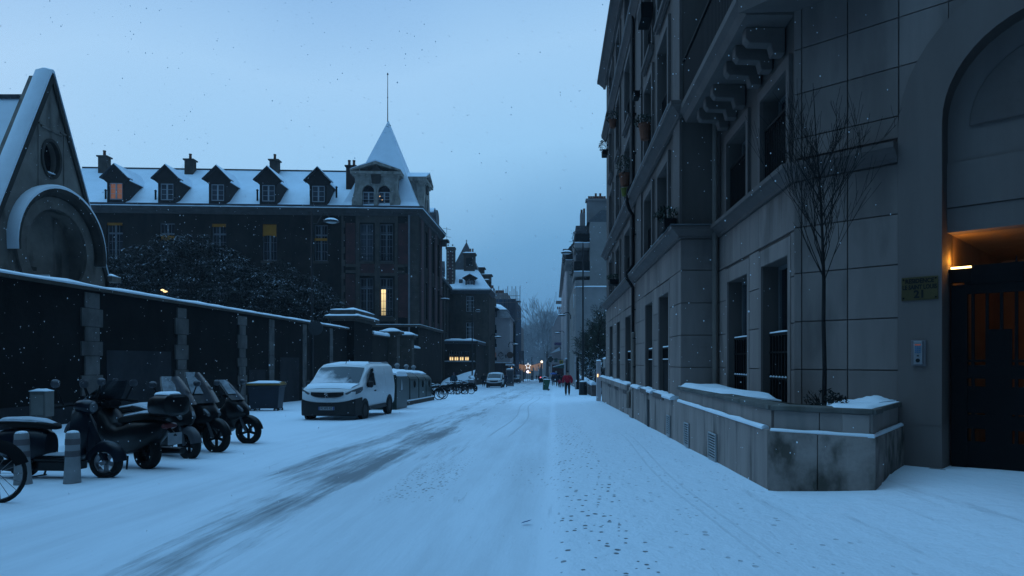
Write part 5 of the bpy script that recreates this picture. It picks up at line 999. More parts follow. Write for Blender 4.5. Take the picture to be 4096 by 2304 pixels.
# long pale terrace running down the right side
r3 = thing('terraced_house', 'pale tall terrace with a small iron balcony running down the right of the street', 'building', (4, 145, G(4, 145)))
F3 = Fr((2.25, 184), (0, -1)); o3 = []
for fl in range(4):
    for k in range(9): o3.append((5 + k * 7.5, 6.6 + k * 7.5, .2 + fl * 3.7, 2.4 + fl * 3.7))
mb = MB(); wall(mb, F3, (0, 76), (-6.5, 17.2), o3, 0, -.3); mb.build('wall', CREAM, r3, normals=False); mb = MB(); mb.box((2.27, 108.1, -6), (12, 183.9, 17.1)); mb.build('core', GREYPL, r3)
for o in o3: mb = MB(); mb.fbox(F3, o[0], o[1], -.29, -.25, o[2], o[3]); mb.build('window', GLASS, r3)
mb = MB(); mb.fbox(F3, -.5, 76.5, -.3, .7, 17.21, 17.7); mb.build('cornice', GREYPL, r3); mb = MB(); mb.prism([(0, 17.7), (2, 20), (9, 20), (9, 17.7)], lambda a, z: (2.3 + a, 108, z), lambda a, z: (2.3 + a, 184, z)); mb.build('roof', SLATE, r3)
mb = MB(); mb.fbox(F3, 1, 3.4, 0, 1.5, Z(1215, 182), Z(1205, 182)); b3 = mb.build('balcony', GREYPL, r3); mb = MB(); 
for i in range(9): mb.fbox(F3, 1.05 + i * .28, 1.1 + i * .28, 1.42, 1.47, Z(1205, 182), Z(1172, 182))
mb.fbox(F3, 1, 3.4, 1.4, 1.5, Z(1172, 182), Z(1170, 182)); mb.build('railing', IRON, b3)
for y_, x_ in ((112, 2.25), (150, 2.25)):
    mb = MB(); mb.box((x_ - .06, y_ - .1, -5), (x_ - .01, y_ + .1, 17)); mb.build('drainpipe', ZINC, r3)
mb = MB(); mb.box((2.14, 108.4, -4.6), (2.24, 116.5, .3)); mb.build('shopfront', BLACKP, r3); s = MB(); snowstrip(s, (2.0, 108.4, .35), (2.0, 116.4, .35), .35, .18, (1, 0, 0)); s.build('ledge_snow', SNOW, r3)
def wlamp(px, py, d, ln, label, sg=-1):
    x, z = X(px, d), Z(py, d); t = thing('street_lamp', label, 'street lamp', (x, d, z), group='bracket lamps on the facades')
    mb = MB(); mb.tube([(x, d, z - .5), (x, d, z), (x + sg * ln * .25, d, z + .45), (x + sg * ln * .6, d, z + .4), (x + sg * ln, d, z + .05)], .06, 5); mb.build('bracket', IRON, t)
    mb = MB(); mb.lathe((x + sg * ln * 1.05, d, z), [(.1, .1), (.55, .03), (.6, -.04), (.3, -.1)], 8); mb.build('lamp_head', IRON, t); s = MB(); s.lathe((x + sg * ln * 1.05, d, z + .045), [(.56, 0), (.4, .1), (.05, .16)], 8); s.build('snow', SNOW, t)
wlamp(2282, 1262, 98, 1.2, 'bracket lamp highest on the right hand terrace wall'); wlamp(2258, 1333, 135, 1.3, 'bracket lamp lower and farther along the right hand terrace'); 
wlamp(2034, 1378, 124, 1.2, 'bracket lamp on the corner of the white cafe house', 1); wlamp(1963, 1348, 112, 1.1, 'bracket lamp at the corner of the brown pavilion', 1); wlamp(1747, 1198, 79, .9, 'bracket lamp on the dark side of the hospital', 1)
r4 = thing('graffiti_house', 'pale low house with purple graffiti and a snowy lean to roof closing the right side', 'building', (1.2, 190, G(1.2, 190)))
mb = MB(); mb.box((-.35, 188, -7), (2.6, 205, Z(1305, 188))); mb.prism([(.1, Z(1305, 188)), (.7, Z(1280, 188)), (2.6, Z(1235, 188)), (2.6, Z(1305, 188))], lambda a, z: (a, 188, z), lambda a, z: (a, 205, z)); mb.build('wall', CREAM, r4)
mb = MB(); mb.box((1.5, 189, 13), (2.5, 190.5, Z(1236, 189))); c_ = mb.build('chimney', CREAM, r4)
for px in (2231, 2238, 2245): mb = MB(); mb.lathe((X(px, 189), 189.7, Z(1236, 189)), [(.2, 0), (.18, .7)], 6); mb.build('chimney_pot', TERRA, c_)
s = MB(); s.prism([(.0, Z(1306, 188)), (.6, Z(1281, 188)), (2.6, Z(1236, 188)), (2.6, Z(1231, 188)), (.55, Z(1277, 188)), (-.15, Z(1303, 188))], lambda a, z: (a, 187.9, z), lambda a, z: (a, 205, z)); s.build('roof_snow', MR, r4)
mb = MB(); x0 = X(2218, 187.8)
for i in range(7):
    a = x0 + .3 * i; mb.tube([(a, 187.8, Z(1380, 188)), (a + .05, 187.8, Z(1370, 188)), (a + .25, 187.8, Z(1371, 188)), (a + .2, 187.8, Z(1379, 188)), (a + .02, 187.8, Z(1380, 188))], .07, 4)
mb.build('purple_graffiti', mat('purple_paint', (.07, .04, .16), .7), r4)
mb = MB()
for i in range(6):
    a = x0 + .36 * i; mb.tube([(a, 187.8, Z(1395, 188)), (a + .15, 187.8, Z(1386, 188)), (a + .33, 187.8, Z(1396, 188))], .06, 4)
mb.build('black_graffiti', INK, r4)
mb = MB(); d_ = 182; mb.prism([(X(2203, d_), Z(1412, d_)), (X(2238, d_), Z(1388, d_)), (X(2241, d_), Z(1402, d_))], lambda a, z: (a, d_, z), lambda a, z: (a, d_ + 5, z)); mb.build('snowy_lean_to', MR, r4)
mb = MB(); mb.box((X(2204, 183), 183, -6.5), (X(2238, 183), 187.8, Z(1411, 183))); lt = mb.build('lean_to_wall', CREAM, r4); mb = MB(); mb.box((X(2217, 183), 182.9, Z(1448, 183)), (X(2230, 183), 183, Z(1433, 183))); mb.build('green_panel', mat('green_panel_paint', (.05, .12, .11), .7), lt)
# shop signs and awnings on the right
def signbox(name, label, px0, px1, y0, y1, d, mt, th=.25, parts=None):
    t = thing(name, label, 'sign', (X((px0 + px1) / 2, d), d, Z(y1, d))); mb = MB(); mb.box((X(px0, d), d, Z(y1, d)), (X(px1, d), d + th, Z(y0, d))); mb.build('panel', mt, t, bevel=.03)
    mb = MB(); mb.box((X(px1, d) - .02, d + .05, Z((y0 + y1) / 2, d) - .05), (2.4 if px1 > 2150 else X(px1, d) + .4, d + .15, Z((y0 + y1) / 2, d) + .05)); mb.build('bracket', IRON, t); return t
ys_ = signbox('shop_sign', 'square yellow projecting shop sign with a dark bird like mark', 2238, 2253, 1441, 1455, 116, mat('yellow_sign', (.36, .26, .01), .6))
mb = MB(); d_ = 115.97; mb.prism([(X(2241, d_), Z(1450, d_)), (X(2250, d_), Z(1450, d_)), (X(2247, d_), Z(1444, d_)), (X(2249, d_), Z(1444, d_)), (X(2242, d_), Z(1447.5, d_))], lambda a, z: (a, d_, z), lambda a, z: (a, d_ + .02, z)); mb.build('dark_mark', mat('sign_blue', (.01, .02, .06), .6), ys_)
cr_ = thing('pharmacy_cross', 'unlit dark green cross sign with snow projecting over the right pavement', 'sign', (X(2202, 160), 160, Z(1450, 160)))
mb = MB(); d_ = 160; mb.box((X(2197, d_), d_, Z(1449, d_)), (X(2208, d_), d_ + .3, Z(1425, d_))); mb.box((X(2192, d_), d_ + .01, Z(1443, d_)), (X(2213, d_), d_ + .29, Z(1431, d_))); mb.build('cross', GREEN, cr_)
s = MB()
for a, b, z in ((2196, 2209, 1425), (2191.5, 2196.5, 1431), (2208.5, 2213.5, 1431)): s.box((X(a, d_), d_, Z(z, d_)), (X(b, d_), d_ + .3, Z(z - 2, d_)))
s.build('snow', SNOW, cr_)
mb = MB(); mb.box((X(2208, d_), d_ + .1, Z(1438, d_)), (2.3, d_ + .2, Z(1436, d_))); mb.build('bracket', IRON, cr_)
aw = thing('awning', 'green shop awning with a snowy top on the right side', 'awning', (X(2232, 140), 140, Z(1470, 140)))
mb = MB(); mb.prism([(X(2212, 138), Z(1470, 138)), (X(2258, 138), Z(1458, 138)), (X(2258, 138), Z(1474, 138))], lambda a, z: (a, 138, z), lambda a, z: (a, 142, z)); mb.build('canvas', mat('green_canvas', (.03, .10, .085), .8), aw); s = MB(); s.prism([(X(2211, 138), Z(1469, 138)), (X(2258, 138), Z(1457, 138)), (X(2258, 138), Z(1454, 138)), (X(2213, 138), Z(1466, 138))], lambda a, z: (a, 137.9, z), lambda a, z: (a, 142.1, z)); s.build('snow', SNOW, aw)
sf = thing('shop', 'dark red shop front with a white notice below the green awning', 'shop', (X(2230, 145), 145, G(1, 145))); mb = MB(); mb.box((X(2208, 145), 145, G(1, 145)), (2.24, 149, Z(1458, 145))); mb.build('front', mat('dark_red_shop', (.07, .025, .022), .7, .2), sf); mb = MB(); mb.box((X(2221, 145), 144.9, Z(1497, 145)), (X(2228, 145), 145, Z(1484, 145))); mb.build('notice', FRAME_W, sf)
# ---------------------------------------------------------------- left far side: white house, scaffolded block
wh = thing('cafe_house', 'white corner house with snowy mansard roof and painted line drawing above a cafe', 'building', (-10, 130, G(-9, 125)))
FH2 = Fr((-14, 125), (1, 0)); FH3 = Fr((-7.87, 125), (0, 1)); xr = 6.13
wo = [(X(1963, 125) + 14, X(1986, 125) + 14, Z(a, 125), Z(b, 125)) for a, b in ((1333, 1298), (1389, 1354), (1443, 1408))]
mb = MB(); wall(mb, FH2, (0, xr), (-4.6, Z(1273, 125)), wo, 0, -.25); wall(mb, FH3, (0, 9.5), (-4.6, Z(1273, 125)), [], 0, -.2); mb.build('wall', mat('white_render', (.50, .455, .465), .85, .08, .5), wh, normals=False)
for i, o in enumerate(wo):
    w = window(wh, FH2, *o, -.2, 1, 1, .08, .03, fm=FRAME_W, gm=GLASS_S if i != 2 else emit('pinkish_curtain', (.55, .33, .28), .06)); mb = MB(); mb.fbox(FH2, o[0] - .05, o[1] + .05, .02, .12, o[2], o[2] + .62); mb.build('window_box', IRON, wh); s = MB(); s.fbox(FH2, o[0] - .1, o[1] + .1, 0, .15, o[2] - .1, o[2] - .02); s.build('sill_snow', SNOW, wh)
mb = MB(); e0, e1 = Z(1273, 125), Z(1238, 125); mb.ring([[(-14, 124.8, e0), (-7.7, 124.8, e0), (-7.7, 134.6, e0), (-14, 134.6, e0)], [(-14, 125.6, e1), (-8.6, 125.6, e1), (-8.6, 134.6, e1), (-14, 134.6, e1)]]); mb.build('mansard', mat('snowy_slate', (.22, .23, .25), .7, .3, 2), wh)
mb = MB(); mb.add([(-14.2, 125.5, e1 + .05), (-8.4, 125.5, e1 + .05), (-10, 130, e1 + 1.3), (-14.2, 130, e1 + 2.2)], [(0, 1, 2, 3)]); mb.add([(-8.4, 125.5, e1 + .05), (-8.4, 134.6, e1 + .05), (-10, 130, e1 + 1.3)], [(0, 1, 2)]); mb.build('roof_snow', MR, wh)
mb = MB(); mb.fbox(FH2, 0, xr + .25, .0, .3, e0 - .02, e0 + .12); mb.fbox(FH3, -.3, 9.6, .0, .31, e0 - .021, e0 + .121); mb.build('cornice', CREAM, wh)
dp = dormer(FH2, X(1974, 125) + 14, 1.2, GLASS_S, wh, e0 + .3, .95, .1)
mb = MB(); mb.fbox(FH2, 0, xr + .3, -.02, .35, Z(1500, 125), Z(1452, 125)); mb.fbox(FH3, -.3, 9.5, -.02, .3, Z(1500, 125), Z(1452.2, 125)); shp = mb.build('shop_fascia', mat('dark_fascia', (.05, .03, .032), .7, .2), wh); s = MB(); snowstrip(s, FH2.p(0, .36, Z(1452, 125)), FH2.p(xr + .3, .36, Z(1452, 125)), .36, .15, (0, 1, 0)); s.build('snow', SNOW, shp)
mb = MB(); c_ = lambda px, py: (X(px, 124.96), 124.96, Z(py, 124.96))
mb.tube([c_(1991, 1425), c_(1996, 1413), c_(2006, 1409), c_(2015, 1417), c_(2003, 1412), c_(2004, 1406)], .055, 4); mb.tube([c_(1992, 1420), c_(2000, 1430), c_(2008, 1422), c_(2014, 1421)], .05, 4); mb.tube([c_(1999, 1433), c_(2007, 1437), c_(2015, 1431)], .045, 4); mb.tube([c_(2023, 1418), c_(2024, 1432)], .12, 4); mb.build('line_drawing', mat('drawing_paint', (.12, .11, .12), .8), wh)
ds2 = thing('cafe_sign', 'round brown hanging sign at the corner of the white cafe house', 'sign', c_(2040, 1426)); mb = MB(); mb.lathe((X(2040, 124.6), 124.6, Z(1420, 124.6)), [(.6, -.1), (.6, .1)], 14, 'y'); mb.build('disc', mat('brown_sign', (.10, .05, .035), .6), ds2); mb = MB(); mb.box((X(2034, 124.6), 124.5, Z(1433, 124.6)), (X(2047, 124.6), 124.7, Z(1429, 124.6))); mb.build('small_board', mat('brown_sign', (.1, .05, .035)), ds2); mb = MB(); mb.tube([(-7.87, 124.7, Z(1420, 124.6)), (X(2044, 124.6), 124.7, Z(1420, 124.6))], .04, 4); mb.build('bracket', IRON, ds2)
caw = thing('awning', 'snow covered cafe awning with strings of amber lights on the left', 'awning', (-6.8, 126, Z(1465, 124))); mb = MB(); d_ = 123; mb.prism([(X(2022, d_), Z(1455, d_)), (X(2046, d_), Z(1456, d_)), (X(2054, d_), Z(1462, d_)), (X(2022, d_), Z(1462, d_))], lambda a, z: (a, d_, z), lambda a, z: (a, d_ + 6, z)); mb.build('snowy_canvas', MR, caw)
mb = MB(); mb.prism([(X(2043, d_), Z(1462, d_)), (X(2053, d_), Z(1462, d_)), (X(2075, d_), Z(1487, d_)), (X(2072, d_), Z(1488, d_))], lambda a, z: (a, d_ + .5, z), lambda a, z: (a, d_ + 5, z)); mb.build('side_flap', mat('dark_canvas', (.05, .05, .06)), caw)
mb = MB()
for px, py in ((2046, 1472), (2046, 1477), (2046, 1483)): mb.lathe((X(px, 122.8), 122.8, Z(py, 122.8)), [(0, -.1), (.11, 0), (0, .1)], 6)
mb.build('amber_bulbs', emit('amber_dot', (1, .55, .15), 1.6), caw)
sb = thing('scaffolded_building', 'tall building wrapped in blue grey scaffold netting beyond the white house', 'building', (-10, 145, G(-8, 140)))
mb = MB(); mb.box((-18, 138, -5), (X(2052, 138), 165, Z(1200, 138))); mb.build('wall', GREYPL, sb); mb = MB(); mb.box((-18, 139, Z(1200, 138)), (X(2030, 139), 150, Z(1172, 139))); mb.box((-12, 139, Z(1172, 139)), (X(1972, 139), 141, Z(1152, 139))); mb.build('attic', GREYPL, sb)
for px in (1966, 1970, 1985, 1992, 2000, 2006, 2012): mb = MB(); mb.lathe((X(px, 139.5), 139.6, Z(1172 if px > 1975 else 1152, 139)), [(.22, 0), (.2, .6)], 6); mb.build('chimney_pot', TERRA, sb)
scf = thing('scaffold', 'tubular scaffold with blue netting climbing the building beyond the white house', 'scaffold', (-7.2, 136, G(-7, 136)))
mb = MB(); d_ = 136.5; mb.box((X(1972, d_), d_, Z(1290, d_)), (X(2062, d_), d_ + .05, Z(1195, d_))); mb.box((X(2062, d_), d_, -4.4), (X(2062, d_) + .05, 160, Z(1198, d_))); mb.build('netting', mat('blue_netting', (.05, .085, .13), .9, .35, .5), scf)
mb = MB()
for px in (1995, 2012, 2024, 2031, 2040, 2048, 2056, 2063, 2068, 2080): mb.tube([(X(px, 136), 136, Z(1300 if px < 2060 else 1290, 136)), (X(px, 136), 136, Z(random.choice((1145, 1155, 1165)), 136))], .06, 4)
for py in (1183, 1196, 1210): mb.tube([(X(1975, 136), 136, Z(py, 136)), (X(2081, 136), 136, Z(py, 136))], .05, 4)
for py in range(1215, 1290, 8): mb.tube([(X(2068, 136), 136, Z(py, 136)), (X(2081, 136), 136, Z(py, 136))], .05, 4)
for py in (1205, 1240, 1275): mb.box((X(2066, 136), 136, Z(py, 136)), (X(2082, 136), 139, Z(py - 3, 136)))
mb.build('tubes', METAL_G, scf)
fb = thing('far_building', 'pale far building with a blank board sign near the end of the street', 'building', (-9, 165, G(-8, 165))); mb = MB(); mb.box((-16, 166, -6), (X(2078, 166), 190, Z(1300, 166))); mb.build('wall', GREYPL, fb); mb = MB(); mb.box((X(2066, 150), 150, Z(1444, 150)), (X(2092, 150), 150.4, Z(1404, 150))); mb.build('board', mat('grey_board', (.16, .17, .19), .7), fb)
mb = MB(); mb.box((X(2092, 150), 150, -4.6), (X(2095, 150), 150.2, Z(1404, 150))); mb.build('board_post', IRON, fb)
ef = thing('far_terrace', 'hazy row of far houses closing the street behind the trees', 'building', (-5, 262, G(-5, 230))); mb = MB(); mb.box((-45, 262, -8), (40, 275, 4.5)); mb.build('wall', GREYPL, ef); mb = MB(); mb.prism([(262, 4.51), (266, 8), (275, 4.51)], lambda y, z: (-45, y, z), lambda y, z: (40, y, z)); mb.build('roof', MR, ef)
for i in range(16): mb = MB(); mb.box((-30 + i * 4, 261.9, -2), (-28.6 + i * 4, 261.99, 1)); mb.build('window', GLASS, ef)
# ---------------------------------------------------------------- wheels, vehicles
def wheel(par, c, r, w, rf=.62, spokes=5, rim=ALLOY, tyre=RUBBER, sw=.05, name='wheel', yaw=0, dish=.0):
    ri = r * rf
    M_ = Matrix.Translation(c) @ Matrix.Rotation(yaw, 4, 'Z')
    mb = MB(); mb.lathe((0, 0, 0), [(ri, -w * .42), (r * .9, -w * .5), (r * .985, -w * .3), (r, 0), (r * .985, w * .3), (r * .9, w * .5), (ri, w * .42), (ri * .97, 0), (ri, -w * .42)], 28, 'y', cap=False); mb.v = [tuple(M_ @ Vector(v)) for v in mb.v]
    o = mb.build(name, tyre, par, smooth=True)
    mb = MB(); mb.lathe((0, 0, 0), [(ri * 1.01, -w * .38), (ri * 1.01, w * .38), (ri * .88, w * .30), (ri * .88, -w * .30), (ri * 1.01, -w * .38)], 28, 'y', cap=False)
    mb.lathe((0, 0, 0), [(r * .13, -w * .4), (r * .16, -w * .2), (r * .16, w * .2), (r * .13, w * .4)], 12, 'y')
    for k in range(spokes):
        a = 2 * math.pi * k / spokes + .3; q = Matrix.Rotation(a, 4, 'Y')
        for y0 in ((-w * .30, w * .30) if dish else (0,)): mb.box((r * .12, y0 - w * .1, -sw / 2), (ri * .94, y0 + w * .1, sw / 2), q)
    mb.v = [tuple(M_ @ Vector(v)) for v in mb.v]; mb.build('rim', rim, o, smooth=True); return o
VANP = mat('white_van_paint', (.62, .64, .66), .35, .06, 2, spec=.5); VANB = mat('black_bumper', (.014, .014, .015), .6, .15); LAMPG = mat('headlamp_glass', (.10, .11, .12), .15, .2, 9)
def glass_snowy():
    m = mat('snowy_windscreen', (.02, .026, .032), .1, .1); n = m.node_tree.nodes; l = m.node_tree.links; b = n['Principled BSDF']
    tc = n.new('ShaderNodeTexCoord'); t = n.new('ShaderNodeTexNoise'); t.inputs['Scale'].default_value = 2.2; t.inputs['Detail'].default_value = 7; l.new(tc.outputs['Object'], t.inputs[0])
    sp = n.new('ShaderNodeSeparateXYZ'); l.new(tc.outputs['Object'], sp.inputs[0])
    def M(op, a, c, d=0.0):
        q = n.new('ShaderNodeMath'); q.operation = op
        for i, v in enumerate((a, c, d)):
            if isinstance(v, (int, float)): q.inputs[i].default_value = v
            else: l.new(v, q.inputs[i])
        return q.outputs[0]
    # snow lies thick at the foot and along the passenger pillar, the driver side is swept clear
    f = M('MULTIPLY_ADD', sp.outputs[2], -1.6, 2.38); f = M('ADD', f, M('MULTIPLY', sp.outputs[1], -.62)); f = M('ADD', f, M('MULTIPLY_ADD', t.outputs[0], 1.5, -.75))
    r = n.new('ShaderNodeMapRange'); r.inputs[1].default_value = -.05; r.inputs[2].default_value = .55; l.new(f, r.inputs[0])
    x = n.new('ShaderNodeMix'); x.data_type = 'RGBA'; l.new(r.outputs[0], x.inputs[0]); x.inputs[6].default_value = (.02, .03, .04, 1); x.inputs[7].default_value = (.72, .75, .8, 1); l.new(x.outputs[2], b.inputs['Base Color'])
    r2 = n.new('ShaderNodeMapRange'); r2.inputs[3].default_value = .08; r2.inputs[4].default_value = .7; l.new(r.outputs[0], r2.inputs[0]); l.new(r2.outputs[0], b.inputs['Roughness']); return m
def interp(tab, x):
    for i in range(len(tab) - 1):
        if tab[i][0] <= x <= tab[i + 1][0]:
            t = (x - tab[i][0]) / (tab[i + 1][0] - tab[i][0]); return [a + (b - a) * t for a, b in zip(tab[i][1:], tab[i + 1][1:])]
    return list(tab[0][1:]) if x < tab[0][0] else list(tab[-1][1:])
def make_van(name, label, cat, loc, rz, k=(1, 1, 1), detail=True, paint=VANP, prof=None, group=None):
    t = lthing(name, label, cat, loc, rz, group); kx, ky, kz = k; V = lambda x, y, z: (x * kx, y * ky, z * kz)
    # x, top z, belt z, lower z, half width low, half width belt, half width top
    tab = prof or [(-2.30, 1.80, 1.05, .42, .86, .90, .74), (-2.22, 1.88, 1.06, .34, .93, .955, .80), (-1.9, 1.905, 1.06, .32, .945, .965, .83), (0.2, 1.91, 1.06, .32, .945, .965, .83), (.62, 1.88, 1.08, .32, .945, .965, .83), (.86, 1.78, 1.10, .32, .945, .965, .82), (1.62, 1.235, 1.13, .32, .945, .955, .80), (1.95, 1.185, 1.07, .33, .935, .94, .76), (2.16, 1.125, 1.01, .34, .89, .90, .70), (2.27, 1.03, .93, .36, .82, .84, .62), (2.33, .88, .78, .40, .70, .73, .52)]
    xs = sorted(set([r[0] for r in tab] + [-1.2, -.5, 1.1, 1.36]))
    def sec(x):
        zt, zb, zl, wl, wb, wt = interp(tab, x); cab = max(0, zt - zb)
        q = [(wl * .93, zl), (wl, zl + .12), (wb, zb - .15), (wb, zb), (wb - (wb - wt) * .30, zb + cab * .45), (wt + .035, zb + cab * .86), (wt * .92, zb + cab * .97), (wt * .55, zt + .0), (0, zt + .012)]
        return [V(x, y, z) for y, z in q] + [V(x, -y, z) for y, z in q[-2::-1]]
    mb = MB(); mb.ring([sec(x) for x in xs]); body = mb.build('body', paint, t, smooth=True)
    def side(x, f, s_, off=.02):    # point on the cab side, f = 0 belt, 1 top
        zt, zb, zl, wl, wb, wt = interp(tab, x); c = zt - zb
        pts = [(wb, zb), (wb - (wb - wt) * .30, zb + c * .45), (wt + .035, zb + c * .86)]; z = zb + c * .86 * f
        y = pts[0][0] + (pts[1][0] - pts[0][0]) * min(1, (z - zb) / (c * .45 + 1e-6)) if z < pts[1][1] else pts[1][0] + (pts[2][0] - pts[1][0]) * (z - pts[1][1]) / (c * .41)
        return V(x, s_ * (y + off), z)
    # windscreen
    mb = MB(); rows = []
    for i in range(9):
        f = i / 8; x = 1.60 - .735 * f; zt, zb, zl, wl, wb, wt = interp(tab, x); c = zt - zb; r = []
        for j in range(11):
            y = (j / 10 * 2 - 1) * (wt * .93 + .06 * (1 - f)); bul = .05 * (1 - (j / 5 - 1) ** 2); r.append(V(x + .03 + bul * .6, y, zt + .012 + .012 * (1 - abs(j / 5 - 1)) - .03 * abs(j / 5 - 1) ** 2))
        rows.append(r)
    mb.ring(rows, False, closed=False); mb.build('windscreen', glass_snowy() if detail else GLASS, t, smooth=True)
    for s_ in (1, -1):
        mb = MB(); lo = [side(x, .10, s_) for x in (1.36, 1.0, .62, .30)]; up = [side(x, f, s_) for x, f in ((1.30, .18), (.98, .84), (.62, .93), (.34, .93))]
        mb.add(lo + up[::-1], [tuple(range(8))]); mb.build('side_window', GLASS, t)
        mb = MB(); mb.hull([(1.10, 1.16, .03, .04), (1.12, 1.2, .09, .11), (1.2, 1.2, .11, .12), (1.24, 1.2, .06, .08)], 10, 3, M=Matrix.Translation((0, s_ * 1.06, 0))); mb.tube([(1.17, s_ * .93, 1.1), (1.17, s_ * 1.03, 1.16)], .035, 6); mb.v = [V(*v) for v in mb.v]; mb.build('mirror', VANB, t, smooth=True)
        # headlamp hugging the corner
        mb = MB(); r = []
        for x, z0, z1, y in ((2.25, .90, .945, .54), (2.21, .885, 1.02, .70), (2.11, .90, 1.085, .845), (1.96, .95, 1.13, .925), (1.80, 1.03, 1.135, .95)): r.append([V(x + .075 * (y < .9), s_ * (y + .05), z0), V(x + .065 * (y < .9), s_ * (y + .05), z1)])
        mb.ring(r, False, closed=False); mb.build('headlight', LAMPG, t)
        for wx in (1.45, -1.475):
            if detail or True:
                mb = MB(); mb.lathe(V(wx, s_ * .90, .335), [(.40 * kz, 0), (.40 * kz, s_ * .07 * ky)], 24, 'y'); mb.build('wheel_arch', BLACKP, t)
                wheel(t, V(wx, s_ * .885, .325), .33 * kz, .21 * ky, .66, 9, ALLOY, sw=.045, dish=1)
        mb = MB(); mb.box(V(-.95, s_ * .93 - .02, .30), V(1.0, s_ * .93 + .045, .44)); mb.build('side_cladding', VANB, t)
        if detail:
            mb = MB(); mb.box((.28, s_ * .945 - .02, .93), (.42, s_ * .965 + .025, .975)); mb.build('door_handle', VANB, t)
            for xx in (.20, -1.0):
                mb = MB(); mb.ring([[(xx + dx, side(xx, f, s_, .002)[1], side(xx, f, s_)[2]) for dx in (-.006, .006)] for f in (0, .3, .6, .9)], False, closed=False); mb.build('door_seam', METAL_G, t)
    # front: black bumper, grille, plate
    def front(y, z, off=.02):        # x of the nose surface at y, z
        best = 1.5
        for i in range(60):
            x = 2.33 - i * .012; zt, zb, zl, wl, wb, wt = interp(tab, x)
            if z <= zb: w = wl + (wb - wl) * max(0, (z - zl)) / max(.01, zb - zl)
            else: w = wb + (wt - wb) * min(1, (z - zb) / max(.01, zt - zb))
            if abs(y) <= w and z <= zt + .012: best = x; break
        return best + off
    mb = MB(); rows = []
    for z, o_ in ((.20, -.04), (.24, .02), (.40, .035), (.56, .03), (.64, .022)):
        rows.append([V(max(front(y, max(z, .42), 0) + o_, 1.78), y * (1.0 + .035 * (abs(y) > .8)), z + .15 * (abs(y) / .94) ** 3 * (z > .55)) for y in [(-.945 + 1.89 * i / 22) for i in range(23)]])
    mb.ring(rows, False, closed=False); mb.build('bumper', VANB, t, smooth=True)
    mb = MB(); n_ = 16; lo = []; up = []
    for i in range(n_ + 1):
        y = -.54 + 1.08 * i / n_; e = (abs(y) / .54); lo.append(V(front(y, .80, .022), y, .785 + .10 * e ** 4)); up.append(V(front(y, .95, .022), y, .965 + .015 * e))
    mb.ring([lo, [((a[0] + b[0]) / 2 + .012, a[1], (a[2] + b[2]) / 2) for a, b in zip(lo, up)], up], False, closed=False); gr = mb.build('grille', BLACKP, t)
    if detail:
        mb = MB()
        for i in range(n_): 
            for A_ in (lo, up): mb.tube([A_[i], A_[i + 1]], .009, 4)
        mb.build('chrome_trim', ALLOY, gr)
        mb = MB(); x_ = front(0, .88, .06)                      # upright animal shaped emblem of bars
        for pts in ([(.0, .95), (-.04, .92), (-.01, .885), (-.055, .83)], [(.0, .95), (.035, .915), (.01, .885), (.06, .825)], [(-.01, .885), (.03, .87)], [(-.04, .92), (-.07, .91)]): mb.tube([(x_, y, z) for y, z in pts], .009, 4)
        mb.build('emblem', mat('chrome', (.5, .5, .52), .2, .05, metal=.9), gr)
        pl = MB(); xp = front(0, .40, .05) + .03; pl.box((xp, -.26, .40), (xp + .012, .26, .51)); pl_ = pl.build('number_plate', mat('plate_white', (.30, .31, .32), .5, .05), t)
        class FF:                                               # facade like frame on the nose for the lettering
            def p(s, u, n, z): return (xp + .013 + n, u, z)
        text('FC 875 FZ', .10, FF(), 0, 0, .455, INK, pl_, bold=.002, scx=.86)
        for y in (-.255, .215): m2 = MB(); m2.box((xp + .0121, y, .402), (xp + .014, y + .04, .508)); m2.build('blue_band', mat('plate_blue', (.02, .05, .18), .5), pl_)
        for s_ in (1, -1): m2 = MB(); m2.tube([(1.64, s_ * .05 + .3, 1.26), (1.40, s_ * .3 + .15, 1.44)], .010, 4); m2.build('wiper', BLACKP, t)
        m2 = MB(); m2.tube([(.72, .05, 1.9), (.62, .05, 2.0)], .012, 5); m2.build('aerial', BLACKP, t)
        for s_ in (1, -1): m2 = MB(); m2.box((-1.9, s_ * .70 - .02, 1.93), (.2, s_ * .70 + .02, 1.965)); m2.build('roof_rail', METAL_G, t)
    s = MB(); rows = []
    for i in range(15):                                         # snow on the roof
        x = -2.2 + 2.95 * i / 14; zt, zb, zl, wl, wb, wt = interp(tab, x); r = []
        for j in range(9): y = (j / 4 - 1) * wt * .86; r.append(V(x, y, zt - .02 * abs(j / 4 - 1) ** 3 + .012 + .045 * sm(0, .2, min(i, 14 - i) / 14) * sm(0, .25, min(j, 8 - j) / 8) * (1 + .5 * noise.noise((x * 2, y * 3, 0)))))
        rows.append(r)
    s.ring(rows, False, closed=False); s.build('roof_snow', SNOW, t, smooth=True)
    s = MB(); rows = []
    for i in range(9):                                          # snow on the bonnet
        x = 1.60 + .60 * i / 8; zt, zb, zl, wl, wb, wt = interp(tab, x); r = []
        for j in range(9): y = (j / 4 - 1) * (wt * .98 + .06); r.append(V(x + .02, y, zt + .005 - .035 * abs(j / 4 - 1) ** 3 + .03 * sm(0, .2, min(i, 8 - i) / 8 + .04) * (1 + .4 * noise.noise((x * 3, y * 3, 3)))))
        rows.append(r)
    s.ring(rows, False, closed=False); s.build('bonnet_snow', SNOW, t, smooth=True)
    return t
def yaw(dx, dy): return math.atan2(dy, dx)
vx, vy = -7.22, 22.9 + 1.45
make_van('parked_van', 'white delivery van with snowy windscreen parked before the green containers', 'van', (vx, vy + .1, G(vx, vy) - .02), R(-92.3))
x_, y_ = at(1976, 1551); make_van('parked_van', 'small white van parked far down the left side facing the camera', 'van', (x_ , y_ + 1.9, G(x_, y_ + 1.9)), R(-90), (.95, .97, .93), False)
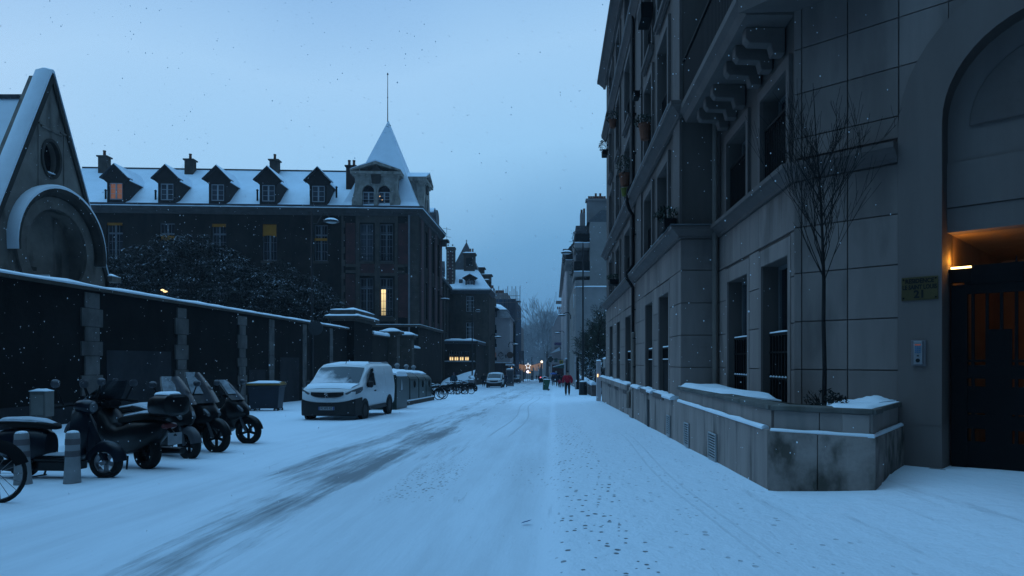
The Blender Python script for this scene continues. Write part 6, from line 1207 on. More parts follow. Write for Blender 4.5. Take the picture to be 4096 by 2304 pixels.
CARP = mat('dark_green_car_paint', (.02, .03, .03), .3, .1, spec=.5); x_, y_ = at(2066, 1531)
make_van('parked_car', 'dark parked car with a snowy roof by the far cafe terrace', 'car', (x_ - .2, y_ + 2, G(x_, y_ + 2)), R(-90), (.95, .95, .8), False, CARP)
# ---------------------------------------------------------------- scooters
SB = mat('dark_blue_scooter_paint', (.006, .009, .016), .3, .15, spec=.3); SK = mat('black_scooter_paint', (.005, .005, .006), .35, .15, spec=.25); SG = mat('grey_scooter_paint', (.06, .063, .072), .4, .15, spec=.3); SCR = mat('frosted_screen', (.03, .034, .040), .25, .5, 5); SEAT = mat('seat_vinyl', (.010, .008, .007), .65, .2, spec=.15)
FROSTED = mat('thin_frosted_snow', (.26, .29, .32), .7, .5, 7)
def mirror(t, y, x, z, h=.26):
    mb = MB(); mb.tube([(x, y, z), (x - .02, y + .10 * (1 if y > 0 else -1), z + h)], .012, 5); m_ = mb.build('mirror', IRON, t); mb = MB(); mb.hull([(x - .05, z + h + .06, .035, .03), (x - .03, z + h + .06, .07, .06), (x, z + h + .06, .065, .055), (x + .03, z + h + .06, .03, .03)], 10, 2.2, M=Matrix.Translation((0, y + .12 * (1 if y > 0 else -1), 0))); mb.build('mirror_glass', SG, m_, smooth=True)
def guard(t, c, r, w, a0, a1, mt, th=.03):
    mb = MB(); rows = []
    for i in range(13):
        a = R(a0 + (a1 - a0) * i / 12); rows.append([(c[0] + (r + dr) * math.cos(a), y, c[2] + (r + dr) * math.sin(a)) for y, dr in ((-w, -.09), (-w * .92, -.01), (-w * .5, .03), (0, .045), (w * .5, .03), (w * .92, -.01), (w, -.09))])
    mb.ring(rows, False, closed=False); return mb.build('mudguard', mt, t, smooth=True)
def classic(label, loc, rz):
    t = lthing('scooter', label, 'scooter', loc, rz, 'scooters and motorbikes parked side by side')
    wheel(t, (1.25, 0, .235), .235, .12, .64, 5, ALLOY, sw=.055); wheel(t, (0, 0, .235), .235, .12, .64, 5, ALLOY, sw=.055)
    guard(t, (1.25, 0, .235), .262, .085, 5, 170, SB)
    mb = MB(); mb.hull([(-.42, .50, .05, .06), (-.34, .50, .16, .17), (-.15, .48, .22, .24), (.1, .47, .23, .26), (.3, .46, .19, .25), (.42, .45, .12, .2)], 16, 2.4); mb.build('rear_body', SB, t, smooth=True)
    mb = MB(); mb.hull([(-.38, .765, .10, .035), (-.28, .775, .155, .06), (.0, .775, .165, .065), (.3, .765, .14, .06), (.50, .735, .09, .045), (.55, .72, .03, .02)], 14, 2.6); mb.build('seat', SEAT, t, smooth=True)
    mb = MB(); mb.box((.3, -.19, .26), (.9, .19, .31)); mb.box((.2, -.15, .12), (.85, .15, .26)); mb.build('floorboard', SK, t, bevel=.02)
    mb = MB(); rows = []
    for x, z, w in ((.80, .26, .16), (.90, .36, .22), (.955, .55, .25), (.94, .75, .23), (.90, .90, .16), (.86, .98, .08)): rows.append([(x - .05 + .0, -w, z), (x + .02, -w * .8, z), (x + .075, -w * .35, z + .01), (x + .09, 0, z + .01), (x + .075, w * .35, z + .01), (x + .02, w * .8, z), (x - .05, w, z), (x - .02, 0, z)])
    mb.ring(rows); mb.build('leg_shield', SB, t, smooth=True)
    mb = MB(); mb.tube([(1.25, .0, .25), (1.10, 0, .55), (.93, 0, .95)], [.05, .055, .045], 10); mb.hull([(.98, .52, .06, .2), (1.04, .5, .09, .22), (1.10, .46, .07, .14), (1.14, .42, .03, .06)], 12, 2.2); mb.build('steering_column', SB, t, smooth=True)
    mb = MB(); mb.hull([(.80, 1.02, .06, .05), (.86, 1.03, .11, .085), (.95, 1.02, .115, .10), (1.03, 1.01, .10, .095), (1.055, 1.01, .085, .08)], 14, 2.2); h = mb.build('headset', SB, t, smooth=True); mb = MB(); mb.lathe((1.056, 0, 1.01), [(.075, 0), (.06, .02), (.01, .028)], 14, 'x'); mb.build('headlight', LAMPG, h, smooth=True)
    mb = MB(); mb.tube([(.80, -.36, 1.03), (.86, -.2, 1.05), (.88, 0, 1.05), (.86, .2, 1.05), (.80, .36, 1.03)], .018, 7); mb.build('handlebar', IRON, t)
    for y in (-.3, .3): mirror(t, y, .86, 1.06, .24); m2 = MB(); m2.tube([(.84, y * .82, 1.04), (.79, y * 1.22, 1.03)], .024, 7); m2.build('grip', RUBBER, t)
    mb = MB(); mb.tube([(-.3, .12, .70), (-.52, .12, .74), (-.56, 0, .74), (-.52, -.12, .74), (-.3, -.12, .70)], .013, 6); mb.build('rear_rack', ALLOY, t)
    mb = MB(); mb.hull([(-.455, .47, .06, .04), (-.42, .49, .07, .05), (-.4, .49, .03, .03)], 10); mb.build('tail_light', mat('dark_red_lens', (.10, .008, .01), .3), t)
    mb = MB(); mb.hull([(-.5, .30, .08, .12), (-.40, .32, .09, .14), (-.37, .33, .05, .1)], 8, 4); mb.build('rear_flap', SK, t)
    mb = MB(); mb.tube([(.28, .1, .2), (.16, .16, .0)], .014, 5); mb.tube([(.28, -.1, .2), (.16, -.16, .0)], .014, 5); mb.tube([(.16, -.2, .01), (.16, .2, .01)], .014, 5); mb.build('stand', IRON, t)
    mb = MB(); mb.hull([(-.28, .2, .05, .07), (.1, .2, .07, .1), (.3, .2, .05, .06)], 10, M=Matrix.Translation((0, -.16, 0))); mb.build('engine', SK, t, smooth=True)
    s = MB(); s.hull([(-.36, .80, .07, .02), (-.26, .815, .13, .05), (.0, .82, .145, .055), (.28, .805, .12, .045), (.48, .77, .05, .02)], 12, 2.4); s.hull([(.84, .335, .12, .02), (.6, .34, .15, .03), (.36, .335, .12, .02)], 8); s.build('snow', mat('thin_shaded_seat_snow', (.40, .45, .5), .7, .25, 5), t, smooth=True); return t  # thin seat snow, its colour also greyed for the shade there
def maxi(label, loc, rz, pt, screen=.5, sw_=.25, case=False, gm=SCR, fw=.26, guardm=None, cover=False):
    t = lthing('scooter', label, 'scooter', loc, rz, 'scooters and motorbikes parked side by side')
    wheel(t, (1.42, 0, fw), fw, .13, .66, 5, IRON, sw=.05, yaw=.12); wheel(t, (0, 0, .26), .26, .15, .62, 5, IRON, sw=.05)
    guard(t, (1.42, 0, fw), fw + .03, .085, 10, 165, guardm or pt)
    mb = MB()
    for y in (-.085, .085): mb.tube([(1.42, y, fw), (1.22, y, .72)], .028, 7)
    mb.build('fork', SG, t)
    mb = MB(); mb.hull([(-.52, .72, .05, .04), (-.4, .66, .13, .11), (-.15, .58, .20, .20), (.15, .52, .23, .26), (.5, .44, .22, .24), (.75, .45, .22, .26), (.95, .58, .24, .34), (1.05, .66, .22, .34)], 16, 2.6); mb.build('body', pt, t, smooth=True)
    mb = MB(); mb.hull([(.98, .74, .20, .30), (1.08, .78, .235, .27), (1.20, .76, .22, .21), (1.32, .70, .15, .13), (1.40, .66, .06, .05)], 16, 2.4); fr = mb.build('front_fairing', pt, t, smooth=True)
    for s_ in (1, -1): mb = MB(); mb.hull([(1.20, .80, .035, .05), (1.28, .765, .05, .05), (1.365, .70, .03, .03)], 10, M=Matrix.Translation((0, s_ * .12, .03))); mb.build('headlight', LAMPG, fr, smooth=True)
    mb = MB(); mb.hull([(-.46, .84, .10, .03), (-.36, .85, .17, .06), (-.05, .83, .18, .07), (.1, .80, .17, .07), (.45, .76, .16, .07), (.6, .74, .09, .05)], 14, 2.8); mb.build('seat', SEAT, t, smooth=True)
    mb = MB(); rows = []
    for i in range(7):
        f = i / 6; x = 1.17 - .42 * f; z = .95 + screen * f; w = sw_ * (1 - .38 * f ** 2.2); rows.append([(x + .10 * (1 - (j / 4 - 1) ** 2), (j / 4 - 1) * w, z) for j in range(9)])
    mb.ring(rows, False, closed=False); sc = mb.build('windscreen', gm, t, smooth=True)
    s = MB(); rows = []
    for i in range(6):
        f = .30 + .70 * i / 5; x = 1.17 - .42 * f + .015; z = .955 + screen * f; w = sw_ * (1 - .38 * f ** 2.2); rows.append([(x + .012 + .10 * (1 - u * u), u * w, z) for u in (-.95, -.8, -.55, -.25 - .25 * noise.noise((i * .9, loc[1], 0)))])
    s.ring(rows, False, closed=False); s.build('snow', FROSTED, sc, smooth=True)
    mb = MB(); mb.tube([(.86, -.38, 1.02), (.92, -.2, 1.05), (.95, 0, 1.04), (.92, .2, 1.05), (.86, .38, 1.02)], .02, 7); mb.hull([(.82, 1.0, .1, .05), (.95, 1.0, .14, .08), (1.05, .98, .12, .07)], 10); mb.build('handlebar', IRON, t, smooth=True)
    for y in (-.27, .27): mirror(t, y, .98, 1.04, .22); m2 = MB(); m2.tube([(.9, y * .95, 1.04), (.85, y * 1.45, 1.02)], .026, 7); m2.build('grip', RUBBER, t)
    mb = MB(); mb.hull([(-.56, .70, .10, .03), (-.52, .70, .13, .05), (-.48, .7, .1, .03)], 10); mb.build('tail_light', mat('dark_red_lens', (.10, .008, .01), .3), t)
    mb = MB(); mb.box((-.66, -.11, .42), (-.645, .11, .60)); mb.build('number_plate', mat('dull_plate', (.22, .23, .24), .5), t)
    mb = MB(); mb.tube([(-.5, 0, .66), (-.66, 0, .55)], .03, 6); mb.hull([(-.55, .30, .05, .05), (-.1, .28, .06, .065), (.25, .26, .05, .05)], 10, M=Matrix.Translation((0, -.2, 0))); mb.build('exhaust', SK, t, smooth=True)
    mb = MB(); mb.tube([(.3, .12, .2), (.2, .2, .0)], .015, 5); mb.tube([(.3, -.12, .2), (.2, -.2, .0)], .015, 5); mb.build('stand', IRON, t)
    s = MB(); s.hull([(-.42, .885, .1, .02), (-.3, .90, .15, .035), (.0, .88, .15, .04), (.4, .82, .13, .03), (.52, .80, .06, .02)], 10, 2.6); s.hull([(1.02, 1.035, .12, .02), (1.1, 1.03, .16, .03), (1.2, .96, .13, .025)], 8); s.build('snow', mat('thin_shaded_seat_snow', (.40, .45, .5), .7, .25, 5), t, smooth=True)
    if case:
        mb = MB(); mb.hull([(-.74, 1.02, .14, .12), (-.70, 1.02, .21, .16), (-.45, 1.02, .23, .17), (-.28, 1.0, .19, .14), (-.24, .99, .12, .1)], 14, 3.4); tcse = mb.build('top_case', SK, t, smooth=True); mb = MB(); mb.box((-.6, -.1, .84), (-.35, .1, .92)); mb.build('rack', IRON, tcse)
        s = MB(); s.hull([(-.66, 1.175, .1, .02), (-.56, 1.185, .16, .04), (-.40, 1.18, .16, .04), (-.31, 1.155, .1, .02)], 10, 2.4); s.build('snow', SNOW, tcse, smooth=True)
    return t
def scoot(fn, px, py, ang, lab, fx, **kw):     # front (or rear) wheel contact at a photo pixel
    x, y = at(px, py); a = R(ang); x -= math.cos(a) * fx; y -= math.sin(a) * fx; return fn(lab, (x, y, G(x, y) - .01), a, **kw)
scoot(classic, 425, 1911, -5, 'dark blue classic scooter with round headlight and snow on its long seat', 1.25)
scoot(maxi, 590, 1874, 154, 'black motor scooter with a top case seen from behind, second from the left', 0.0, pt=SK, screen=.42, case=True)
scoot(maxi, 757, 1833, -34, 'motor scooter with pale grey mudguard and tall clouded windscreen in the middle of the row', 1.42, pt=SK, screen=.50, sw_=.27, guardm=SG)
scoot(maxi, 866, 1808, -24, 'black motor scooter with the tallest snowy windscreen, second from the right of the row', 1.42, pt=SK, screen=.58, sw_=.28, fw=.30)
scoot(maxi, 994, 1774, -14, 'black sporty scooter with a low raked windscreen at the right end of the row', 1.42, pt=SK, screen=.42, sw_=.21, fw=.28)
x_, y_ = -8.0, 12.9; maxi('scooter mostly hidden behind the row with thick snow on its seat', (x_, y_ + .4, G(x_, y_)), R(170), SG, .3, .2)
# ---------------------------------------------------------------- bicycles
def bike(label, loc, rz, col=IRON, basket=False, child=False, group='bicycles locked to the racks'):
    t = lthing('bicycle', label, 'bicycle', loc, rz, group)
    for x in (0, 1.05):
        mb = MB(); a = [Vector((x + .33 * math.cos(2 * math.pi * k / 28), 0, .34 + .33 * math.sin(2 * math.pi * k / 28))) for k in range(29)]; mb.tube(a, .021, 6, cap=False); w = mb.build('wheel', RUBBER, t, smooth=True)
        mb = MB(); mb.tube([Vector((x, 0, .34)) + (p - Vector((x, 0, .34))) * .93 for p in a], .011, 4, cap=False); mb.build('rim', ALLOY, w)
        mb = MB()
        for k in range(18): q = 2 * math.pi * k / 18; mb.tube([(x, .03 * (-1) ** k, .34), (x + .31 * math.cos(q), 0, .34 + .31 * math.sin(q))], .0035, 3)
        mb.tube([(x, -.05, .34), (x, .05, .34)], .022, 6); mb.build('spokes', METAL_G, w)
        guard(t, (x, 0, .34), .345, .03, 20, 165, col)
    mb = MB(); B_ = (.44, 0, .30); S_ = (.30, 0, .82); H = (.86, 0, .86)
    for p, q in ((B_, S_), (B_, (.90, 0, .68)), ((.32, 0, .74), H), ((0, .05, .34), (.31, 0, .70)), ((0, -.05, .34), (.31, 0, .70)), ((0, .05, .34), B_), ((0, -.05, .34), B_), (H, (1.05, .05, .34)), (H, (1.05, -.05, .34))): mb.tube([p, q], .017, 6)
    mb.build('frame', col, t)
    mb = MB(); mb.tube([H, (.82, 0, 1.02)], .016, 6); mb.tube([(.68, -.29, 1.04), (.80, -.2, 1.04), (.84, 0, 1.02), (.80, .2, 1.04), (.68, .29, 1.04)], .014, 6); mb.build('handlebar', IRON, t)
    mb = MB(); mb.hull([(.14, .90, .03, .02), (.18, .90, .09, .03), (.28, .90, .07, .03), (.42, .90, .03, .025)], 10); mb.tube([S_, (.29, 0, .89)], .014, 5); sd_ = mb.build('saddle', SEAT, t, smooth=True); s = MB(); s.hull([(.15, .935, .04, .012), (.19, .94, .085, .02), (.3, .94, .06, .018), (.41, .93, .02, .01)], 8); s.build('snow', SNOW, sd_)
    mb = MB(); mb.tube([(.44, -.08, .30), (.44, .08, .30)], .02, 6); mb.lathe((.44, -.06, .30), [(.09, -.006), (.09, .006)], 14, 'y'); mb.tube([(.44, -.09, .30), (.54, -.09, .17)], .012, 5); mb.tube([(.44, .09, .30), (.34, .09, .43)], .012, 5); mb.build('crank', IRON, t)
    s = MB(); snowstrip(s, (.36, -.02, .765), (.84, -.02, .875), .04, .03, (0, 1, 0), .15); s.build('frame_snow', SNOW, t)
    if basket: mb = MB(); mb.box((.95, -.19, .88), (1.25, .19, 1.1)); mb.build('basket', METAL_G, t); s = MB(); snowpatch(s, [(.95, -.19, 1.1), (1.25, -.19, 1.1), (1.25, .19, 1.1), (.95, .19, 1.1)], .05, 4, 4); s.build('snow', SNOW, t)
    if child: mb = MB(); mb.hull([(-.2, 1.05, .12, .06), (-.1, 1.05, .15, .14), (.02, 1.0, .15, .1)], 10, M=Matrix.Rotation(.2, 4, 'Y')); mb.box((-.28, -.14, .95), (-.2, .14, 1.5)); mb.build('child_seat', SK, t)
    return t
x_, y_ = at(-42, 2016); bike('bicycle cut off by the left edge with its tall front wheel beside the bollards', (x_ - 1.05, y_ + .05, G(x_, y_) - .01), R(2), group='bicycles along the street')
x_, y_ = at(1738, 1599); b1 = bike('bicycle with a dark child seat leaning just behind the green containers', (x_ - .7, y_, G(x_, y_)), R(-15), child=True)
bike('bicycle standing behind the one with the child seat', (x_ - .55, y_ + 1.1, G(x_, y_)), R(-24)); bike('bicycle pushed in deepest behind the containers', (x_ - .9, y_ + 2.0, G(x_, y_)), R(-12))
x_, y_ = at(1800, 1578)
for i, (dx, dy, r_, lab) in enumerate(((-.2, 0, 8, 'bicycle nearest the street in the middle rack'), (.3, .7, -6, 'bicycle with pale mudguards second in the middle rack'), (.8, 1.0, -14, 'bicycle with its front wheel turned at the right of the middle rack'), (.0, 1.6, 5, 'bicycle half hidden at the back of the middle rack'))): bike(lab, (x_ + dx - .3, y_ + dy, G(x_, y_)), R(r_), basket=(i == 2))
for i in range(3):
    t = thing('bicycle_rack', 'dark iron hoop of the bicycle rack', 'bicycle rack', (x_ - .1 + i * .35, y_ - .3 + i * .5, G(x_, y_)), group='iron hoops of the bicycle rack'); p = t.location; mb = MB(); mb.tube([(p.x, p.y, p.z - .05), (p.x, p.y, p.z + .8), (p.x + .15, p.y + .1, p.z + .9), (p.x + .45, p.y + .25, p.z + .9), (p.x + .6, p.y + .35, p.z + .8), (p.x + .6, p.y + .35, p.z - .05)], .03, 6); mb.build('hoop', IRON, t)
x_, y_ = at(1912, 1565); mt_ = maxi('covered scooter with a snowy cover at the right end of the bicycle racks', (x_ - 1.1, y_ + .6, G(x_, y_)), R(-50), SK, .5, .3); s = MB(); s.hull([(-.4, .95, .15, .1), (.0, 1.0, .26, .16), (.5, 1.05, .3, .22), (.9, 1.25, .24, .2), (1.1, 1.2, .15, .1)], 12, 2.2); s.build('snowy_cover', SNOW, mt_, smooth=True)
x_, y_ = at(2064, 1534); bike('bicycle standing by the far cafe terrace', (x_ - .6, y_, G(x_, y_)), R(4), group='bicycles along the street')
# ---------------------------------------------------------------- bollards, bins, containers, lamp posts
BOL = mat('grey_white_bollard', (.27, .275, .28), .7, .15, 4); BOLD = mat('dull_red_band', (.13, .115, .12), .7, .15, 4)
for i, (px, py, lean) in enumerate(((92, 1936, -.03), (289, 1932, .01))):
    x, y = at(px, py); z = G(x, y); t = lthing('bollard', ('leftmost striped bollard, leaning a little, half behind the bicycle wheel', 'upright striped bollard in front of the blue scooter floorboard')[i], 'bollard', (x, y, z), 0, 'striped flexible bollards')
    if i == 0:
        mb = MB(); mb.lathe((0, 0, 0), [(.105, -.02), (.098, .1), (.088, .3), (.083, .62), (.082, .66), (.07, .685), (.01, .69)], 18); mb.build('post', BOL, t, smooth=True)
        for a in (.36, .52): mb = MB(); mb.lathe((0, 0, 0), [(.0892, a), (.0872, a + .08)], 18, cap=False); mb.build('band', BOLD, t)
        s = MB(); s.lathe((0, 0, .68), [(.075, 0), (.06, .02), (.02, .03)], 12); s.build('snow', SNOW, t, smooth=True); b0_ = t
    else:
        COL.objects.unlink(t); bpy.data.objects.remove(t); t = dup(b0_, None, (x, y, z), 0, 'upright striped bollard in front of the blue scooter floorboard'); t['group'] = 'striped flexible bollards'
    t.rotation_euler = (0, lean, 0)
def bin4(label, px, py, col, lid):
    x, y = at(px, py); z = G(x, y); t = lthing('wheeled_bin', label, 'bin', (x, y, z), R(4))
    mb = MB(); mb.ring([[(-.52, -.32, .16), (.52, -.32, .16), (.52, .32, .16), (-.52, .32, .16)], [(-.60, -.38, 1.0), (.60, -.38, 1.0), (.60, .38, 1.0), (-.60, .38, 1.0)], [(-.63, -.41, 1.01), (.63, -.41, 1.01), (.63, .41, 1.01), (-.63, .41, 1.01)], [(-.63, -.41, 1.07), (.63, -.41, 1.07), (.63, .41, 1.07), (-.63, .41, 1.07)]]); mb.build('body', col, t, bevel=.02)
    mb = MB(); mb.ring([[(xx, -.43, 1.075), (xx, -.43, 1.12), (xx, -.2, 1.19), (xx, .2, 1.2), (xx, .43, 1.13), (xx, .43, 1.075)] for xx in (-.645, .645)]); mb.build('lid', lid, t, bevel=.015)
    s = MB(); snowpatch(s, [(-.62, -.40, 1.15), (.62, -.40, 1.15), (.62, .40, 1.16), (-.62, .40, 1.16)], .08, 8, 6, edge=.25); s.build('snow', SNOW, t, smooth=True)
    for xx in (-.45, .45):
        for yy in (-.28, .28): wheel(t, (xx, yy, .10), .10, .05, .5, 3, METAL_G, sw=.03)
    return t
bin4('large dark wheeled bin with an ochre lid against the black wall', 1067, 1648, mat('navy_bin_plastic', (.012, .018, .03), .5, .2), mat('ochre_lid', (.22, .12, .02), .5, .15))
x, y = at(2181, 1562); z = G(x, y); gb = lthing('wheeled_bin', 'green two wheeled bin standing alone near the kerb', 'bin', (x, y, z), R(8))
mb = MB(); mb.ring([[(-.24, -.28, .06), (.24, -.28, .06), (.24, .2, .06), (-.24, .2, .06)], [(-.30, -.36, 1.0), (.30, -.36, 1.0), (.30, .36, 1.0), (-.30, .36, 1.0)]]); mb.v = [(a + .14 * c, b, c) for a, b, c in mb.v]; mb.build('body', GREENB, gb, bevel=.02)
mb = MB(); mb.box((-.33 + .14, -.40, 1.001), (.33 + .14, .42, 1.07)); mb.build('lid', GREENB, gb, bevel=.02); s = MB(); snowpatch(s, [(-.19, -.4, 1.071), (.47, -.4, 1.071), (.47, .42, 1.071), (-.19, .42, 1.071)], .06, 5, 5, edge=.3); s.build('snow', SNOW, gb)
for yy in (-.2, .2): wheel(gb, (.30, yy, .10), .10, .05, .5, 3, METAL_G, sw=.03)
# green containers on their plinth
pf = thing('container_plinth', 'low snowy concrete plinth carrying the green recycling containers', 'plinth', (-8, 35, G(-8, 35)))
mb = MB(); mb.ring([[(xx, yy, G(xx, yy) + dz) for xx, yy in ((-7.0, 31.3), (-7.05, 40.6), (-9.2, 40.6), (-9.1, 31.3))] for dz in (-.15, .20)]); mb.build('slab', HSTONE, pf, bevel=.03); s = MB(); snowpatch(s, [(-9.1, 31.3, G(-9, 31.3) + .2), (-7.02, 31.3, G(-7, 31.3) + .2), (-7.07, 40.6, G(-7, 40.6) + .2), (-9.2, 40.6, G(-9, 40.6) + .2)], .09, 6, 14, edge=.1); s.build('snow', SNOW, pf, smooth=True)
def container(label, y0, y1, x0, x1, h, rnd=True):
    z = G(x1, y0) + (.22 if rnd else 0); t = thing('recycling_container', label, 'recycling container', ((x0 + x1) / 2, (y0 + y1) / 2, z), group='green recycling containers behind the van')
    xm = (x0 + x1) / 2; hw_ = (x1 - x0) / 2; hr = h - .45
    if rnd: prof = [(x0, 0), (x0, hr)] + [(xm - hw_ * math.cos(math.pi * i / 12), hr + .45 * math.sin(math.pi * i / 12)) for i in range(1, 12)] + [(x1, hr), (x1, 0)]
    else: prof = [(x0, 0), (x0, h - .02), (xm, h + .0), (x1 - .05, h - .10), (x1, h - .16), (x1, 0)]
    dz = lambda yy: z - SL * (yy - y0)
    mb = MB(); mb.prism(prof, lambda a, b: (a, y0, dz(y0) + b), lambda a, b: (a, y1, dz(y1) + b)); mb.build('shell', GREEN, t, bevel=.03)
    s = MB(); rows = []
    sel = prof[3:10] if rnd else prof[1:5]
    n_ = max(3, int((y1 - y0) / .3))
    for i in range(n_ + 1):
        yy = y0 + .02 + (y1 - y0 - .04) * i / n_; e = sm(0, .12, min(i, n_ - i) / n_ + .03)
        rows.append([(a, yy, dz(yy) + b) for a, b in sel] + [(a * 1.0 + .02 * (a > xm), yy, dz(yy) + b + (.05 + .11 * e * math.sin(math.pi * (k + .4) / (len(sel) - .2))) * (1 + .25 * noise.noise((yy * 2, k, 0)))) for k, (a, b) in reversed(list(enumerate(sel)))])
    s.ring(rows); s.build('snow', SNOW, t, smooth=True)
    if rnd: mb = MB(); mb.tube([(xm - .2, (y0 + y1) / 2, z + h - .1), (xm - .2, (y0 + y1) / 2, z + h + .28)], .09, 8); mb.lathe((xm - .2, (y0 + y1) / 2, z + h + .28), [(.09, 0), (.14, .02), (.14, .08), (.08, .15), (.01, .18)], 10); mb.build('lifting_knob', ZINC, t, smooth=True)
    mb = MB(); ym = (y0 + y1) / 2; zc_ = z + h * .55
    if rnd: mb.lathe((x1 + .005, ym, zc_), [(.19, -.01), (.19, .03), (.13, .03), (.13, -.01)], 14, 'x'); mb.build('filling_port', RUBBER, t)
    else: mb.prism([(ym - .25, z + .8), (ym + .05, z + .8), (ym + .02, z + 1.0), (ym - .13, z + 1.28)], lambda a, b: (x1 + .002, a, b), lambda a, b: (x1 + .012, a, b)); mb.build('white_label', FRAME_W, t); m2 = MB(); m2.box((x0 + .2, y0 - .02, z + .3), (x1 - .2, y0 - .001, z + 1.2)); m2.build('front_panel', GREEN, t)
    return t
container('tall square green container directly behind the white van', 28.9, 31.0, -8.35, -6.62, 1.58, False)
for i, (a, b, lab) in enumerate(((31.7, 34.0, 'round topped green container nearest the van'), (34.2, 36.3, 'round topped green container in the middle of the plinth'), (36.5, 38.4, 'round topped green container third along the plinth'), (38.55, 40.3, 'round topped green container at the far end by the bicycles'))): container(lab, a, b, -8.55, -7.15, 1.42 - .02 * i)
LP = mat('black_lamp_post', (.012, .013, .015), .45, .1, spec=.4)
def lamppost(label, x, y, h, arm, sg, base=True, hd=.42):
    z = G(x, y); t = thing('lamp_post', label, 'street lamp', (x, y, z), group='black street lamp posts')
    mb = MB(); mb.lathe((x, y, z), [(.085, -.1), (.085, h * .42), (.06, h * .42 + .02), (.055, h - .4), (.04, h), (.01, h + .1)], 10); mb.build('pole', LP, t, smooth=True)
    if base: mb = MB(); mb.lathe((x, y, z), [(.30, -.05), (.30, .12), (.27, .95), (.29, 1.0), (.12, 1.04)], 14); bb = mb.build('base', LP, t, smooth=True); s = MB(); s.lathe((x, y, z + 1.0), [(.28, 0), (.2, .06), (.09, .1)], 12); s.build('snow', SNOW, bb)
    za = z + h - .62; mb = MB(); mb.tube([(x, y, za - .15), (x + sg * .25, y, za - .2), (x + sg * arm * .45, y, za + .1), (x + sg * arm * .68, y, za + .42), (x + sg * arm * .9, y, za + .40), (x + sg * arm, y, za + .18), (x + sg * arm, y, za + .08)], .03, 6); mb.build('arm', LP, t, smooth=True)
    mb = MB(); c = (x + sg * (arm + .12), y, za); mb.lathe(c, [(.06, .12), (.22, .08), (hd, -.02), (hd, -.07), (.3, -.1), (.02, -.12)], 14); hd_ = mb.build('lamp_head', LP, t, smooth=True); mb = MB(); mb.lathe((c[0], c[1], c[2] - .105), [(.28, 0), (.2, -.03), (.01, -.04)], 12); mb.build('diffuser', mat('milky_diffuser', (.35, .36, .37), .4), hd_); s = MB(); s.lathe((c[0], c[1], c[2] - .01), [(hd - .02, 0), (hd * .7, .09), (.2, .13), (.02, .15)], 12); s.build('snow', SNOW, hd_, smooth=True); return t
lamppost('tall black street lamp on the right pavement in front of the shrubs', 2.15, 48.9, 10.9, 1.05, -1)
lamppost('tall black street lamp rising behind the boundary wall and the van', X(1248, 37.6), 37.6, 10.6, .95, 1)
x_ = X(1889, 74); lamppost('slim black street lamp in front of the low annex', x_, 74, 9.1, .5, 1, hd=.3)
d_ = 37.4; rs = thing('road_sign', 'round road sign seen from behind on the left lamp post', 'sign', (X(1262, d_), d_, Z(1340, d_))); mb = MB(); mb.lathe((X(1264, d_), d_ - .06, Z(1312, d_)), [(.40, -.012), (.40, .012)], 20, 'y'); mb.build('disc', mat('dark_sign_back', (.045, .048, .052), .6, .2), rs); mb = MB(); mb.tube([(X(1252, d_), d_ + .05, Z(1300, d_)), (X(1278, d_), d_ + .05, Z(1300, d_))], .02, 4); mb.build('clamp', ZINC, rs)
# sloping retaining wall with a thick snow bank
rw = thing('ramp_wall', 'sloping ramp wall under a thick blanket of snow before the annex', 'wall', (-12, 71, G(-12, 71)))
d_ = 71; a0, a1 = X(1762, d_), X(1889, d_ + 3); z0, z1 = Z(1546, d_), Z(1515, d_ + 3)
mb = MB(); mb.add([(a0, d_, -3.4), (a1, d_ + 3, -3.4), (a1, d_ + 3, z1), (a0, d_, z0), (a0, d_ + 2.5, -3.4), (a1, d_ + 5, -3.4), (a1, d_ + 5, z1 + .9), (a0, d_ + 2.5, z0 + .5)], [(0, 1, 2, 3), (3, 2, 6, 7), (4, 5, 6, 7), (0, 3, 7, 4), (1, 2, 6, 5)]); mb.build('wall_body', HSTONE, rw)
s = MB(); snowpatch(s, [(a0 - .1, d_ - .1, z0), (a1 + .1, d_ + 2.9, z1), (a1 + .1, d_ + 5, z1 + .9), (a0 - .1, d_ + 2.5, z0 + .5)], .22, 12, 6, edge=.15); s.build('snow', SNOW, rw, smooth=True)
# kiosk, posts by the cafe
x_, y_ = at(2040, 1545); kk = thing('phone_kiosk', 'glazed telephone kiosk with a snowy top beside the walking figure', 'kiosk', (x_, y_, G(x_, y_))); z = G(x_, y_)
mb = MB(); 
for a in (-.45, .45):
    for b in (-.45, .45): mb.box((x_ + a - .04, y_ + b - .04, z), (x_ + a + .04, y_ + b + .04, z + 2.15))
mb.box((x_ - .5, y_ - .5, z + 2.1), (x_ + .5, y_ + .5, z + 2.3)); mb.box((x_ - .45, y_ - .46, z + .05), (x_ + .45, y_ + .46, z + .35)); mb.build('frame', METAL_G, kk); mb = MB(); mb.box((x_ - .42, y_ - .42, z + .36), (x_ + .42, y_ + .42, z + 2.09)); mb.build('glazing', GLASS_S, kk); s = MB(); snowpatch(s, [(x_ - .5, y_ - .5, z + 2.3), (x_ + .5, y_ - .5, z + 2.3), (x_ + .5, y_ + .5, z + 2.3), (x_ - .5, y_ + .5, z + 2.3)], .12, 4, 4); s.build('snow', SNOW, kk)
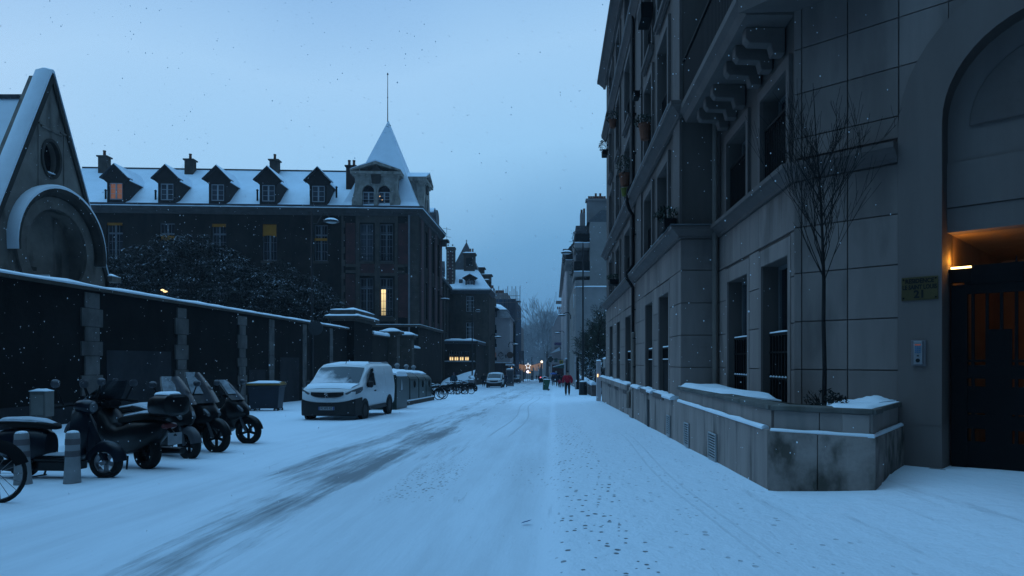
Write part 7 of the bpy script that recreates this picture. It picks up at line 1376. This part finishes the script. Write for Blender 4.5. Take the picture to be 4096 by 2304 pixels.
for px, py, h, lab in ((2008, 1548, 3.0, 'thin dark pole with a small amber lamp beside the far white van'), (1972, 1532, 4.6, 'plain snow topped pole just behind the far white van')):
    x, y = at(px, py); t = thing('street_pole', lab, 'pole', (x, y, G(x, y))); mb = MB(); mb.lathe((x, y, G(x, y)), [(.07, -.1), (.06, h), (.02, h + .05)], 7); mb.build('pole', LP, t)
    if h < 4: mb = MB(); mb.lathe((x, y - .1, G(x, y) + 1.55), [(0, -.12), (.10, 0), (0, .12)], 6); mb.build('lamp', emit('amber_dot', (1, .55, .15), 1.6), t)
for i, (px, d) in enumerate(((1558, 42.5), (1640, 43))): pass
# ---------------------------------------------------------------- lights over the far street
gl = thing('light_garland', 'curtain of amber string lights hung across the far end of the street', 'string lights', (X(2125, 150), 150, Z(1462, 150))); mb = MB(); cb = MB(); pts = []
for i in range(33):
    t = i / 32; px = 2078 + 92 * t; py = 1456 - 10 * t + 9 * math.sin(math.pi * t); pts.append((X(px, 150), 150, Z(py, 150)))
    mb = MB(); q = pts[-1]; nk = random.randint(2, 6); [mb.hull([(q[0] - .05, q[2] - .16 - .26 * k, .03, .07), (q[0] + .05, q[2] - .16 - .26 * k, .03, .07)], 6, M=Matrix.Translation((0, 150, 0))) for k in range(nk)]; mb.tube([(q[0], 150, q[2]), (q[0], 150, q[2] - .26 * nk)], .012, 3); mb.build('light_strand', emit('garland_amber', (1, .50, .2), .42), gl)
cb.tube(pts, .03, 4); cb.build('cable', IRON, gl)
st = thing('light_star', 'white five pointed star light hanging in the middle of the garland', 'star light', (X(2112, 149), 149, Z(1470, 149))); mb = MB(); c = (X(2112, 149), Z(1464, 149)); sp_ = [(c[0] + (.68 if k % 2 == 0 else .30) * math.sin(math.pi * k / 5), c[1] + (.68 if k % 2 == 0 else .30) * math.cos(math.pi * k / 5)) for k in range(10)]
for k in range(10): mb.tube([(*sp_[k][:1], 149, sp_[k][1]), (sp_[(k + 1) % 10][0], 149, sp_[(k + 1) % 10][1])], .045, 4)
mb.build('tube_light', emit('star_white', (.9, .95, 1.0), 1.2), st)
for px, py, d, c_, s_, r_, lab in ((2111, 1487, 170, (.95, .85, 1.0), 2.6, .34, 'white globe street lamp glowing at the end of the street'), (2167, 1447, 150, (1, .84, .62), 2.6, .26, 'warm globe street lamp at the right end of the garland'), (2163, 1511, 150, (1, .1, .12), 2.0, .2, 'red traffic light glowing low in the far street')):
    x, z = X(px, d), Z(py, d); t = thing('far_lamp' if c_[1] > .5 else 'traffic_light', lab, 'street lamp' if c_[1] > .5 else 'traffic light', (x, d, G(x, d))); mb = MB(); mb.lathe((x, d, z), [(0.01, -r_), (r_ * .7, -r_ * .7), (r_, 0), (r_ * .7, r_ * .7), (.01, r_)], 10); mb.build('globe', emit('glow' + str(px), c_, s_), t); mb = MB(); mb.tube([(x, d, G(x, d)), (x, d, z - r_)], .07, 5); mb.build('post', LP, t)
x, d = X(2118, 172), 172; t = thing('far_lamp', 'small amber lamp next to the white globe at the end of the street', 'street lamp', (x, d, G(x, d))); mb = MB(); mb.box((x - .3, d, Z(1492, d)), (x + .3, d + .1, Z(1489, d))); mb.build('lamp', emit('amber_dot', (1, .55, .15), 1.6), t); mb = MB(); mb.tube([(x, d + .05, G(x, d)), (x, d + .05, Z(1492, d))], .05, 4); mb.build('post', LP, t)
t = thing('garden_lamp', 'pair of warm lights glimmering through the foot of the big snowy tree', 'lamp', (X(655, 40), 40, Z(1185, 40))); mb = MB()
for px, py, w in ((650, 1160, .10), (661, 1166, .12)): mb.hull([(X(px, 40) - w, Z(py, 40), .02, .03), (X(px, 40), Z(py, 40), .05, .06), (X(px, 40) + w, Z(py, 40), .02, .03)], 8, M=Matrix.Translation((0, 40, 0)))
mb.build('globes', emit('garden_glow', (1, .68, .3), 1.6), t); mb = MB(); mb.tube([(X(656, 40.1), 40.1, G(-20, 40)), (X(656, 40.1), 40.1, Z(1166, 40))], .04, 5); mb.build('post', LP, t)

# ---------------------------------------------------------------- trees and shrubs
def leafcloud(mb, c, r, n, size, rnd, up=.0, flat=1.0):
    for i in range(n):
        while True:
            p = Vector((rnd.uniform(-1, 1), rnd.uniform(-1, 1), rnd.uniform(-1, 1)))
            if p.length < 1: break
        p = p.normalized() * (p.length ** .5); q = Vector((c[0] + p.x * r[0], c[1] + p.y * r[1], c[2] + p.z * r[2])); a = Vector((rnd.gauss(0, 1), rnd.gauss(0, 1), rnd.gauss(up, 1))).normalized(); b = a.orthogonal().normalized(); a *= size * rnd.uniform(.6, 1.4); b *= size * .42 * rnd.uniform(.6, 1.3); mb.add([q - a, q + b, q + a, q - b], [(0, 1, 2, 3)])
def snowtree(label, prof, d, depth, base, tufts, seed, dens=13):
    rnd = random.Random(seed); x0, x1 = X(prof[0][0], d), X(prof[-1][0], d); xc = (x0 + x1) / 2
    t = thing('broad_tree', label, 'tree', (xc, d, G(xc, d)), group='dark trees behind the boundary wall'); lv, sn, tw = MB(), MB(), MB()
    def top(x):
        px = VX + x * F / d
        for a, b in zip(prof, prof[1:]):
            if a[0] <= px <= b[0]: return Z(a[1] + (b[1] - a[1]) * (px - a[0]) / (b[0] - a[0]), d)
        return Z(prof[0][1], d)
    for k in range(tufts):
        x = rnd.uniform(x0, x1); zt = top(x); w = rnd.uniform(-1, 1) * depth; zt2 = base + (zt - base) * math.sqrt(max(.05, 1 - (w / depth) ** 2 * .8)); f = rnd.random() ** .45; z = base + (zt2 - base) * f + rnd.gauss(0, .1); p = Vector((x, d + w, z)); r_ = rnd.uniform(.22, .5)
        for j in range(dens):                                       # drooping leaf clusters
            a = rnd.uniform(0, 2 * math.pi); o = Vector((math.cos(a), math.sin(a), rnd.uniform(-.75, .2))) * r_; q = p + o * rnd.uniform(.3, 1); e = o.normalized() * rnd.uniform(.10, .22) + Vector((0, 0, -.08)); s_ = Vector((-o.y, o.x, 0)).normalized() * rnd.uniform(.03, .07); lv.add([q, q + e * .5 + s_, q + e, q + e * .5 - s_], [(0, 1, 2, 3)])
            if o.z > -.22 * r_ and f > .4 and noise.noise((x * 1.1, w * .6, z * 1.1)) > .02: u = Vector((0, 0, .035)); sn.add([q - e * .2 + u, q + e * .6 + s_ * .6 + u, q + e * 1.5 + u, q + e * .5 - s_ * .6 + u], [(0, 1, 2, 3)])
        if k % 4 == 0: tw.tube([p, p + Vector(((xc - x) * .12, -w * .2, -rnd.uniform(.5, 1.2)))], [.012, .03], 4)
    lv.build('foliage', LEAF, t, normals=False); sn.build('snow_on_leaves', mat('thin_leaf_snow', (.20, .225, .25), .8, .6, 1.5), t, normals=False)
    for i in range(5): x = xc + (i - 2) * (x1 - x0) * .12; tw.tube([(xc + (i - 2) * .25, d, G(xc, d)), (x * .6 + xc * .4, d + rnd.uniform(-.5, .5), base + .5), (x + (i - 2) * .4, d + rnd.uniform(-1, 1), top(x) - 1.2)], [.16, .1, .03], 6)
    tw.build('trunk', BARK, t); return t
snowtree('broad dark tree with snow dusted drooping leaves in front of the hospital wing', [(362, 1070), (400, 1030), (470, 1000), (560, 975), (640, 948), (720, 938), (800, 936), (860, 952), (910, 985), (960, 1010), (1010, 1040), (1070, 1065), (1120, 1110), (1160, 1180)], 49, 3.2, 1.2, 2600, 5)
snowtree('lower dark tree to the right of the broad one, before the lamp post', [(960, 1130), (1010, 1085), (1060, 1050), (1120, 1040), (1180, 1062), (1230, 1085), (1270, 1110), (1310, 1130), (1345, 1175), (1375, 1230)], 54, 2.4, 1.0, 1300, 8)
x_, y_ = X(40, 12.5), 12.5
def branchy(mb, p, d, ln, r, lev, rnd, up=.25, spread=.6, seg=4, nb=(3, 5), minr=.003):
    pts = [p]; rr = [r]; q = d.copy()
    for i in range(3): q = (q + Vector((rnd.gauss(0, .12), rnd.gauss(0, .12), up * .25))).normalized(); pts.append(pts[-1] + q * ln / 3); rr.append(max(minr, r * (1 - .28 * (i + 1))))
    mb.tube(pts, rr, seg, cap=False)
    if lev <= 0: return
    for k in range(rnd.randint(*nb)):
        f = rnd.uniform(.3, 1.0); i = min(2, int(f * 3)); o = pts[i].lerp(pts[i + 1], f * 3 - i); a = q.orthogonal().normalized(); a.rotate(Matrix.Rotation(rnd.uniform(0, 6.28), 3, q)); e = (q * (1 - spread * .5) + a * spread + Vector((0, 0, up))).normalized(); branchy(mb, o, e, ln * rnd.uniform(.5, .75), max(minr, rr[i] * .6), lev - 1, rnd, up, spread, seg, nb, minr)
# young tree in the planter
rnd = random.Random(4); tx, ty = 3.42, 8.62; ytree = thing('young_tree', 'slim leafless young tree growing in the stone planter', 'tree', (tx, ty, -.62)); mb = MB()
mb.tube([(tx, ty, -.68), (tx + .01, ty, -.1), (tx - .005, ty, .5), (tx, ty, 1.0)], [.034, .028, .026, .024], 8); mb.build('trunk', BARK, ytree, smooth=True); mb = MB()
ax = [(tx, ty, 1.0), (tx - .02, ty, 1.6), (tx - .05, ty, 2.2), (tx - .09, ty + .02, 2.8), (tx - .13, ty + .02, 3.52)]; mb.tube(ax, [.024, .018, .013, .008, .003], 6)
for k in range(25):
    f = rnd.random() ** 1.3; z = .95 + 1.7 * f; i = min(3, int((z - 1.0) / .6)) if z > 1 else 0; c = Vector(ax[i]).lerp(Vector(ax[i + 1]), max(0, min(1, (z - ax[i][2]) / (ax[i + 1][2] - ax[i][2])))); a = rnd.uniform(0, 6.28); e = Vector((math.cos(a) * .55, math.sin(a) * .55, 1.0)).normalized(); branchy(mb, c, e, (1.05 - .55 * f) * rnd.uniform(.7, 1.25), .0085, 2 if k < 24 else 1, rnd, .35, .42, 4, (3, 5), .0022)
mb.build('branches', BARK, ytree)
hp = thing('small_shrub', 'little dark shrub at the foot of the young planter tree', 'shrub', (tx, ty - .05, -.62)); mb = MB(); leafcloud(mb, (tx - .02, ty - .02, -.50), (.24, .2, .16), 150, .035, rnd); leafcloud(mb, (tx + .17, ty - .1, -.52), (.1, .1, .10), 60, .03, rnd); mb.build('leaves', LEAF, hp, normals=False); mb = MB(); [mb.tube([(tx, ty - .03, -.66), (tx + rnd.uniform(-.22, .22), ty + rnd.uniform(-.2, .1), -.42)], .006, 4) for _ in range(12)]; mb.build('stems', BARK, hp)
# bamboo like shrubs behind the brick wall
for bi, (cx_, cy_, wx, hh, n_, lab) in enumerate(((3.6, 52, 1.3, 6.6, 34, 'tall dark bamboo like shrub arching over the brick wall'), (3.3, 60, 1.0, 6.0, 22, 'thin arching shrub leaning out toward the lamp post'), (4.6, 47, 1.4, 7.2, 30, 'dense dark evergreen shrub tight against the stone building'))):
    rnd = random.Random(20 + bi); t = thing('tall_shrub', lab, 'shrub', (cx_, cy_, G(cx_, cy_)), group='tall shrubs in the garden'); st_, lf, sn = MB(), MB(), MB(); z0 = G(cx_, cy_)
    for k in range(n_):
        a = rnd.uniform(0, 6.28); b = Vector((cx_ + rnd.gauss(0, .4), cy_ + rnd.gauss(0, .8), z0)); H = hh * rnd.uniform(.6, 1.05); o = Vector((math.cos(a) * wx, math.sin(a) * wx * 1.5, 0)) * rnd.uniform(.3, 1.1); pts = [b, b + o * .15 + Vector((0, 0, H * .45)), b + o * .5 + Vector((0, 0, H * .8)), b + o + Vector((0, 0, H * rnd.uniform(.85, 1.0)))]; st_.tube(pts, [.025, .018, .012, .004], 4)
        for j in range(78):
            f = rnd.uniform(.25, 1); i = min(2, int(f * 3)); p = pts[i].lerp(pts[i + 1], f * 3 - i); e = (o.normalized() * .5 + Vector((rnd.gauss(0, .8), rnd.gauss(0, .8), rnd.gauss(.25, .5)))).normalized() * rnd.uniform(.25, .65); tip = p + e; s_ = e.orthogonal().normalized()
            st_.tube([p, tip], [.006, .003], 3)
            for q in range(9): c = p.lerp(tip, rnd.uniform(.35, 1)); l_ = (e.normalized() + Vector((rnd.gauss(0, .5), rnd.gauss(0, .5), rnd.gauss(.1, .4)))).normalized() * rnd.uniform(.09, .2); w = l_.orthogonal().normalized() * .014; lf.add([c, c + l_ * .5 + w, c + l_, c + l_ * .5 - w], [(0, 1, 2, 3)])
            if p.z < z0 + hh * .4 and rnd.random() < .5: w = Vector((-e.y, e.x, 0)).normalized() * .05; u = Vector((0, 0, .03)); sn.add([p + u, p.lerp(tip, .5) + w + u, tip + u, p.lerp(tip, .5) - w + u], [(0, 1, 2, 3)])
    st_.build('stems', BARK, t, normals=False); lf.build('foliage', LEAF2, t, normals=False); sn.build('snow_on_leaves', SNOW, t, normals=False)
# low snowy evergreen behind the lamp post
rnd = random.Random(9); t = thing('low_evergreen', 'low evergreen bush with snow clumps on its fronds behind the brick wall', 'shrub', (3.4, 50.5, G(3.4, 50.5))); lv, sn = MB(), MB()
for k in range(420):
    p = Vector((3.35 + rnd.gauss(0, .55), 50.5 + rnd.gauss(0, 1.2), G(3.4, 50.5) + rnd.uniform(.2, 3.6))); e = Vector((rnd.gauss(0, 1), rnd.gauss(0, 1), rnd.gauss(-.1, .4))).normalized() * rnd.uniform(.25, .5); w = Vector((-e.y, e.x, 0)).normalized() * .05; lv.add([p, p + e * .5 + w, p + e, p + e * .5 - w], [(0, 1, 2, 3)])
    if rnd.random() < .35: u = Vector((0, 0, .03)); sn.add([p + u, p + e * .5 + w * .8 + u, p + e + u, p + e * .5 - w * .8 + u], [(0, 1, 2, 3)])
lv.build('fronds', LEAF2, t, normals=False); sn.build('snow_on_fronds', SNOW, t, normals=False); mb = MB(); mb.tube([(3.4, 50.5, G(3.4, 50.5)), (3.35, 50.5, G(3.4, 50.5) + 2.8)], [.08, .03], 6); mb.build('trunk', BARK, t)
# far plane trees
FROST_HAZE = mat('frost_and_haze_twigs', (.30, .32, .34), .9, .3, 2)  # frosted twigs, paled further so the colour stands in for haze
for i, (px, top, d, wd, lab) in enumerate(((2188, 1243, 195, 1.0, 'tallest hazy bare plane tree at the end of the street on the right'), (2128, 1300, 215, .8, 'second hazy bare tree standing left of the tallest one'), (2098, 1310, 235, .7, 'small far bare tree behind the garland on the left'), (2160, 1290, 228, .8, 'pale far bare tree seen between the two nearer ones'), (2222, 1330, 240, .6, 'far bare tree half hidden behind the graffiti house'))):
    rnd = random.Random(30 + i); x = X(px, d); z0 = G(x, d); H = Z(top, d) - z0; t = thing('plane_tree', lab, 'tree', (x, d, z0), group='bare plane trees at the end of the street'); mb = MB(); mb.tube([(x, d, z0), (x + .1, d, z0 + H * .2), (x, d, z0 + H * .42)], [.55, .42, .3], 7); mb.build('trunk', BRANCH, t); mb = MB(); tw = MB()
    for k in range(9):
        a = 6.28 * k / 9 + rnd.uniform(-.3, .3); s0 = rnd.uniform(.22, .45); p = Vector((x, d, z0 + H * s0)); e = Vector((math.cos(a) * .55 * wd, math.sin(a) * .55 * wd, 1)).normalized(); branchy(mb, p, e, H * .42, .2, 3, rnd, .22, .5, 3, (3, 5), .035)
    mb.build('branches', FROST_HAZE, t, normals=False)
    for k in range(9000 if i == 0 else 5000):
        a = rnd.uniform(0, 6.28); f = rnd.uniform(.28, 1.0); rr = H * .30 * wd * math.sqrt(max(0.02, 1 - ((f - .62) / .42) ** 2)) * rnd.random() ** .4; p = Vector((x + math.cos(a) * rr, d + math.sin(a) * rr, z0 + H * f * .985)); e = Vector((rnd.gauss(0, .6) + math.cos(a) * .4, rnd.gauss(0, .6), rnd.gauss(.25, .6))).normalized() * rnd.uniform(.5, 1.3); w = e.orthogonal().normalized() * .026; tw.add([p - w, p + w, p + e], [(0, 1, 2)])
    tw.build('twigs', FROST_HAZE, t, normals=False)
# pots and boxes on the window railings of the right building
for i, (px, py, h, w, plant, lab, mt_) in enumerate(((2448, 512, .35, .32, .5, 'terracotta pot of grassy plants hanging on a fourth floor railing', TERRA), (2417, 625, .30, .30, .6, 'trailing geranium box silhouetted at the far end of the facade', IRON), (2575, 560, .45, .34, .25, 'pair of brown pots on the third floor railing near the corner', TERRA), (2496, 745, .45, .4, .8, 'large leafy pot in a third floor window beside the drainpipe', TERRA), (2497, 785, .28, .3, 0, 'yellow green pot hanging below the leafy one', mat('lime_pot', (.10, .11, .012), .6)), (2577, 95, .5, .36, 0, 'dark metal box fixed to a fourth floor railing', IRON), (2452, 1140, .25, .4, .25, 'dark window box on the lowest railing of the far end', IRON), (2668, 925, .28, .3, .3, 'small dark planter on the first floor railing by the corner', IRON), (2542, 395, .22, .2, 0, 'wire pot basket hanging on the fourth floor', IRON))):
    d = 2.52 * F / (px - VX); z = Z(py, d); t = thing('flower_pot' if plant else 'hanging_box', lab, 'flower pot' if plant else 'box', (2.52, d, z), group='pots on the window railings'); mb = MB()
    if mt_ is TERRA or not plant and mt_ is not IRON: mb.lathe((2.55, d, z), [(w * .35, 0), (w * .5, h * .85), (w * .56, h * .86), (w * .55, h), (w * .4, h * .98)], 12)
    else: mb.box((2.55 - w * .45, d - w, z), (2.55 + w * .4, d + w, z + h * .8), taper=1.1)
    mb.build('pot', mt_, t, bevel=.01)
    for hz_ in (.6, .25): mb = MB(); mb.tube([(2.55, d, z + h * hz_), (2.72, d, z + h * hz_)], .012, 4); mb.build('hook', IRON, t)
    if plant: mb = MB(); leafcloud(mb, (2.52, d, z + h + plant * .3), (.28, .38, plant * .55), int(160 + 200 * plant), .05, random.Random(i)); mb.build('leaves', LEAF2 if i != 1 else LEAF, t, normals=False)
# ---------------------------------------------------------------- people
SKIN = mat('skin', (.30, .19, .14), .6, .05)
def skinmesh(name, pts, edges, mt, par, root=0, sub=1):
    bm = bmesh.new(); ly = bm.verts.layers.skin.verify(); vs = []
    for i, (co, r) in enumerate(pts):
        v = bm.verts.new(co); v[ly].radius = (r, r) if not isinstance(r, tuple) else r; v[ly].use_root = (i == root); vs.append(v)
    for a, b in edges: bm.edges.new((vs[a], vs[b]))
    me = bpy.data.meshes.new('sk'); bm.to_mesh(me); bm.free(); o = bpy.data.objects.new('sk', me); COL.objects.link(o); m = o.modifiers.new('s', 'SKIN'); m.use_smooth_shade = True; m.branch_smoothing = .6; u = o.modifiers.new('u', 'SUBSURF'); u.levels = sub; u.render_levels = sub
    dg = bpy.context.evaluated_depsgraph_get(); me2 = bpy.data.meshes.new_from_object(o.evaluated_get(dg)); bpy.data.objects.remove(o); bpy.data.meshes.remove(me); me2.name = name; me2.materials.clear(); me2.materials.append(mt)
    q = bpy.data.objects.new(name, me2); COL.objects.link(q); q.parent = par; ORG[q.name] = Vector((0, 0, 0)); return q
def person(label, px, py, h, jac, tro, rz=0, stride=.22, coat=.0, hood=None, bag=None, kid=False, off=(0, 0), hairc=(.02, .016, .014), wide=1.0):
    x, y = at(px, py); x += off[0]; y += off[1]; k = h / 1.75; s = stride
    body_pts = [((0, 0, .95), .12), ((0, 0, 1.15), .12), ((0, .01, 1.35), .13), ((0, .01, 1.47), .06), ((0, .02, 1.56), .065), ((0, .02, 1.66), .095), ((0, .01, 1.73), .07),
        ((.10, 0, .90), .085), ((.11, s * .55 + .03, .50), .06), ((.11, s, .09), .042), ((.11, s + .15, .03), .032), ((-.10, 0, .90), .085), ((-.11, -s * .35 + .04, .49), .06), ((-.11, -s, .10), .042), ((-.11, -s + .14, .035), .032),
        ((.19, .0, 1.40), .055), ((.25, -.06 - s * .2, 1.13), .042), ((.25, .05 - s * .3, .88), .03), ((.245, .08 - s * .3, .79), .035), ((-.19, 0, 1.40), .055), ((-.25, -.02 + s * .2, 1.13), .042), ((-.25, .10 + s * .3, .90), .03), ((-.245, .14 + s * .3, .81), .035)]
    ed = [(0, 1), (1, 2), (2, 3), (3, 4), (4, 5), (5, 6), (0, 7), (7, 8), (8, 9), (9, 10), (0, 11), (11, 12), (12, 13), (13, 14), (2, 15), (15, 16), (16, 17), (17, 18), (2, 19), (19, 20), (20, 21), (21, 22)]
    t = lthing('person', label, 'person', (x, y, G(x, y)), rz, 'people walking in the snow'); K = lambda P: [((a * k, b * k, c * k), r * k * .98) for (a, b, c), r in P]
    skinmesh('body', K(body_pts), ed, SKIN, t)
    jp = [((0, 0, .86 - coat), .20 * wide + coat * .1), ((0, 0, 1.1), .205 * wide), ((0, .01, 1.33), .205 * wide), ((0, .01, 1.48), .10), ((.20, .0, 1.40), .105), ((.25 * wide, -.04 - s * .2, 1.14), .11), ((.235 * wide, .05 - s * .3, .90), .085), ((-.20, 0, 1.40), .105), ((-.25 * wide, -.02 + s * .2, 1.14), .11), ((-.235 * wide, .08 + s * .3, .91), .085)]
    skinmesh('jacket', K(jp), [(0, 1), (1, 2), (2, 3), (2, 4), (4, 5), (5, 6), (2, 7), (7, 8), (8, 9)], jac, t)
    tp = [((0, 0, .92), .15), ((.10, 0, .86), .115), ((.115, s * .55 + .02, .50), .09), ((.115, s, .12), .075), ((-.10, 0, .86), .115), ((-.115, -s * .35 + .03, .49), .09), ((-.115, -s, .13), .075)]
    skinmesh('trousers', K(tp), [(0, 1), (1, 2), (2, 3), (0, 4), (4, 5), (5, 6)], tro, t)
    for q in (((.115, s - .06, .05), (.115, s + .16, .04)), ((-.115, -s - .06, .06), (-.115, -s + .15, .05))): skinmesh('shoe', [((q[0][0] * k, q[0][1] * k, q[0][2] * k), .055 * k), ((q[1][0] * k, q[1][1] * k, q[1][2] * k), .045 * k)], [(0, 1)], INK, t)
    if hood: skinmesh('hood', K([((0, -.02, 1.50), .12), ((0, -.02, 1.66), .135), ((0, -.01, 1.74), .09)]), [(0, 1), (1, 2)], hood, t)
    else: skinmesh('hair', K([((0, -.025, 1.62), .085), ((0, -.015, 1.70), .105), ((0, .0, 1.76), .07)]), [(0, 1), (1, 2)], mat('dark_hair', hairc, .7, .2), t)
    if bag: skinmesh('backpack', K([((0, -.2, 1.0), .13), ((0, -.22, 1.32), .12)]), [(0, 1)], bag, t)
    return t
RED = mat('red_jacket', (.30, .012, .028), .8, .12, 6); NAVY = mat('navy_coat', (.012, .018, .035), .85, .2, 4); BLK = mat('black_cloth', (.010, .010, .012), .9, .15, 4); CRIM = mat('crimson_child_coat', (.22, .01, .035), .8, .1); JEAN = mat('pale_jeans', (.09, .12, .15), .8, .15)
person('person in a bulky red jacket and black trousers walking away on the pavement', 2270, 1584, 1.78, RED, BLK, 0, .12, wide=1.18)
pu = person('person in a dark coat and pale jeans under a blue umbrella', 2213, 1543, 1.62, NAVY, JEAN, 0, .05)
x_, y_ = at(2213, 1543); um = thing('umbrella', 'open bright blue umbrella held over the person in pale jeans', 'umbrella', (x_ + .1, y_, G(x_, y_) + 1.0)); mb = MB(); z = G(x_, y_) + 1.62; mb.lathe((x_ + .05, y_, z), [(.55, 0), (.46, .12), (.28, .22), (.02, .27)], 12, cap=False); mb.build('canopy', mat('blue_umbrella', (.01, .07, .28), .6), um, smooth=True); mb = MB(); mb.tube([(x_ + .05, y_, z - .65), (x_ + .05, y_, z + .33)], .015, 5); mb.build('handle', IRON, um)
person('tall person in a dark hooded coat walking beside the child in crimson', 2231, 1547, 1.86, NAVY, BLK, 0, .1, coat=.25, hood=NAVY, wide=1.15); person('child in a crimson coat between the dark clad adults', 2239, 1552, 1.12, CRIM, BLK, 0, .06, coat=.12); person('person in a black coat at the right of the small group', 2252, 1550, 1.74, BLK, BLK, .1, .14, hood=BLK, coat=.2, wide=1.1)
person('person in dark clothes walking past the phone kiosk', 2022, 1548, 1.78, NAVY, BLK, R(75), .22, coat=.3, hood=BLK, wide=1.1); person('person in a dark blue hood standing behind the middle bicycles', 1815, 1562, 1.75, mat('teal_raincoat', (.012, .04, .06), .7), BLK, R(180), .03, hood=mat('blue_hood', (.012, .03, .09), .8), coat=.2, wide=1.2)
person('person in dark clothes standing left of the far white van', 1935, 1546, 1.75, BLK, BLK, R(180), .04, coat=.2, wide=1.1)
for px, py, lab in ((2128, 1521, 'dark far walker crossing under the star light'), (2146, 1520, 'far walker just right of the one under the star'), (2155, 1522, 'far striding walker nearest the red light')): person(lab, px, py, 1.75, BLK, BLK, R(60), .25, coat=.1)
# far market clutter at the right kerb, cafe tables
tb = thing('parked_scooter', 'dark scooters under snow far down the right kerb', 'scooter', (*at(2175, 1534), G(-1, 120))); x_, y_ = at(2178, 1534); z = G(x_, y_); mb = MB(); mb.hull([(x_ - 1.0, z + .5, .3, .4), (x_, z + .75, .4, .5), (x_ + .9, z + .6, .3, .4)], 10, M=Matrix.Translation((0, y_, 0))); mb.build('body', BLK, tb); s = MB(); s.hull([(x_ - .8, z + .98, .2, .06), (x_, z + 1.3, .3, .08), (x_ + .7, z + 1.05, .2, .06)], 8, M=Matrix.Translation((0, y_, 0))); s.build('snow', SNOW, tb)
# small litter on the snow
x_, y_ = at(2103, 2100); li = thing('litter', 'tiny blue scrap of litter lying on the snow near the kerb', 'litter', (x_, y_, G(x_, y_) + .02)); z = G(x_, y_) + .02; mb = MB(); mb.add([(x_ - .05, y_ - .02, z), (x_ + .03, y_ + .03, z + .01), (x_ + .06, y_ + .02, z + .03), (x_ - .02, y_ - .03, z + .02)], [(0, 1, 2, 3)]); mb.build('scrap', mat('blue_scrap', (.01, .12, .3), .5), li)
# drifting snowflakes in the air
rnd = random.Random(77); mb = MB()
for i in range(9000):
    d = 4.5 + 40 * rnd.random() ** 1.25; x = rnd.uniform(-.84, .72) * d; z = rnd.uniform(-.30, .55) * d
    if z < G(x, d) + .05: continue
    if x > 2.4 or x < -13: continue
    r = rnd.uniform(.0022, .0048) * (1 + .008 * d) * (1.0 if rnd.random() < .95 else 1.5); a = Vector((x, d, z)); mb.add([a + Vector(q) * r for q in ((1, 0, 0), (-1, 0, 0), (0, 1, 0), (0, -1, 0), (0, 0, 1.3), (0, 0, -1.3))], [(0, 2, 4), (2, 1, 4), (1, 3, 4), (3, 0, 4), (2, 0, 5), (1, 2, 5), (3, 1, 5), (0, 3, 5)])
tag(mb.build('falling_snow', mat('snowflake', (.85, .88, .92), .8, .0), normals=False), 'fine snowflakes drifting through the air over the street', 'snow', kind='stuff')
# ---------------------------------------------------------------- snow haze in the air
mb = MB(); mb.box((-75, -14, -10.5), (75, 300, 42)); hz = mb.build('haze', [])
hm = bpy.data.materials.new('snow_haze'); hm.use_nodes = True; n = hm.node_tree.nodes; l = hm.node_tree.links
n.remove(n['Principled BSDF']); pv = n.new('ShaderNodeVolumePrincipled'); pv.inputs['Color'].default_value = (.82, .88, .95, 1); pv.inputs['Density'].default_value = .0003; pv.inputs['Anisotropy'].default_value = 0.2
l.new(pv.outputs[0], n['Material Output'].inputs['Volume']); hz.data.materials.clear(); hz.data.materials.append(hm); tag(hz, kind='stuff')
